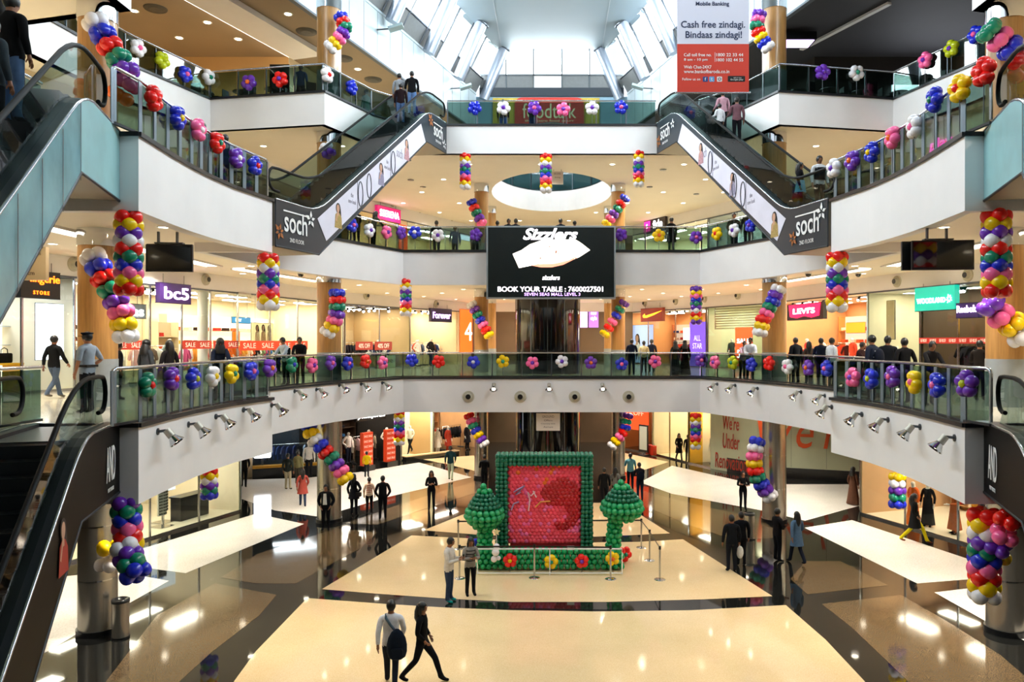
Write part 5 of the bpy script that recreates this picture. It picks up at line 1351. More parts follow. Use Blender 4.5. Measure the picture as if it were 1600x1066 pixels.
# floodlights on the fascia of the first gallery
M_FL = mat('warm_lamp_glass', '#fff3dd', .4, emit=9, emit_color='#fff0d8'); M_FB = mat('flood_body', '#b9b2a4', .4, .4)
def flood(px, py, A, B, label, s, power):
    P = on_line(px, A, B); z = CZ - (py - HY) / F * P.y
    d = Vector((B[0] - A[0], B[1] - A[1], 0)).normalized(); nn = Vector((d.y, -d.x, 0))
    if nn.dot(Vector((0, 17, 0)) - P) < 0: nn.negate()
    P = P + nn * .0; P.z = z
    t = thing('floodlight', label, 'floodlight', P, group=None); k_ = 1.0
    ax = (nn * .62 + Vector((0, 0, -.75)) + Vector((0, .28 * 0, 0))).normalized()
    MB().cyl((0, 0, .12), nn * .16 + Vector((0, 0, .14)), .028, n=8).cyl((0, 0, .12), nn * .02 + Vector((0, 0, .12)), .07, n=14).build('wall_arm', [M_STEELD], t)
    c0 = nn * .17 + Vector((0, 0, .15))
    MB().cyl(c0, c0 + ax * .17, .075, .08, 14).build('lamp_body', [M_FB], t)
    MB().cyl(c0 + ax * .17, c0 + ax * .33, .07, .16, 20, caps=False).build('reflector', [M_CHROME], t)
    MB().ball(c0 + ax * .25, .065, 12, 8).build('bulb', [M_FL], t)
    spot(tuple(Vector(t.location) + c0 + ax * .36), power, (1, .84, .6), 85, .05, tuple(Vector(t.location) + c0 + ax * 3 + Vector((0, 0, -1.0))), .8)
    # scallop of light on the fascia below
ORD = ['nearest the camera', 'second from the camera', 'third from the camera', 'fourth from the camera', 'fifth from the camera']
nfa = [(-7.75, 14.5), (-8.08, 17.8), (-7.75, 21.3)]
def seg_for(px, line):
    for A, B in zip(line, line[1:]):
        k0 = A[0] / A[1] * F + CX; k1 = B[0] / B[1] * F + CX
        if min(k0, k1) - .5 <= px <= max(k0, k1) + .5: return A, B
    return line[0], line[1]
L_near = [(x, y) for x, y in HALF12 if 14 < y <= 21.3 and x < 8.5]; L_nearL = [(-x, y) for x, y in L_near]
L_far = [(x, y) for x, y in HALF12 if y >= 21.3 and not (x < 8 and y < 22)]; L_farL = [(-x, y) for x, y in L_far]
for k, (px, py) in enumerate(((246, 684), (294, 672), (337, 659), (380, 648), (424, 640))):
    A, B = seg_for(px, L_nearL); flood(px, py, A, B, 'floodlight on the near left gallery face, ' + ORD[k], 1, 120)
for k, (px, py) in enumerate(((1492, 694), (1438, 676), (1388, 664), (1347, 655), (1300, 643))):
    A, B = seg_for(px, L_near); flood(px, py, A, B, 'floodlight on the near right gallery face, ' + ORD[k], 1, 120)
for k, (px, py) in enumerate(((460, 617), (494, 614), (530, 607), (564, 605), (597, 603))):
    A, B = seg_for(px, L_farL); flood(px, py, A, B, 'floodlight on the far left gallery face, ' + ORD[k], 1, 100)
for k, (px, py) in enumerate(((1289, 624), (1252, 618), (1184, 612), (1149, 607), (1121, 605))):
    A, B = seg_for(px, L_far); flood(px, py, A, B, 'floodlight on the far right gallery face, ' + ORD[k], 1, 100)
for k, (px, py) in enumerate(((772, 605), (858, 605), (941, 605))):
    flood(px, py, (-6.45, 33.4), (6.45, 33.4), 'floodlight on the flat middle gallery face, %s of three' % ('left', 'middle', 'right')[k], 1, 240)
# round speakers on faces and bulkheads
def speaker(px, py, A, B, label, grp, r=.22):
    P = on_line(px, A, B); P.z = CZ - (py - HY) / F * P.y
    Fm = frame(A, B, 0); nn = -(Fm.to_3x3() @ Vector((0, 1, 0)))
    t = thing('wall_speaker', label, 'speaker', P, group=grp)
    n3 = nn
    MB().cyl(n3 * .0, n3 * .05, r, r * .95, 24).build('flange', [mat('putty_plastic', '#bdb7a4', .5)], t)
    MB().cyl(n3 * .05, n3 * .16, r * .62, r * .5, 20).build('horn', [mat('putty_plastic', '#bdb7a4', .5)], t); MB().cyl(n3 * .16, n3 * .17, r * .42, n=20).build('mouth', [M_BLACK], t)
for k, px in enumerate((732, 813, 898, 982)): speaker(px, 620, (-6.45, 33.4), (6.45, 33.4), 'round speaker on the flat gallery face, %s from the left' % ('first', 'second', 'third', 'fourth')[k], None, .26)
WL = [(-x, y) for x, y in WALL]; WR = [(x, y) for x, y in reversed(WALL)]
for px, py, ln, i, lb in ((115, 413, WL, 1, 'on the left bulkhead near the orange-lettered sign'), (321, 437, WL, 1, 'on the left bulkhead right of the purple sign'), (572, 462, WL, 3, 'on the far left bulkhead'), (681, 475, WL, 3, 'on the far left bulkhead nearest the drum'),
                          (1402, 440, WR, 2, 'on the right bulkhead left of the teal sign'), (1513, 430, WR, 2, 'on the right bulkhead above the teal sign'), (1008, 474, WR, 0, 'on the far right bulkhead above the sports sign, left one'), (1056, 471, WR, 0, 'on the far right bulkhead above the sports sign, right one'), (1101, 467, WR, 0, 'on the far right bulkhead behind the purple garland'), (1153, 462, WR, 0, 'on the far right bulkhead nearest the veneer column'),
                          (656, 327, WL, 3, 'on the upper left bulkhead over the pink sign'), (706, 340, WL, 3, 'on the upper left bulkhead right of the pink sign'), (613, 317, WL, 3, 'on the upper left bulkhead nearest the escalator'),
                          (1000, 338, WR, 0, 'on the upper right bulkhead, first from the drum'), (1041, 329, WR, 0, 'on the upper right bulkhead, second from the drum'), (1094, 318, WR, 0, 'on the upper right bulkhead, third from the drum')):
    speaker(px, py, ln[i], ln[i + 1], 'round wall speaker ' + lb, None, .24)
# wayfinding boards
def board(px0, px1, py0, py1, D, label, lines, m, tm, ztop=None, name='hanging_sign'):
    a = at_d(px0, py1, D); b_ = at_d(px1, py0, D); w_ = b_.x - a.x; h_ = b_.z - a.z
    t = thing(name, label, 'sign', ((a.x + b_.x) / 2, D, a.z)); MB().box(-w_ / 2, w_ / 2, -.06, .06, 0, h_).build('panel', [m], t)
    for i, (s_, fy, fw, fh) in enumerate(lines): text('lettering', s_, t, 0, -.065, h_ * fy, w_ * fw, h_ * fh, tm, .006)
    if ztop: 
        for x in (-w_ / 3, w_ / 3): MB().cyl((x, 0, h_), (x, 0, ztop - a.z), .012, n=6).build('hanger', [M_STEELD], t)
    return t
board(838, 875, 646, 673, 33.9, 'small white hanging directory board in front of the black drum', [('GROUND', .82, .5, .13), ('Offers', .6, .35, .1), ('Courtesy desk', .4, .6, .1), ('Atrium', .22, .4, .1)], mat('off_white_board', '#e4dcd4', .5), mat('grey_letter', '#6a5a58', .6), 4.26)
board(862, 880, 268, 288, 36.5, 'small pale directory board hanging before the oval opening', [('SECOND', .8, .6, .12), ('dining', .5, .5, .12)], mat('off_white_board', '#e4dcd4', .5), mat('grey_letter', '#6a5a58', .6), 15.25)
board(24, 74, 386, 438, 19.0, 'tan box sign hanging beside the near left escalator', [('washrooms', .8, .7, .1), ('atm', .2, .3, .1)], mat('tan_board', '#b7a482', .5), mat('dark_letter', '#3a3128', .6), Z2 - 1.19)
# arm lights on the upstand
for s in (-1, 1):
    for y, k in ((36.5, 'near'), (45, 'far')):
        z = 21.9; x = s * (SKY(y) - .1); t = thing('arm_light', '%s small arm floodlight on the %s white upstand' % (k, 'left' if s < 0 else 'right'), 'lamp', (x, y, z))
        MB().cyl((0, 0, 0), (-s * .7, 0, .05), .04, n=8).build('arm', [M_STEELD], t); MB().box(-.35, .35, -.25, .25, -.06, .06, 0, Matrix.Translation((-s * .9, 0, .1)) @ Matrix.Rotation(s * .3, 4, 'Y')).build('lamp_head', [mat('pale_grey_lamp', '#8fa3a8', .4)], t)
# litter bins
for px, py, lb in ((187, 985, 'steel litter bin beside the near left column'), (1171, 842, 'steel litter bin beside the right middle column')):
    t = thing('litter_bin', lb, 'bin', Vector((-10.3, 18.35, 0)) if px < 800 else G0(px, py))
    MB().cyl((0, 0, .03), (0, 0, .85), .19, n=28).build('drum', [mat('column_steel', '#bdb7ab', .26, .9)], t); MB().cyl((0, 0, 0), (0, 0, .04), .2, n=28).build('foot_ring', [M_RUBBER], t)
    MB().lathe([(.2, .85), (.2, .92), (.14, .94), (.13, .88), (0, .88)], 28).build('ashtray_top', [M_BLACK], t)
# smoke detectors and dark vents in the ceilings
for k, (px, py, z) in enumerate(((637, 250, Z3 - 1.25), (661, 292, Z3 - 1.25), (642, 281, Z3 - 1.25), (1036, 265, Z3 - 1.25), (1088, 303, Z3 - 1.25), (1015, 292, Z3 - 1.25), (902, 354, Z3 - 1.25))):
    p = at_z(px, py, z)
    if p.y > 52: continue
    t = thing('ceiling_vent', 'small dark round vent in the far second gallery ceiling', 'vent', p, group='dark round vents in the far ceiling'); MB().cyl((0, 0, -.03), (0, 0, 0), .16, n=18).build('grille', [M_STEELD], t)
for k, (px, py, lb) in enumerate(((243, 13, 'over the cafe, nearest the camera'), (479, 49, 'over the cafe, left of the top column'), (536, 91, 'in the ceiling left of the skylight'), (583, 124, 'in the ceiling over the escalator top'))):
    p = at_z(px, py, 20.5); t = thing('ceiling_vent', 'large dark round air diffuser ' + lb, 'vent', p); MB().lathe([(.45, 0), (.42, -.05), (.3, -.03), (.28, -.07), (.14, -.04), (.0, -.06)], 24).build('diffuser', [mat('vent_grey', '#4b463e', .6)], t)
for px, py, z, lb in ((319, 433, 8.97, 0),): pass
# dome cameras on the first gallery ceiling
for px, py, lb in ((470, 446, 'left'), (1341, 454, 'centre right'), (1263, 454, 'right')):
    t = thing('dome_camera', 'dark dome camera under the first gallery ceiling, %s one' % lb, 'security camera', at_d(px, 0, 30.5) * 1.0 - Vector((0, 0, at_d(px, 0, 30.5).z - (Z2 - 1.2)))); MB().ball((0, 0, -.06), .11, 14, 8).build('dome', [M_BLACKG], t); MB().cyl((0, 0, -.05), (0, 0, 0), .13, n=16).build('ring', [M_WHITE], t)
# cafe furniture on the top left gallery
def chair(p, rz, label, grp):
    t = thing('cafe_chair', label, 'chair', p, rz, grp); m = mat('dark_chair', '#17171b', .5)
    MB().rbox(-.2, .2, -.2, .2, .43, .47, .015).build('seat', [m], t); MB().rbox(-.2, .2, .17, .2, .5, .88, .03).build('backrest', [m], t)
    for x in (-.17, .17):
        for y in (-.17, .17): MB().cyl((x, y, 0), (x, y, .44), .014, n=6).build('leg', [M_STEELD], t)
def table(p, label, grp):
    t = thing('cafe_table', label, 'table', p, 0, grp); MB().cyl((0, 0, .72), (0, 0, .75), .38, n=24).build('tabletop', [mat('dark_tabletop', '#232126', .3)], t); MB().cyl((0, 0, .02), (0, 0, .72), .03, n=10).build('pedestal', [M_STEELD], t); MB().cyl((0, 0, 0), (0, 0, .03), .22, n=20).build('foot', [M_STEELD], t)
random.seed(5)
for s in (-1, 1):
    sd = 'left' if s < 0 else 'right'
    for k, (x, y) in enumerate(((15.6, 26), (14.9, 29), (14.2, 31.4), (12.6, 31.3), (11.2, 31.0), (10.0, 31.2), (16.9, 28), (13.3, 33.4), (11.4, 33.3))):
        table((s * x, y, Z3), 'dark cafe table behind the top %s rail' % sd, 'cafe tables on the top %s gallery' % sd)
        for a in (random.uniform(0, 1), random.uniform(2.6, 3.6), random.uniform(4.4, 5)):
            chair((s * x + .62 * math.sin(a), y - .62 * math.cos(a), Z3), a + PI, 'dark cafe chair behind the top %s rail' % sd, 'cafe chairs on the top %s gallery' % sd)
t = thing('menu_board', 'black standing menu board behind the top left rail', 'board', on(437, 31.4, Z3)); MB().box(-.4, .4, -.03, .03, .3, 1.9).build('panel', [M_BLACK], t); MB().box(-.4, .4, -.2, .2, 0, .05).cyl((0, 0, .04), (0, 0, .32), .03, n=8).build('foot', [M_STEELD], t)
t = thing('projector_screen', 'glowing white window panel at the back of the dark top right cafe', 'window light', on(1450, 36.0, Z3)); MB().box(-1.7, 3.2, -.03, .03, 0, 2.6).build('panel', [em('window_daylight_glow', '#eef4ff', 3.0)], t); MB().box(-1.8, 3.3, -.05, -.03, 2.6, 2.7).build('frame', [M_STEELD], t)  # stands for an outside window; the panel itself emits the daylight
p = at_z(1245, 52, 20.5); t = thing('projector', 'ceiling projector with a violet glow in the dark right ceiling', 'projector', p); MB().box(-.7, .7, -.5, .5, -.45, -.12).build('casing', [M_BLACK], t); MB().box(-.62, .62, -.42, .42, -.47, -.45).build('lit_face', [em('violet_glow', '#d9b8ff', 3)], t); MB().cyl((0, 0, -.12), (0, 0, 0), .05, n=8).build('mount', [M_STEELD], t)
a = at_z(1252, 76, 20.45); b_ = at_z(1390, 4, 20.45); Fm = frame(a, b_, 20.42); t = thing('ceiling_track', 'long pale strip running across the dark right ceiling', 'ceiling strip', M=Fm); MB().box(0, (b_ - a).length, -.1, .1, -.05, .05).build('rail', [M_WHITE], t)
# ================================================================== SHOPS
random.seed(21)
shopn = 0; paneln = [wn + 1]
M_LPAN = mat('light_panel', '#fff3df', .5, emit=6.0, emit_color='#fff0d8'); M_LPANC = mat('light_panel_cool', '#f2f6ff', .5, emit=6.0, emit_color='#eef4ff')
def lp(E, cool=False):
    n_ = 'light_panel_%s_%d' % ('cool' if cool else 'warm', int(E * 10)); E *= 2.4; return mat(n_, '#f6f2ea', .5, emit=E, emit_color='#eef2ff' if cool else '#fff0da')
def shop(A, B, z, h, wallc, E, label, depth=4.5, cool=False, glassy=True, floorc=None, mull=1.8, side=(1, 1), ceilc='#efe9dc', fill=.5):
    """A, B plan points of the front as seen left to right"""
    global shopn
    shopn += 1; Fm = frame(A, B, z); L = math.dist(A, B)
    wm = mat('shop_wall_' + wallc[1:], wallc, .6, var=.04, scale=1.5)
    b = MB(); b.box(0, L, depth, depth + .1, 0, h, 0, Fm)
    if side[0]: b.box(0, .08, .1, depth, 0, h, 0, Fm)
    if side[1]: b.box(L - .08, L, .1, depth, 0, h, 0, Fm)
    struct(b.build('wall_shop_%d' % shopn, [wm]))
    b = MB(); b.box(0, L, .1, depth, h - .06, h, 0, Fm); struct(b.build('ceiling_shop_%d' % shopn, [mat('shop_ceiling_' + ceilc[1:], ceilc, .6)]))
    if floorc: struct(MB().box(0, L, .05, depth, .0, .02, 0, Fm).build('floor_shop_%d' % shopn, [mat('shop_floor_' + floorc[1:], floorc, .15)]))
    n = max(1, int(L / 2.6))
    for i in range(n):
        xc = L * (i + .5) / n; w_ = L / n * fill
        for j, yc in enumerate((depth * .3, depth * .72)):
            t = thing('ceiling_light_panel', 'flat glowing ceiling panel inside %s' % label, 'ceiling light', M=Fm @ T(xc, yc, h - .06), group='ceiling light panels inside ' + label)
            MB().box(-w_ / 2, w_ / 2, -.3, .3, -.03, -.005).build('diffuser', [lp(E, cool)], t); b = MB(); b.box(-w_ / 2 - .04, w_ / 2 + .04, -.34, -.3, -.04, 0); b.box(-w_ / 2 - .04, w_ / 2 + .04, .3, .34, -.04, 0); b.build('frame', [M_WHITE], t)
    if glassy:
        paneln[0] += 1; fr = MB(); g = MB(); k = max(1, int(L / mull))
        for i in range(k + 1):
            x = L * i / k; fr.box(max(0, x - .03), min(L, x + .03), .02, .08, 0, h, 0, Fm)
        fr.box(0, L, .02, .08, 0, .08, 0, Fm); fr.box(0, L, .02, .08, h - .06, h, 0, Fm)
        g.box(.03, L - .03, .04, .055, .08, h - .06, 0, Fm)
        f = struct(fr.build('window_%d' % paneln[0], [M_STEEL])); g.build('pane', [M_GLASSC], f)
    return Fm, L
PAL = {'mix': ['#c0392b', '#2b3a67', '#e8e2d5', '#1c1c22', '#d98e3a', '#7a8f6a', '#b04a7a', '#efefef', '#4a2e22', '#3b6ea5'],
       'warm': ['#c2552d', '#e0a03a', '#7a2b20', '#e9d9b5', '#31211b', '#b8322a', '#f0e6d2'], 'cool': ['#e9edf2', '#2b3a67', '#14161c', '#9fb0c4', '#5a6a80', '#d8dde6', '#b8c4d4'],
       'dark': ['#17181d', '#24262e', '#3a3c46', '#101014', '#4a4440', '#2a2230'], 'red': ['#b81f1f', '#8c1a1a', '#d94a2a', '#e8d8c8', '#3a1414', '#2b3a67'], 'pale': ['#f3ede2', '#e8dcc8', '#d8cfc0', '#ffffff', '#c9b79a', '#a8917a', '#caa0a0', '#6a5a50']}
IT = {}
def item(kind, c):
    if (kind, c) in IT: return IT[(kind, c)]
    b = MB(); m = fmat(c)
    if kind == 'folded_shirt': b.rbox(-.16, .16, -.13, .13, 0, .09, .03).rbox(-.155, .155, -.125, .125, .09, .16, .03).box(-.05, .05, -.135, -.12, .05, .13)
    elif kind == 'handbag': b.rbox(-.17, .17, -.06, .06, 0, .24, .04).tube([(-.09, 0, .23), (-.08, 0, .33), (0, 0, .37), (.08, 0, .33), (.09, 0, .23)], .012, 6)
    elif kind == 'shoe': b.lathe([(0, 0), (.055, .0), (.06, .03), (.045, .07), (0, .08)], 12, 0, (0, -.05, 0), None, (1, 1.7)).lathe([(0, .0), (.048, 0), (.045, .1), (.03, .12), (0, .11)], 12, 0, (0, .06, 0), None, (1, 1.1))
    elif kind == 'box': b.box(-.15, .15, -.1, .1, 0, .12).box(-.155, .155, -.105, .105, .12, .15)
    elif kind == 'bottle': b.lathe([(0, 0), (.04, 0), (.042, .14), (.015, .18), (.015, .22), (0, .22)], 10)
    elif kind == 'hanging_shirt':
        b.prism([(-.2, .0), (-.18, -.55), (.18, -.55), (.2, .0), (.31, -.28), (.38, -.22), (.26, .08), (.06, .16), (-.06, .16), (-.26, .08), (-.38, -.22), (-.31, -.28)][::-1], -.035, .035)
        b.tube([(-.12, 0, .14), (0, 0, .2), (.12, 0, .14)], .008, 5).tube([(0, 0, .2), (0, 0, .28)], .006, 5)
    elif kind == 'sunglasses': b.prism([(-.06, 0), (-.01, 0), (-.015, .03), (-.055, .03)], -.01, 0).prism([(.01, 0), (.06, 0), (.055, .03), (.015, .03)], -.01, 0).tube([(-.06, 0, .025), (.06, 0, .025)], .004, 4)
    IT[(kind, c)] = b.mesh(kind, [m]); return IT[(kind, c)]
CATN = {'folded_shirt': 'folded clothes', 'handbag': 'bag', 'shoe': 'shoe', 'box': 'box', 'bottle': 'bottle', 'hanging_shirt': 'garment', 'sunglasses': 'sunglasses'}
def put_item(kind, c, M, where, sc=1.0):
    o = link(kind, item(kind, c)); o.matrix_world = M @ Matrix.Scale(sc, 4)
    tag(o, '%s %s' % ({'folded_shirt': 'folded garment', 'shoe': 'display shoe', 'hanging_shirt': 'hanging garment'}.get(kind, kind), where), CATN[kind], CATN[kind] + ' ' + where); return o
def shelf(Fm, x, y, w_, h, rows, kind, pal, where, gap=.46, fc='#e9e2d4', back=True, z0=.25, sc=1.0, skip=0.0, lit=0):
    t = thing('shelf_unit', 'wide display shelf unit ' + where, 'shelf', M=Fm @ T(x, y, 0)); fm_ = mat('shelf_' + fc[1:], fc, .5)
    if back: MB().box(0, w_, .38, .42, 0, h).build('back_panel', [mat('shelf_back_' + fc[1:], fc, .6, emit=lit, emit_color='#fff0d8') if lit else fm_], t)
    for xx in (0, w_ - .04): MB().box(xx, xx + .04, 0, .4, 0, h).build('side_panel', [fm_], t)
    if kind == 'folded_shirt': gap *= 1.45
    for r in range(rows):
        z = z0 + (h - z0 - .1) * r / rows; MB().box(.04, w_ - .04, .02, .38, z - .03, z).build('shelf_board', [fm_], t)
        n = int((w_ - .3) / gap)
        for i in range(n):
            if random.random() < skip: continue
            xx = .25 + gap * i + random.uniform(-.02, .02)
            if xx > w_ - .2: break
            put_item(kind, random.choice(PAL[pal]), Fm @ T(x + xx, y + .2, z) @ RZ(random.uniform(-.15, .15) + (PI / 2 if kind == 'shoe' and random.random() < .5 else 0)), where, sc)
def rack(Fm, x, y, w_, pal, where, h=1.5, n=None, turn=1.2, yaw=0):
    M_ = Fm @ T(x, y, 0) @ RZ(yaw); t = thing('garment_rack', 'chrome garment rack ' + where, 'clothes rack', M=M_)
    MB().tube([(0, 0, .05), (0, 0, h), (w_, 0, h), (w_, 0, .05)], .018, 6).build('rail', [M_CHROME], t)
    for xx in (0, w_): MB().box(xx - .02, xx + .02, -.25, .25, .0, .05).build('foot', [M_STEELD], t)
    n = n or int(w_ / .25)
    for i in range(n):
        put_item('hanging_shirt', random.choice(PAL[pal]), M_ @ T(.1 + (w_ - .2) * i / max(1, n - 1), 0, h - .27) @ RZ(turn + random.uniform(-.25, .25)), where)
def poster(Fm, x, y, z, w_, h, c, label, words=None, tc='#ffffff', e=0, cat='poster', name='poster', fig=None, th=.04, slant=0, hang=0):
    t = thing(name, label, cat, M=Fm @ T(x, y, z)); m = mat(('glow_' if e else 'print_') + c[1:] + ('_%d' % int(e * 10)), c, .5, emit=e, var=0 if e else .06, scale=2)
    MB().box(-w_ / 2, w_ / 2, -th, 0, 0, h).build('panel', [m], t)
    MB().box(-w_ / 2 - .02, w_ / 2 + .02, 0, .02, -.02, h + .02).build('frame', [M_STEELD], t)
    if hang: MB().cyl((-w_ / 3, 0, h), (-w_ / 3, 0, hang - z), .006, n=5).cyl((w_ / 3, 0, h), (w_ / 3, 0, hang - z), .006, n=5).build('cable', [M_STEELD], t)
    tm = mat('letter_' + tc[1:] + ('_lit' if e else ''), tc, .5, emit=e * 1.6 if e else 0)
    for wd in (words or []):
        s_, fx, fz, fw, fh = wd; text('lettering', s_, t, w_ * (fx - .5), -th - .004, h * fz, w_ * fw, h * fh, tm, .006, slant)
    if fig:
        for fx, hh, dc in fig: woman(mat('dress_' + dc[1:], dc, .5, var=.2, scale=12), T(w_ * (fx - .5), -th - .004, h * .48), hh, t)
    return t
def lightbox(Fm, x, z, w_, h, bg_, words, tc, label, e=1.2, te=5.0, y=-.25, slant=0, hang=None, depth=.2):
    t = thing('shop_sign', label, 'shop sign', M=Fm @ T(x, y, z)); MB().box(-w_ / 2, w_ / 2, 0, depth, 0, h).build('box', [mat('sign_' + bg_[1:] + '_%d' % int(e * 10), bg_, .4, emit=e)], t)
    tm = mat('sign_letter_%s_%d' % (tc[1:], int(te * 10)), tc, .5, emit=te)
    for s_, fx, fz, fw, fh in words: text('lettering', s_, t, w_ * (fx - .5), -.004, h * fz, w_ * fw, h * fh, tm, .02, slant, .01)
    MB().box(-w_ / 2 - .02, w_ / 2 + .02, .01, depth + .01, -.02, 0).box(-w_ / 2 - .02, w_ / 2 + .02, .01, depth + .01, h, h + .02).build('trim', [M_BLACK], t)
    if hang: 
        for xx in (-w_ / 3, w_ / 3): MB().cyl((xx, depth / 2, h), (xx, depth / 2, h + hang), .01, n=6).build('hanger', [M_STEELD], t)
    return t
def mann(Fm, x, y, pose, face, label, top, bot, z=0, h=1.75, white='#e8e4dc', fem=False, skirt=None, head=None, **kw):
    p = Fm @ Vector((x, y, z)); a = math.degrees(math.atan2(Fm[1][0], Fm[0][0]))
    return person(p, label, pose, face + a, h, top, bot, hair=head, fem=fem, skirt=skirt, cat='mannequin', name='mannequin', skin=mat('mannequin_' + white[1:], white, .35), **kw)
def spx(px, A, B):
    P = on_line(px, A, B); return math.dist((P.x, P.y), A)
def sub(A, B, p0, p1):
    a = on_line(p0, A, B); b_ = on_line(p1, A, B); return (a.x, a.y), (b_.x, b_.y)
def zz(py, A, B, px, base):
    P = on_line(px, A, B); return CZ - (py - HY) / F * P.y - base
def pbox(A, B, x0, x1, y0, y1, base):
    """local x centre, z bottom, width, height of a pixel box on plane A-B"""
    a = spx(x0, A, B); b_ = spx(x1, A, B); xm = (x0 + x1) / 2
    z0 = zz(y1, A, B, xm, base); z1 = zz(y0, A, B, xm, base); return (a + b_) / 2, z0, abs(b_ - a), z1 - z0
HO = 3.67
W1L = [(WL[i], WL[i + 1]) for i in range(4)]; W1R = [(WR[i], WR[i + 1]) for i in range(4)]
# ---------- first gallery, left side
A, B = W1L[1]
a, b_ = sub(A, B, -60, 118); Fm, L = shop(a, b_, Z1, HO, '#1b2430', 7, 'the bag shop', cool=True, side=(1, 0), ceilc='#303640')
x, z, w_, h = pbox(a, b_, 22, 84, 425, 466, Z1); lightbox(Fm, x, z, w_, h, '#0c0a08', [('lingerie', .6, .7, .75, .4), ('S T O R E', .5, .2, .4, .14)], '#ff6a14', 'black hanging shop sign with orange letters behind the near left escalator', .1, 3.5, hang=.3)
x, z, w_, h = pbox(a, b_, 66, 108, 475, 562, Z1); poster(Fm, x, .25, z, w_, h, '#eef6ff', 'tall glowing white light box in the bag shop window', e=3.4)
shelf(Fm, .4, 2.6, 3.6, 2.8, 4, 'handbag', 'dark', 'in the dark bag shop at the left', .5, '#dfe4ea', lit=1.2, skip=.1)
t = thing('display_table', 'bright yellow display table in the bag shop', 'table', M=Fm @ T(spx(12, a, b_), 1.0, 0)); MB().box(-1.2, 1.1, -.35, .35, .86, .92).build('tabletop', [mat('yellow_laminate', '#f0b010', .4)], t)
for xx in (-1.1, 1.0): MB().box(xx - .06, xx + .06, -.3, .3, 0, .86).build('leg', [mat('yellow_laminate', '#f0b010', .4)], t)
for k in range(4): put_item('handbag', PAL['dark'][k], Fm @ T(spx(12, a, b_) - .8 + k * .5, .95, .92), 'on the yellow table', 1.25)
a, b_ = sub(A, B, 118, 330); Fm, L = shop(a, b_, Z1, HO, '#f2e6cc', 9, 'the glass sports shop', side=(1, 0), mull=1.4)
x, z, w_, h = pbox(a, b_, 241, 290, 444, 474, Z1); lightbox(Fm, x, z, w_, h, '#2a0f4a', [('bc5', .52, .5, .78, .62)], '#ffd9ff', 'glowing purple box sign with white letters over the left glass shopfront', .5, 5, hang=.35)
x, z, w_, h = pbox(a, b_, 202, 258, 472, 494, Z1); lightbox(Fm @ T(0, 1.2, 0), x, z - .05, w_ * 1.15, h, '#8a8f98', [('adidas', .5, .5, .86, .7)], '#ffffff', 'white glowing adidas lettering inside the left glass shop', .15, 5, hang=.5)
for k in range(3): rack(Fm, 1.0 + k * 2.6, 1.1, 1.9, ('cool', 'pale', 'mix')[k], 'in the left glass sports shop near the glass, %s rack' % NTH[k], 1.4)
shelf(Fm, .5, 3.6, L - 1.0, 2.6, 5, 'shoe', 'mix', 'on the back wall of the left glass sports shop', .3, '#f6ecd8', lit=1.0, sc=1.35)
shelf(Fm, .8, 1.6, 3.0, 1.5, 3, 'folded_shirt', 'pale', 'in the middle of the left glass sports shop', .4, '#f3ead8')
for k, (xx, tp) in enumerate(((2.2, '#e7c7b2'), (5.2, '#a8b4be'), (6.6, '#f0efe8'))):
    if xx < L - .5: mann(Fm, xx, .9, 'hip', 0, 'pale mannequin in the left glass sports shop, %s from the left' % ('first', 'second', 'third')[k], tp, '#c9c2b4')
def tape(Fm, x0, x1, z, h, txt, n, label, c='#b8321e', y=-.02):
    t = thing('sale_banner', label, 'banner', M=Fm @ T(x0, y, z)); MB().box(0, x1 - x0, -.006, 0, 0, h).build('strip', [mat('sale_' + c[1:], c, .5, emit=.15)], t)
    for k in range(n): text('lettering', txt, t, (x1 - x0) * (k + .5) / n, -.008, h / 2, (x1 - x0) / n * .66, h * .55, mat('sale_letter', '#f6e3d2', .5, emit=.3), .004)
    return t
z = zz(546, a, b_, 250, Z1); tape(Fm, spx(178, a, b_), spx(222, a, b_), z, .32, 'SALE', 2, 'short red SALE strip on the left glass shopfront beside the column')
tape(Fm, spx(285, a, b_), L, z, .32, 'SALE', 2, 'long red SALE strip in the middle of the left glass shopfront')
a, b_ = sub(A, B, 330, 372); Fm, L = shop(a, b_, Z1, HO, '#e8d8b8', 8, 'the corner shop', side=(0, 0))
t = thing('white_pillar', 'slim white pillar in the left glass shopfront', 'pillar', M=Fm @ T(0, .4, 0)); MB().cyl((0, 0, 0), (0, 0, HO - .07), .2, n=20).build('shaft', [M_WHITE], t); MB().cyl((0, 0, 0), (0, 0, .1), .24, n=20).build('base', [M_STEEL], t)
tape(Fm, .1, L, z, .32, 'SALE', 2, 'red SALE strip right of the white pillar')
shelf(Fm, .3, 2.8, L - .5, 2.4, 4, 'folded_shirt', 'warm', 'in the corner shop right of the white pillar', .4, '#d8c8a8')
A, B = W1L[2]
a, b_ = sub(A, B, 373, 538); Fm, L = shop(a, b_, Z1, HO, '#f7e8c6', 10, 'the photo poster shop', side=(0, 1), mull=2.4)
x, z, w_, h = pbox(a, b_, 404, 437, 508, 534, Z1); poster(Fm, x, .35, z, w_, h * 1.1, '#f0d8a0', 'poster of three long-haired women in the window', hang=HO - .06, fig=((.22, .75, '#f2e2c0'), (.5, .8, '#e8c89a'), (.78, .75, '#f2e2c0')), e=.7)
x, z, w_, h = pbox(a, b_, 374, 402, 496, 505, Z1); poster(Fm, x, .35, z, w_, h, '#3f8fc8', 'small sky blue banner in the poster shop window', [('new', .3, .5, .3, .5)], e=.8, hang=HO - .06)
x, z, w_, h = pbox(a, b_, 371, 385, 518, 534, Z1); poster(Fm, x, .35, z, w_, h, '#f07018', 'small orange panel in the poster shop window', e=1.0, hang=HO - .06)
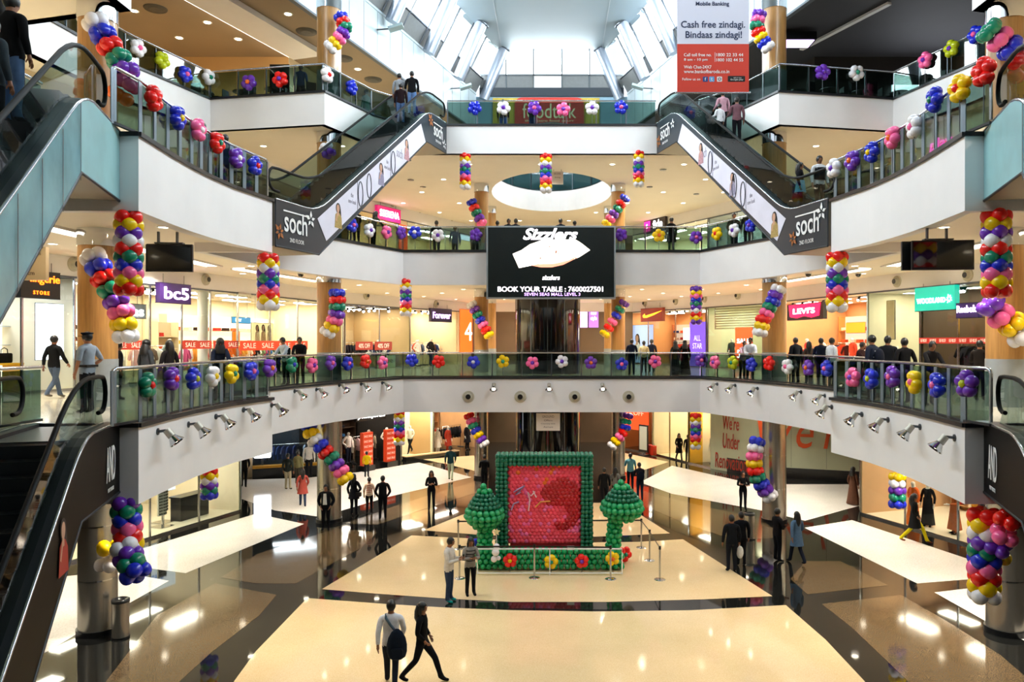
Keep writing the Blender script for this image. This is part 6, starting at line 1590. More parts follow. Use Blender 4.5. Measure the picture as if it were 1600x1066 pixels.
tape(Fm, spx(374, a, b_), spx(480, a, b_), zz(547, a, b_, 430, Z1), .42, 'SALE', 4, 'orange-red SALE strip on the poster shop window', '#d8401c')
tape(Fm, spx(518, a, b_), spx(532, a, b_), zz(547, a, b_, 525, Z1), .5, 'SALE', 1, 'short SALE strip right of the left middle column', '#a8301c')
rack(Fm, 1.5, 2.0, 2.6, 'warm', 'in the photo poster shop'); rack(Fm, 4.6, 2.2, 2.4, 'mix', 'at the right of the photo poster shop')
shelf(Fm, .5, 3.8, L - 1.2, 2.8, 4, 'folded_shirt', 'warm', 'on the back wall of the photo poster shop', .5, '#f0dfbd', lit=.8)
A, B = W1L[3]
a, b_ = sub(A, B, 540, 642); Fm, L = shop(a, b_, Z1, HO, '#c8a878', 8, 'the forty percent shop', ceilc='#2b241e', mull=2.2)
for k, px in enumerate((568, 598)):
    x, z, w_, h = pbox(a, b_, px - 13, px + 14, 534, 547, Z1); tape(Fm, x - w_ / 2, x + w_ / 2, z, h, '40% OFF', 1, '%s brown-red strip reading 40%% OFF in the far left shop window' % ('left', 'right')[k], '#8e2f22')
x, z, w_, h = pbox(a, b_, 588, 616, 566, 590, Z1); poster(Fm, x, -.05, max(.02, z), w_, h * .8, '#a8b89a', 'green-grey window notice reading Free', [('Free', .5, .6, .7, .4)], '#1a1a1a')
shelf(Fm, .5, 3.4, L * .55, 2.9, 4, 'handbag', 'pale', 'on the back wall of the forty percent shop', .55, '#8a5a34', sc=1.3)
rack(Fm, 1.0, 1.5, 2.4, 'dark', 'in front of the forty percent shop wall'); rack(Fm, 4.4, 1.8, 2.6, 'mix', 'at the right of the forty percent shop'); rack(Fm, 5.6, 3.2, 3.0, 'cool', 'deep inside the forty percent shop')
for k in range(10):
    t = thing('track_spotlight', 'bright track spotlight in the dark ceiling of the forty percent shop', 'spotlight', M=Fm @ T(.8 + k * (L - 1.4) / 10, 1.0 + (k % 3) * .8, HO - .12), group='track spotlights in the forty percent shop'); MB().cyl((0, 0, .06), (0, -.1, -.1), .06, .09, 12).build('can', [M_BLACK], t); MB().ball((0, -.11, -.11), .075, 10, 6).build('bulb', [em('track_bulb', '#ffeeff', 18)], t)
for k, (xx, c1, c2) in enumerate(((3.6, '#1d1f27', '#23304a'), (7.4, '#b4492c', '#1b1c22'))): mann(Fm, xx, .7, 'hip', 0, 'mannequin in the forty percent shop window, %s one' % ('left', 'right')[k], c1, c2)
a, b_ = sub(A, B, 643, 716); Fm, L = shop(a, b_, Z1, HO, '#e3cba0', 10, 'the purple sign shop', mull=2.4, glassy=False)
x, z, w_, h = pbox(a, b_, 669, 701, 483, 503, Z1); lightbox(Fm, x, z, w_, h, '#2a2440', [('Forever', .5, .5, .86, .5)], '#d9a8ff', 'dark sign with violet letters over the far left clothes shop', .15, 4, hang=.3)
rack(Fm, .6, 1.2, 2.2, 'cool', 'in front of the purple sign shop'); rack(Fm, 3.6, 1.6, 2.6, 'mix', 'in the middle of the purple sign shop'); rack(Fm, 6.4, 1.2, 2.2, 'dark', 'at the right of the purple sign shop')
shelf(Fm, .4, 3.8, L - .8, 2.8, 4, 'folded_shirt', 'mix', 'on the back wall of the purple sign shop', .6, '#a9793f')
for k, (xx, c1, c2, hh) in enumerate(((1.0, '#e9e6df', '#e9e6df', 1.75), (2.4, '#171920', '#2b3a57', 1.85), (6.0, '#e8ebf0', '#1f3358', 1.85), (8.0, '#1b1d26', '#e9e6df', 1.8))): 
    if xx < L - .3: mann(Fm, xx, .25, 'hip', 0, 'mannequin in front of the purple sign shop, %s from the left' % NTH[k], c1, c2, h=hh)
a, b_ = sub(A, B, 716, 748); Fm, L = frame(a, b_, Z1), math.dist(a, b_)
x, z, w_, h = pbox(a, b_, 714, 741, 484, 552, Z1); poster(Fm, x, -.02, z, w_, h, '#f0581c', 'tall glowing orange poster with a white figure 4', [('4', .55, .5, .5, .42)], '#fff4e0', e=1.5)
wallbox('wall_back_shopfront_left', a, b_, Z1, Z1 + HO, M_CREAM)
# middle of the far wall
wallbox('wall_back_shopfront_middle', (-5.7, 54.0), (5.7, 54.0), 0, Z3 - 1.25, mat('brown_panel_wall', '#5e4a34', .5, var=.1, scale=1))
Fm = frame((-5.7, 53.98), (5.7, 53.98), Z1); C1 = ((-5.7, 53.98), (5.7, 53.98))
for k, (x0, x1, y0, y1, c) in enumerate(((906, 918, 478, 512, '#e0a8f0'), (920, 935, 478, 512, '#8a5ab0'))):
    x, z, w_, h = pbox(C1[0], C1[1], x0, x1, y0, y1, Z1); poster(Fm, x, -.03, z, w_, h, c, 'glowing violet advert panel on the far wall, %s one' % ('left', 'right')[k], [('new\nstyle', .5, .5, .6, .4)], '#ffffff', e=1.6)
# ---------- first gallery, right side
A, B = W1R[0]
a, b_ = sub(A, B, 974, 1102); Fm, L = shop(a, b_, Z1, HO, '#cf8f58', 8, 'the swoosh sports shop', mull=3, glassy=True)
x, z, w_, h = pbox(a, b_, 1006, 1040, 482, 502, Z1); t = lightbox(Fm, x, z, w_, h, '#7a2c10', [], '#ffb030', 'brown hanging sign with a glowing orange swoosh', .25, 4, hang=.35)
P = [(-.32, .0), (-.42, -.12), (-.38, -.26), (-.24, -.27), (.1, -.12), (.5, .14), (.0, -.04), (-.22, -.12), (-.31, -.12), (-.33, -.07)]
MB().prism([(p[0] * w_ * .95, h / 2 + .02 + p[1] * h * 1.2 + h * .08) for p in P], -.02, 0).build('swoosh_mark', [em('swoosh_glow', '#ffa61c', 3.5)], t)
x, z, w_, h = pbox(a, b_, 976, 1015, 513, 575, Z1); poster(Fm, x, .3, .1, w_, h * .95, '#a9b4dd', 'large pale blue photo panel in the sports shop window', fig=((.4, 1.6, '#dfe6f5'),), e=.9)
x, z, w_, h = pbox(a, b_, 1022, 1052, 517, 531, Z1); poster(Fm, x, 2.6, z, w_ * 1.2, h * 1.4, '#fff2e0', 'glowing white shelf panel inside the sports shop', e=3)
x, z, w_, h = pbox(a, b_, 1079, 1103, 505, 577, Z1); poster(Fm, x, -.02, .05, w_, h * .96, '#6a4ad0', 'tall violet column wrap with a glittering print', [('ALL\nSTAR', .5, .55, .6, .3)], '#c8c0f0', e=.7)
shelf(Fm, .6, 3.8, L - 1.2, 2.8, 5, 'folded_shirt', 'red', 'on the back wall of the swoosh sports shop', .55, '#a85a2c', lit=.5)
rack(Fm, 4.2, 1.8, 2.6, 'red', 'in the middle of the swoosh sports shop'); rack(Fm, 7.4, 1.6, 2.2, 'red', 'at the right of the swoosh sports shop')
a, b_ = sub(A, B, 1104, 1200); Fm, L = shop(a, b_, Z1, HO, '#cdd2b0', 8, 'the shutter shop', mull=3.2)
t = thing('roller_shutter', 'half lowered slatted roller shutter over the pale shop window', 'shutter', M=Fm @ T(.6, .2, 2.3)); b = MB()
for k in range(9): b.box(0, L - .8, -.02, .02, k * .145, k * .145 + .1)
b.build('slats', [mat('shutter_slat', '#d7d3b2', .4)], t); MB().box(-.04, 0, -.04, .04, 0, 1.3).box(L - .8, L - .76, -.04, .04, 0, 1.3).build('guide', [M_STEEL], t)
x, z, w_, h = pbox(a, b_, 1150, 1176, 512, 540, Z1); poster(Fm, x, -.02, z, w_, h, '#e8481c', 'square orange poster reading SALE', [('SALE', .5, .25, .75, .25)], '#ffffff', e=.8)
x, z, w_, h = pbox(a, b_, 1150, 1176, 541, 572, Z1); poster(Fm, x, -.02, z, w_, h, '#e8481c', 'orange poster reading 50% below the SALE poster', [('50%', .5, .6, .75, .4)], '#ffffff', e=.8)
for k, xx in enumerate((1.5, 2.3, 3.1)): mann(Fm, xx, .7, ('stand', 'hip', 'stand')[k], (20, 0, 340)[k], 'mannequin in the shutter shop window, %s from the left' % NTH[k], ('#3f4a44', '#f6f2ea', '#f6f2ea')[k], ('#2a2c30', '#f6f2ea', '#efe9dd')[k], h=1.8)
shelf(Fm, L * .3, 3.0, L * .6, 2.8, 4, 'folded_shirt', 'dark', 'on the back wall of the shutter shop', .5, '#8c5a32')
A, B = W1R[1]
a, b_ = sub(A, B, 1201, 1352); Fm, L = shop(a, b_, Z1, HO, '#cf9560', 8, 'the red jeans shop', side=(1, 0), glassy=False, ceilc='#e8d2b4')
x, z, w_, h = pbox(a, b_, 1237, 1294, 474, 500, Z1)
t = thing('shop_sign', "black sign box with a red batwing panel reading LEVI'S", 'shop sign', M=Fm @ T(x, -.25, z)); MB().box(-w_ / 2, w_ / 2, 0, .2, 0, h).build('box', [M_BLACK], t)
MB().prism([(-w_ * .44, h * .95), (-w_ * .4, h * .22), (-w_ * .2, h * .12), (0, h * .24), (w_ * .2, h * .12), (w_ * .4, h * .22), (w_ * .44, h * .95)][::-1], -.03, 0).build('batwing_panel', [em('sign_magenta_red', '#f01248', 1.7)], t); text('lettering', "LEVI'S", t, 0, -.035, h * .55, w_ * .6, h * .34, em('sign_white', '#fff0f4', 4.5), .01, 0, .02)
shelf(Fm, .5, 3.8, L - 1, 2.9, 4, 'folded_shirt', 'warm', 'on the back wall of the red jeans shop', .5, '#c07a34', lit=.6)
rack(Fm, 2.2, 1.8, 2.6, 'red', 'at the left of the red jeans shop'); rack(Fm, 5.4, 2.0, 2.8, 'warm', 'at the right of the red jeans shop')
for k, (xx, c1) in enumerate(((2.8, '#a8322a'), (4.2, '#efe6da'), (6.8, '#c8452c'), (8.2, '#e9e2d8'))):
    if xx < L - .4: mann(Fm, xx, .7, 'hip', 0, 'mannequin at the front of the red jeans shop, %s from the left' % NTH[k], c1, '#27344f', h=1.8)
x, z, w_, h = pbox(a, b_, 1282, 1300, 512, 520, Z1); poster(Fm, x, 1.5, z, w_ * 1.5, h * 2, '#f08a20', 'small orange header in the red jeans shop', e=1.2)
A, B = W1R[2]
a, b_ = sub(A, B, 1353, 1436); Fm, L = shop(a, b_, Z1, HO, '#d9d4b8', 8, 'the striped curtain shop', cool=False, mull=1.6)
x, z, w_, h = pbox(a, b_, 1378, 1390, 470, 530, Z1); poster(Fm, x, .25, z, w_, h, '#e0c9a0', 'tall slanting cream banner in the glass corner on the right')
x, z, w_, h = pbox(a, b_, 1398, 1432, 478, 528, Z1); poster(Fm, x, 1.6, z, w_, h, '#eef4fa', 'bright white display wall inside the glass corner shop', [('X   Y', .5, .35, .5, .15)], '#8a99a8', e=1.6)
shelf(Fm, .3, 3.6, L - .6, 2.6, 4, 'box', 'pale', 'in the glass corner shop on the right', .5, '#e6e2d0', lit=.6)
a, b_ = sub(A, B, 1437, 1640); Fm, L = shop(a, b_, Z1, HO, '#54422e', 7, 'the teal sign shop', mull=1.9, ceilc='#c8c0b0')
x, z, w_, h = pbox(a, b_, 1438, 1501, 448, 485, Z1); lightbox(Fm, x, z, w_, h, '#0aa08c', [('WOODLAND', .42, .42, .72, .22)], '#e8fffa', 'glowing teal box sign reading WOODLAND', .9, 3.5, hang=.15)
t = thing('tree_emblem', 'white glowing leaf emblem on the teal sign', 'emblem', M=Fm @ T(x + w_ * .38, -.27, z + h * .44)); flower_mark(8, h * .2).build('emblem', [em('sign_mint', '#e8fffa', 3.0)], t)
x, z, w_, h = pbox(a, b_, 1503, 1537, 477, 492, Z1); lightbox(Fm, x, z - .1, w_, h * 1.5, '#2a1658', [('Reebok', .5, .6, .9, .5)], '#f4d8ff', 'purple shop sign with white script letters behind the near right garland', .3, 4)
tape(Fm, spx(1392, a, b_) if False else 0, spx(1566, a, b_), zz(537, a, b_, 1490, Z1), .22, 'FLAT 40% OFF', 8, 'long thin red tape banner across the teal sign shop window', '#b51e14')
poster(Fm, spx(1534, a, b_), 1.5, 1.9, 1.1, 1.0, '#e09a30', 'round-looking amber poster in the teal sign shop', e=1.2); poster(Fm, spx(1462, a, b_), 2.8, 2.0, .7, .6, '#f0a818', 'small golden leaf poster in the teal sign shop', e=1.2)
rack(Fm, .8, 1.2, 2.2, 'dark', 'at the left of the teal sign shop'); rack(Fm, 3.6, 1.4, 2.2, 'dark', 'in the middle of the teal sign shop')
for k in range(4): put_item('hanging_shirt', '#f0641c', Fm @ T(spx(1548, a, b_) + k * .12, .9, 1.2) @ RZ(.7), 'in bright orange at the right window', 1.15)
shelf(Fm, .5, 3.8, min(L - 1, 7), 2.7, 4, 'shoe', 'warm', 'on the back wall of the teal sign shop', .5, '#6b4a2c', sc=1.3)
# ---------- second gallery
A, B = W1L[3]
H2 = 3.55
a, b_ = sub(A, B, 545, 622); Fm, L = shop(a, b_, Z2, H2, '#f0c890', 9, 'the pink sign shop', mull=2.6)
x, z, w_, h = pbox(a, b_, 585, 621, 325, 346, Z2); lightbox(Fm, x, z, w_, h, '#b0105a', [('SERENA', .56, .5, .72, .5), ('S', .13, .5, .1, .5)], '#ffe0f4', 'glowing magenta shop sign on the upper left', .8, 5, hang=.3)
rack(Fm, 1.0, 1.5, 2.2, 'mix', 'in the pink sign shop, left'); rack(Fm, 4.4, 1.6, 2.4, 'warm', 'in the pink sign shop, right'); rack(Fm, 6.2, 2.8, 2.2, 'warm', 'deep in the pink sign shop')
a, b_ = sub(A, B, 623, 636); Fm = frame(a, b_, Z2); x = math.dist(a, b_)
t = poster(Fm, x / 2, 0, 0.02, x, 3.2, '#f0521c', 'tall plain orange pillar panel right of the magenta sign', e=.35); wallbox('wall_upper_orange_pillar', a, b_, Z2, Z2 + H2, M_CREAM)
a, b_ = sub(A, B, 637, 748); Fm, L = shop(a, b_, Z2, H2, '#f2dcb0', 9, 'the upper cream shop', mull=2.8)
rack(Fm, 1.2, 2.0, 2.4, 'pale', 'in the upper cream shop, left'); rack(Fm, 8.4, 1.6, 2.4, 'cool', 'in the upper cream shop, right')
x, z, w_, h = pbox(a, b_, 720, 742, 358, 375, Z2); poster(Fm, x, .3, z, w_, h, '#e8e4ff', 'bright white panel in the upper cream shop window', e=2.4)
shelf(Fm, .6, 3.8, L - 1.2, 2.6, 4, 'folded_shirt', 'pale', 'on the back wall of the upper cream shop', .6, '#ead2a8')
A, B = W1R[0]
a, b_ = sub(A, B, 966, 1105); Fm, L = shop(a, b_, Z2, H2, '#f6ecd0', 11, 'the pink and black sign shop', mull=3)
x, z, w_, h = pbox(a, b_, 1011, 1044, 341, 363, Z2); lightbox(Fm, x, z, w_, h, '#15080c', [('fide', .66, .55, .44, .55)], '#ffffff', 'black hanging sign reading fide with a pink square', .05, 3, hang=.3)
t = thing('sign_square', 'magenta square beside the fide lettering', 'sign panel', M=Fm @ T(x - w_ * .33, -.27, z + h * .12)); MB().box(-w_ * .15, w_ * .15, -.01, 0, 0, h * .75).build('face', [em('sign_pink', '#f0289a', 1.3)], t); text('lettering', 'S', t, 0, -.015, h * .38, None, h * .3, em('sign_white', '#fff0f4', 4.5), .01)
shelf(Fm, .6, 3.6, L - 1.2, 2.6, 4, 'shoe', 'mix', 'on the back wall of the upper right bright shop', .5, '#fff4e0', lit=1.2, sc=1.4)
rack(Fm, 1.0, 1.6, 2.2, 'pale', 'in the upper right bright shop')
a, b_ = sub(A, B, 1106, 1200); Fm, L = shop(a, b_, Z2, H2, '#e6e8e0', 11, 'the upper right glass shop', cool=True, mull=2)
shelf(Fm, .6, 3.6, L - 1.2, 2.6, 4, 'folded_shirt', 'cool', 'on the back wall of the upper right glass shop', .6, '#f2f4f2', lit=.8)
t = thing('white_pillar', 'round white pillar inside the upper right glass shop', 'pillar', M=Fm @ T(spx(1098, A, B) * 0 + .9, 1.2, 0)); MB().cyl((0, 0, 0), (0, 0, H2 - .07), .35, n=24).build('shaft', [M_WHITE], t); MB().cyl((0, 0, 0), (0, 0, .1), .38, n=24).build('base', [M_STEEL], t)
wallbox('wall_back_upper_shopfront', (-5.7, 54.2), (5.7, 54.2), Z2, Z3 - 1.25, M_CREAM)
# pink neon sign seen over the near right rail
A, B = W1R[2]
Fm = frame(A, B, Z2); x, z, w_, h = pbox(A, B, 1455, 1490, 214, 236, Z2); t = thing('neon_sign', 'pink neon word play glowing on the cream wall over the near right rail', 'neon sign', M=Fm @ T(x, -.05, z)); text('lettering', 'play', t, 0, 0, h / 2, w_, h, em('neon_pink', '#ff5ab8', 4), .04, .1); MB().box(-w_ / 2, w_ / 2, .04, .05, h * .3, h * .4).build('mount', [M_WHITE], t)
# ---------- ground floor
HG = 4.25
GL = [(-15.6, 23.5), (-14.5, 27), (-12.9, 32)]
a, b_ = (-15.8, 23), (-12.9, 32.0); Fm, L = shop(a, b_, 0, HG, '#efe4cc', 9, 'the sunglasses shop', depth=5, floorc='#e9dfca', mull=2.3)
for k, px in enumerate((286, 304)):
    t = thing('sunglasses_rack', 'tall rotating sunglasses rack in the ground left shop, %s one' % ('left', 'right')[k], 'display rack', M=Fm @ T(spx(px, a, b_), 1.0 + k * .5, 0)); MB().cyl((0, 0, .05), (0, 0, 1.9), .03, n=8).build('post', [M_CHROME], t); MB().box(-.2, .2, -.03, .03, .45, 1.9).build('board', [mat('grey_mesh', '#a9a9a4', .5)], t); MB().box(-.3, .3, -.3, .3, 0, .05).build('foot', [M_CHROME], t)
    for r in range(12):
        for c in range(2): put_item('sunglasses', '#101014', Fm @ T(spx(px, a, b_) - .1 + c * .2, 1.0 + k * .5 - .05, .5 + r * .115), 'on the tall racks in the ground left shop', 1.3)
for k, (px, y, w_) in enumerate(((258, 2.4, 1.4), (335, 1.2, 1.6))):
    t = thing('counter', '%s in the ground left shop' % ('cream counter with thin legs', 'dark counter')[k], 'counter', M=Fm @ T(spx(px, a, b_), y, 0)); m = mat('counter_%d' % k, ('#eadfc8', '#17181c')[k], .3); MB().box(-w_ / 2, w_ / 2, -.3, .3, .9, .96).build('top', [m], t)
    MB().box(-w_ / 2 + .05, w_ / 2 - .05, -.25, .25, .0 if k else .7, .9).build('body', [m], t)
    if not k:
        for xx in (-.6, .6): MB().cyl((xx, -.2, 0), (xx, -.2, .7), .02, n=6).build('leg', [M_CHROME], t)
poster(Fm, spx(322, a, b_), 2.4, 1.0, 1.8, 1.9, '#dfe8f4', 'white and blue graphic panel in the ground left shop', [('Lens', .4, .75, .5, .2), ('eye care', .6, .3, .6, .1)], '#3a6ab8', e=.8)
poster(Fm, spx(240, a, b_), 3.0, 2.1, 1.3, .5, '#c9b878', 'olive header sign in the ground left shop', [('OPTICS', .5, .5, .6, .5)], '#5a4a20')
shelf(Fm, .4, 4.2, 7.0, 2.6, 4, 'bottle', 'pale', 'on the back wall of the sunglasses shop', .5, '#f0e6d0')
# passage wall with low window bench, then the row of shops
a, b_ = (-15.6, 40.0), (-11.4, 41.8); Fm, L = shop(a, b_, 0, HG, '#1a2430', 5, 'the dark window beside the passage', depth=3, cool=True, ceilc='#20262c', mull=2.5)
t = thing('menu_light', 'small bright white light box by the passage', 'light box', M=Fm @ T(spx(410, a, b_), -.1, 1.0)); MB().rbox(-.42, .42, -.06, .06, 0, 1.5, .08).build('face', [em('white_glow', '#f4f8ff', 4)], t); MB().box(-.05, .05, -.05, .05, -.98, 0).build('post', [M_STEELD], t)
t = thing('low_bench', 'long dark low plinth below the passage window', 'plinth', M=Fm @ T(0, -.45, 0)); MB().box(0, L, 0, .4, 0, .45).build('body', [M_BLACK], t); MB().box(0, L, -.01, .41, .5, .62).build('gold_strip', [mat('gold_strip', '#b98a2c', .4, .6)], t)
rack(Fm, .5, 1.2, 2.6, 'cool', 'behind the passage window')
a, b_ = (-11.4, 41.8), (-8.9, 45.6)
mann(frame((-15.6, 38.8), (-11.4, 40.6), 0), 3.2, 0, 'stand', 0, 'white-shirted mannequin on the far left of the ground shops', '#e8e6e4', '#15161c', h=1.85)
Fm, L = shop(a, b_, 0, HG, '#1b1714', 8, 'the black-fronted menswear shop', glassy=False, ceilc='#1a1614')
x, z, w_, h = pbox(a, b_, 552, 598, 645, 656, 0); lightbox(Fm, x, z, w_, max(.3, h), '#0a0a0a', [('JACK&JONES', .5, .5, .92, .62)], '#ffffff', 'black fascia sign with white JACK&JONES letters', .0, 2.5)
for k, px in enumerate((555, 591)):
    x = spx(px, a, b_); rr_ = thing('sale_stand', 'orange sale stand densely printed with SALE, %s one' % ('left', 'right')[k], 'display stand', M=Fm @ T(x, -.9, 0)); MB().box(-.36, .36, -.12, .12, .3, 2.1).build('cloth', [mat('orange_cloth', '#d8451c', .6, emit=.15)], rr_)
    for r in range(6): text('lettering', 'SALE SALE', rr_, 0, -.125, .5 + r * .28, .6, .12, mat('sale_letter', '#f6e3d2', .5, emit=.3), .004)
    MB().box(-.4, .4, -.25, .25, 0, .3).build('base', [M_BLACK], rr_)
rack(Fm, .3, 1.4, 1.8, 'mix', 'in the black menswear shop, left'); rack(Fm, 2.4, 1.8, 1.8, 'pale', 'in the black menswear shop, right'); shelf(Fm, .3, 3.6, L - .6, 3.0, 5, 'folded_shirt', 'mix', 'on the back wall of the black menswear shop', .38, '#3a2a1e')
for k, (xx, c1) in enumerate(((.7, '#e6e2dc'), (2.2, '#24262e'), (3.6, '#efeae2'))): mann(Fm, xx, .3, 'hip', 0, 'mannequin of the black menswear shop, %s from the left' % NTH[k], c1, '#1c2233', h=1.82, z=.3)
a, b_ = (-8.9, 45.6), (-7.2, 47.2)
Fm, L = shop(a, b_, 0, HG, '#fff2d8', 14, 'the white display window', depth=2, glassy=True, floorc='#f6ecd8', mull=4)
mann(Fm, L / 2, .9, 'stride', 300, 'striding mannequin in black boots in the white window', '#f2ece0', '#121014', z=.25, h=1.75, fem=True)
t = thing('window_plinth', 'long low stone step in front of the white display window', 'plinth', M=Fm @ T(0, -.5, 0)); MB().box(0, L + 1.5, 0, .45, 0, .25).build('body', [M_DARKGR], t); MB().box(-.02, L + 1.52, -.02, .47, .25, .3).build('cap', [M_BEIGE], t)
a, b_ = (-7.2, 47.2), (-4.6, 51.2)
Fm, L = shop(a, b_, 0, HG, '#c9a070', 10, 'the womenswear shop by the drum', glassy=False, ceilc='#d8c098')
rack(Fm, .4, 1.5, 1.8, 'warm', 'in the womenswear shop by the drum, left'); rack(Fm, 2.6, 1.6, 1.8, 'dark', 'in the womenswear shop by the drum, right'); shelf(Fm, .3, 3.6, L - .6, 3.0, 4, 'folded_shirt', 'warm', 'on the back wall of the womenswear shop', .42, '#a97a4c')
for k, (xx, c1, c2) in enumerate(((.5, '#f0e8da', '#f0e8da'), (1.5, '#a83a2a', '#a83a2a'), (3.4, '#1c1a1e', '#1c1a1e'))): mann(Fm, xx, .2, 'stand', 0, 'mannequin in front of the womenswear shop, %s from the left' % NTH[k], c1, c2, h=1.78, fem=True, skirt=(.5, .26, c2))
# right of the drum
a, b_ = (4.3, 51.0), (6.3, 48.3)
Fm, L = shop(a, b_, 0, HG, '#a85a2a', 8, 'the orange sale shop', depth=3)
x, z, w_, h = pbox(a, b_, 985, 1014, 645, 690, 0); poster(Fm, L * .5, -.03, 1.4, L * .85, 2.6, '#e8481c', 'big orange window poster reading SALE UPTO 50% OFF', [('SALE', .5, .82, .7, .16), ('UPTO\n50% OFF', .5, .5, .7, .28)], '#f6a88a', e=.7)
t = thing('kiosk_frame', 'dark standing poster frame beside the orange sale window', 'poster stand', M=Fm @ T(L + .1, -.8, 0)); MB().box(-.4, .4, -.04, .04, .2, 1.9).build('frame', [M_BLACK], t); MB().box(-.33, .33, -.05, -.04, .35, 1.8).build('sheet', [mat('grey_sheet', '#b8b8a8', .5)], t); MB().box(-.3, .3, -.2, .2, 0, .05).cyl((0, 0, .04), (0, 0, .22), .03, n=8).build('foot', [M_STEELD], t)
a, b_ = (6.3, 48.3), (7.9, 44.6)
Fm, L = shop(a, b_, 0, HG, '#f8e6c0', 12, 'the bright gold-lit shop', glassy=True, depth=6, floorc='#f2e2bd', mull=1.8)
rack(Fm, 1.0, 4.6, 2.0, 'dark', 'deep in the bright gold-lit shop'); shelf(Fm, .3, 5.4, L - .6, 2.8, 4, 'handbag', 'pale', 'on the back wall of the bright gold-lit shop', .45, '#f6e8cc', lit=.8)
for k, c in enumerate(('#c02818', '#b8301c')):
    t = thing('suitcase', 'red upright suitcase at the bright shop entrance, %s one' % ('left', 'right')[k], 'suitcase', M=Fm @ T(.25 + k * .5, -.35, 0)); MB().rbox(-.2, .2, -.12, .12, .05, .65, .05).build('shell', [mat('suitcase_%d' % k, c, .35)], t); MB().tube([(-.1, 0, .63), (-.1, 0, .8), (.1, 0, .8), (.1, 0, .63)], .012, 6).build('handle', [M_BLACK], t)
a, b_ = (7.9, 44.6), (8.85, 42.8)
Fm, L = shop(a, b_, 0, HG, '#e8b030', 9, 'the golden flower window', depth=2, mull=3, side=(1, 0))
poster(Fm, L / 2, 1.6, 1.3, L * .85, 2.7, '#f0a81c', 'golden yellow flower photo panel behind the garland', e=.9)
mann(Fm, L * .75, .6, 'stand', 0, 'white mannequin at the right of the golden window', '#efe8d8', '#15131a', z=.1, h=1.8)
# hoarding
M_HOARD = mat('hoarding_board', '#cdd3b4', .35, var=.04, scale=1.2); M_RED = mat('hoarding_red', '#b3321e', .5); M_ORG = mat('hoarding_orange', '#d8521c', .5)
a, b_ = (8.85, 42.8), (12.0, 38.5); q_ = on_line(1182, a, b_); b_ = (q_.x, q_.y); HG -= .02; Fm = frame(a, b_, 0); L = math.dist(a, b_)
t = thing('hoarding', "pale green-grey hoarding panel reading We're Under Renovation", 'hoarding', M=Fm); MB().box(0, L, 0, .12, .0, HG).build('board', [M_HOARD], t); MB().box(L * .38, L, -.03, 0, 0, .75).build('plinth_panel', [M_BLACK], t)
for s_, px, y0, y1, x0, x1 in (("We're", 0, 650, 672, 1130, 1155), ('Under', 0, 678, 702, 1130, 1156), ('Renovation', 0, 710, 734, 1118, 1167)):
    x, z, w_, h = pbox(a, b_, x0, x1, y0, y1, 0); text('lettering', s_, t, x, -.02, z + h / 2, w_, h, M_RED, .02, .1)
a, b_ = (q_.x + .02, q_.y), (17.2, 37.9); Fm = frame(a, b_, 0); L = math.dist(a, b_)
t = thing('hoarding', "wide pale hoarding wall with a huge orange We're, behind the right middle column", 'hoarding', M=Fm); MB().box(0, L, 0, .12, 0, HG).build('board', [M_HOARD], t); MB().box(0, L, -.04, 0, 0, .55).build('plinth_panel', [M_BLACK], t)
for k in range(1, 4): MB().box(L * k / 4 - .01, L * k / 4 + .01, -.006, 0, .6, HG).build('joint', [mat('hoarding_joint', '#8a9078', .6)], t)
text('lettering', "We're", t, 2.5, -.03, 2.55, 5.0, 1.9, M_ORG, .03, .25)
HG += .02; wallbox('wall_ground_right_far', (17.2, 37.9), (25.7, 37.0), 0, HG, mat('teal_glass_wall', '#8fc4b8', .15, var=.05, scale=.6))
wallbox('wall_ground_left_far', (-25.8, 38.6), (-15.6, 40.0), 0, HG, M_CREAM)
# ground right shop
a, b_ = (12.6, 31.5), (15.9, 22.5); Fm, L = shop(a, b_, 0, HG, '#c9a27a', 9, 'the sari shop', depth=5, floorc='#efe4cc', mull=2.3, ceilc='#d8c8a8')
def mx(px): return spx(px, a, b_)
mann(Fm, mx(1408), .6, 'hip', 0, 'mannequin in an orange sari in the ground right window', '#e0601c', '#e0601c', fem=True, skirt=(.03, .3, '#e46a1e'))
mann(Fm, mx(1421), .9, 'stand', 20, 'dark mannequin beside the orange sari', '#15151a', '#15151a', fem=True, skirt=(.1, .26, '#15151a'))
mann(Fm, mx(1462), .9, 'reach', 330, 'mannequin in a rust dress with a white scarf in the ground right window', '#a8562e', '#8c4a2c', fem=True, skirt=(.2, .3, '#9c5230'))
rack(Fm, mx(1490), 1.6, 1.8, 'dark', 'in the sari shop window, right'); rack(Fm, mx(1440), 2.6, 2.2, 'warm', 'deep in the sari shop'); shelf(Fm, .6, 4.3, L - 1.2, 2.6, 4, 'folded_shirt', 'warm', 'on the back wall of the sari shop', .5, '#b88a5c')
t = thing('counter', 'white cash counter at the near end of the sari shop', 'counter', M=Fm @ T(mx(1530), .8, 0)); MB().box(-.6, .6, -.3, .3, 0, 1.0).build('body', [M_WHITE], t); MB().box(-.64, .64, -.34, .34, 1.0, 1.05).build('top', [M_WHITE], t)
t = thing('potted_plant', 'small leafy plant standing by the near end of the ground right shop', 'plant', M=Fm @ T(mx(1541), .15 + .3, 0) if False else Fm @ T(mx(1542), .7, 1.055)); MB().lathe([(0, 0), (.09, 0), (.12, .2), (.1, .2), (.09, .17), (0, .17)], 14).build('pot', [mat('clay_pot', '#7a4a30', .6)], t)
b = MB()
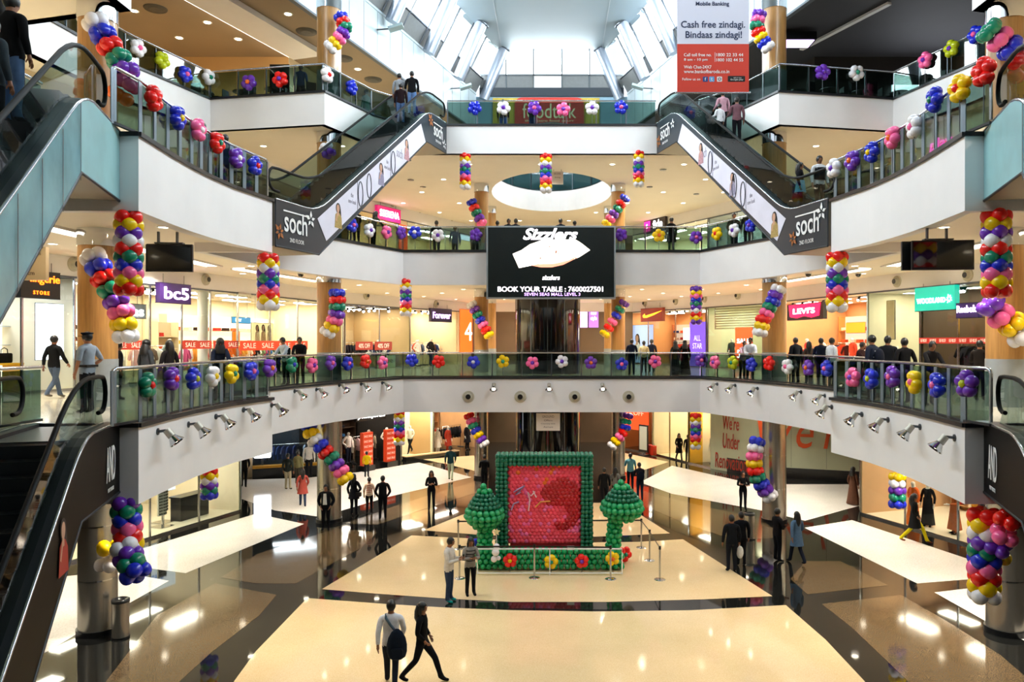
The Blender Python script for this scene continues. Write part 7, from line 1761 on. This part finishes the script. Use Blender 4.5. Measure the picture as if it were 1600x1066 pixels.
for k in range(60):
    aa = random.uniform(0, 2 * PI); q = random.uniform(.08, .34); zc = random.uniform(.25, .95); c, s_ = math.cos(aa), math.sin(aa); b.add([(c * q * .3, s_ * q * .3, zc - .12), (c * q - s_ * .04, s_ * q + c * .04, zc), (c * q * 1.35, s_ * q * 1.35, zc + .02), (c * q + s_ * .04, s_ * q - c * .04, zc - .01)], [(0, 1, 2, 3)])
b.build('foliage', [mat('leaf_green', '#3d5c22', .5, var=.3, scale=20)], t)

def track(Fm, L, y, h, n, where, cool=False):
    t0 = thing('lighting_track', 'black lighting track ' + where, 'lighting track', M=Fm @ T(0, y, h - .08)); MB().box(.4, L - .4, -.015, .015, 0, .02).build('rail', [M_BLACK], t0)
    for k in range(n):
        t = thing('track_spotlight', 'small bright track spotlight ' + where, 'spotlight', M=Fm @ T(.7 + k * (L - 1.4) / max(1, n - 1), y, h - .14), group='track spotlights ' + where)
        MB().cyl((0, 0, .06), (0, -.09, -.08), .05, .075, 12).build('can', [M_BLACK], t); MB().ball((0, -.1, -.09), .06, 10, 6).build('bulb', [em('track_bulb_cool' if cool else 'track_bulb_warm', '#f4f0ff' if cool else '#ffe9c8', 16)], t)
for (A_, B_), p0, p1, z, h, n, wh, cl in ((W1R[1], 1205, 1350, Z1, HO, 8, 'in the red jeans shop', 0), (W1R[2], 1395, 1434, Z1, HO, 6, 'in the glass corner shop', 1), (W1R[2], 1440, 1500, Z1, HO, 6, 'below the teal sign', 1),
        (W1R[0], 980, 1075, Z1, HO, 8, 'in the swoosh sports shop', 0), (W1L[1], 190, 325, Z1, HO, 8, 'in the left glass sports shop', 0), (W1L[3], 645, 712, Z1, HO, 6, 'in the purple sign shop', 0),
        (W1R[0], 970, 1100, Z2, H2, 8, 'in the upper right bright shop', 0), (W1L[3], 640, 745, Z2, H2, 7, 'in the upper cream shop', 1)):
    a, b_ = sub(A_, B_, p0, p1); track(frame(a, b_, z), math.dist(a, b_), .9, h, n, wh, cl)
a, b_ = sub(W1R[1][0], W1R[1][1], 1205, 1350); Fm = frame(a, b_, Z1)
rack(Fm, .6, 1.0, 2.0, 'red', 'at the front of the red jeans shop, left one', 1.35); rack(Fm, 7.0, 1.1, 2.2, 'mix', 'at the front of the red jeans shop, right one', 1.35)
a, b_ = sub(W1L[2][0], W1L[2][1], 375, 535); Fm = frame(a, b_, Z1)
for k, (xx, c1, c2) in enumerate(((1.0, '#e8762a', '#2b3350'), (4.6, '#3c5a48', '#1c1e24'), (6.0, '#f0ece2', '#b8b0a0'))): mann(Fm, xx, .9, 'hip', 0, 'mannequin in the photo poster shop window, %s from the left' % NTH[k], c1, c2)
# ================================================================== LIGHTS OF THE HOUSE
M_LAMP = mat('lamp_glow', '#fff1d8', .5, emit=14, emit_color='#fff0d2')
M_COVE = mat('cove_glow', '#fff6e8', .5, emit=5.0, emit_color='#fff4e2')
dl = MB().lathe([(.0, 0), (.1, 0), (.13, -.012), (.15, -.02), (.16, 0)], 16).mesh('downlight_trim', [mat('white_trim_ring', '#f5f3ee', .4)])
dg = MB().cyl((0, 0, -.012), (0, 0, -.006), .105, n=16).mesh('downlight_lens', [M_LAMP])
def downlight(x, y, z, label, group, watts=0, col=(1, .93, .81), sc=1.0, ang=140):
    t = thing('ceiling_downlight', label, 'ceiling light', (x, y, z), group=group); t.scale = (sc, sc, 1)
    link('trim_ring', dl, t); link('lens', dg, t)
    if watts: spot((x, y, z - .06), watts, col, ang, .15)
def shoppt(x, y):
    ax = abs(x)
    for (xa, ya), (xb, yb) in zip(WALL, WALL[1:]):
        if ya <= y <= yb: return ax < xa + (xb - xa) * (y - ya) / (yb - ya) - .6
    return y < 53.4 and ax < 18 and y > 5
LV = [(Z1 - 1.25, HOLE12, 'ground level ceiling', 270, 3.1), (Z2 - 1.2, HOLE12, 'first gallery ceiling', 290, 3.1), (Z3 - 1.25, HOLE3, 'second gallery ceiling', 330, 3.3)]
for z, hole, nm, wt, stp in LV:
    y = 9.0
    r = 0
    while y < 53:
        x = -17.0 + (stp / 2 if r % 2 else 0)
        while x < 17.5:
            if not inside((x, y), hole) and not any(inside((x + dx, y + dy), hole) for dx in (-.5, .5) for dy in (-.5, .5)) and shoppt(x, y) and not (z > 14 and ((x / 4) ** 2 + ((y - 42.6) / 6.3) ** 2) < 1) and math.hypot(x + .2, y - 38.8) > 2.2:
                sel = (r + int(round(x / stp))) % 2 == 0
                downlight(x, y, z, 'small round downlight in the %s' % nm, 'downlights in the ' + nm, wt * 2 if sel else 0)
            x += stp
        y += stp; r += 1
for (px, py) in ((210, 17), (280, 59), (450, 22), (372, 61), (324, 35), (559, 108)):
    p = at_z(px, py, 20.5); downlight(p.x, p.y, 20.5, 'round downlight in the tan ceiling over the cafe', 'downlights in the tan ceiling', 260, (1, .78, .5), 1.2)
for p in ((-18, 28), (-20, 33), (-11, 40)): spot((p[0], p[1], 20.3), 250, (1, .75, .45), 140)
# glowing coves in the first-gallery ceiling along each flank
for s in (-1, 1):
    sd = 'left' if s < 0 else 'right'
    for k, (A, B, w_) in enumerate((((s * 11.9, 17.5), (s * 12.1, 27.5), .5), ((s * 11.6, 28.5), (s * 10.4, 34.5), .5))):
        if s > 0: A, B = B, A
        Fm = frame(A, B, Z2 - 1.2); L = math.dist(A, B)
        t = thing('ceiling_cove_light', '%s glowing linear cove in the ceiling over the %s first gallery' % (('long', 'shorter far')[k], sd), 'ceiling light', M=Fm)
        MB().box(0, L, -w_ / 2, w_ / 2, -.03, -.005).build('diffuser', [M_COVE], t)
        b = MB(); b.box(-.05, L + .05, -w_ / 2 - .06, -w_ / 2, -.06, 0); b.box(-.05, L + .05, w_ / 2, w_ / 2 + .06, -.06, 0); b.build('trim_frame', [M_WHITE], t)
# white beam of light over the cafe
Fm = frame((-16.5, 20), (-11.2, 36), 20.5)
t = thing('ceiling_cove_light', 'broad white cove band crossing the tan cafe ceiling', 'ceiling light', M=Fm); MB().box(0, 16.5, -.8, .8, -.25, -.02).build('band', [M_WHITE], t)
MB().box(.2, 16.3, .82, .9, -.2, -.04).build('tube', [M_COVE], t)
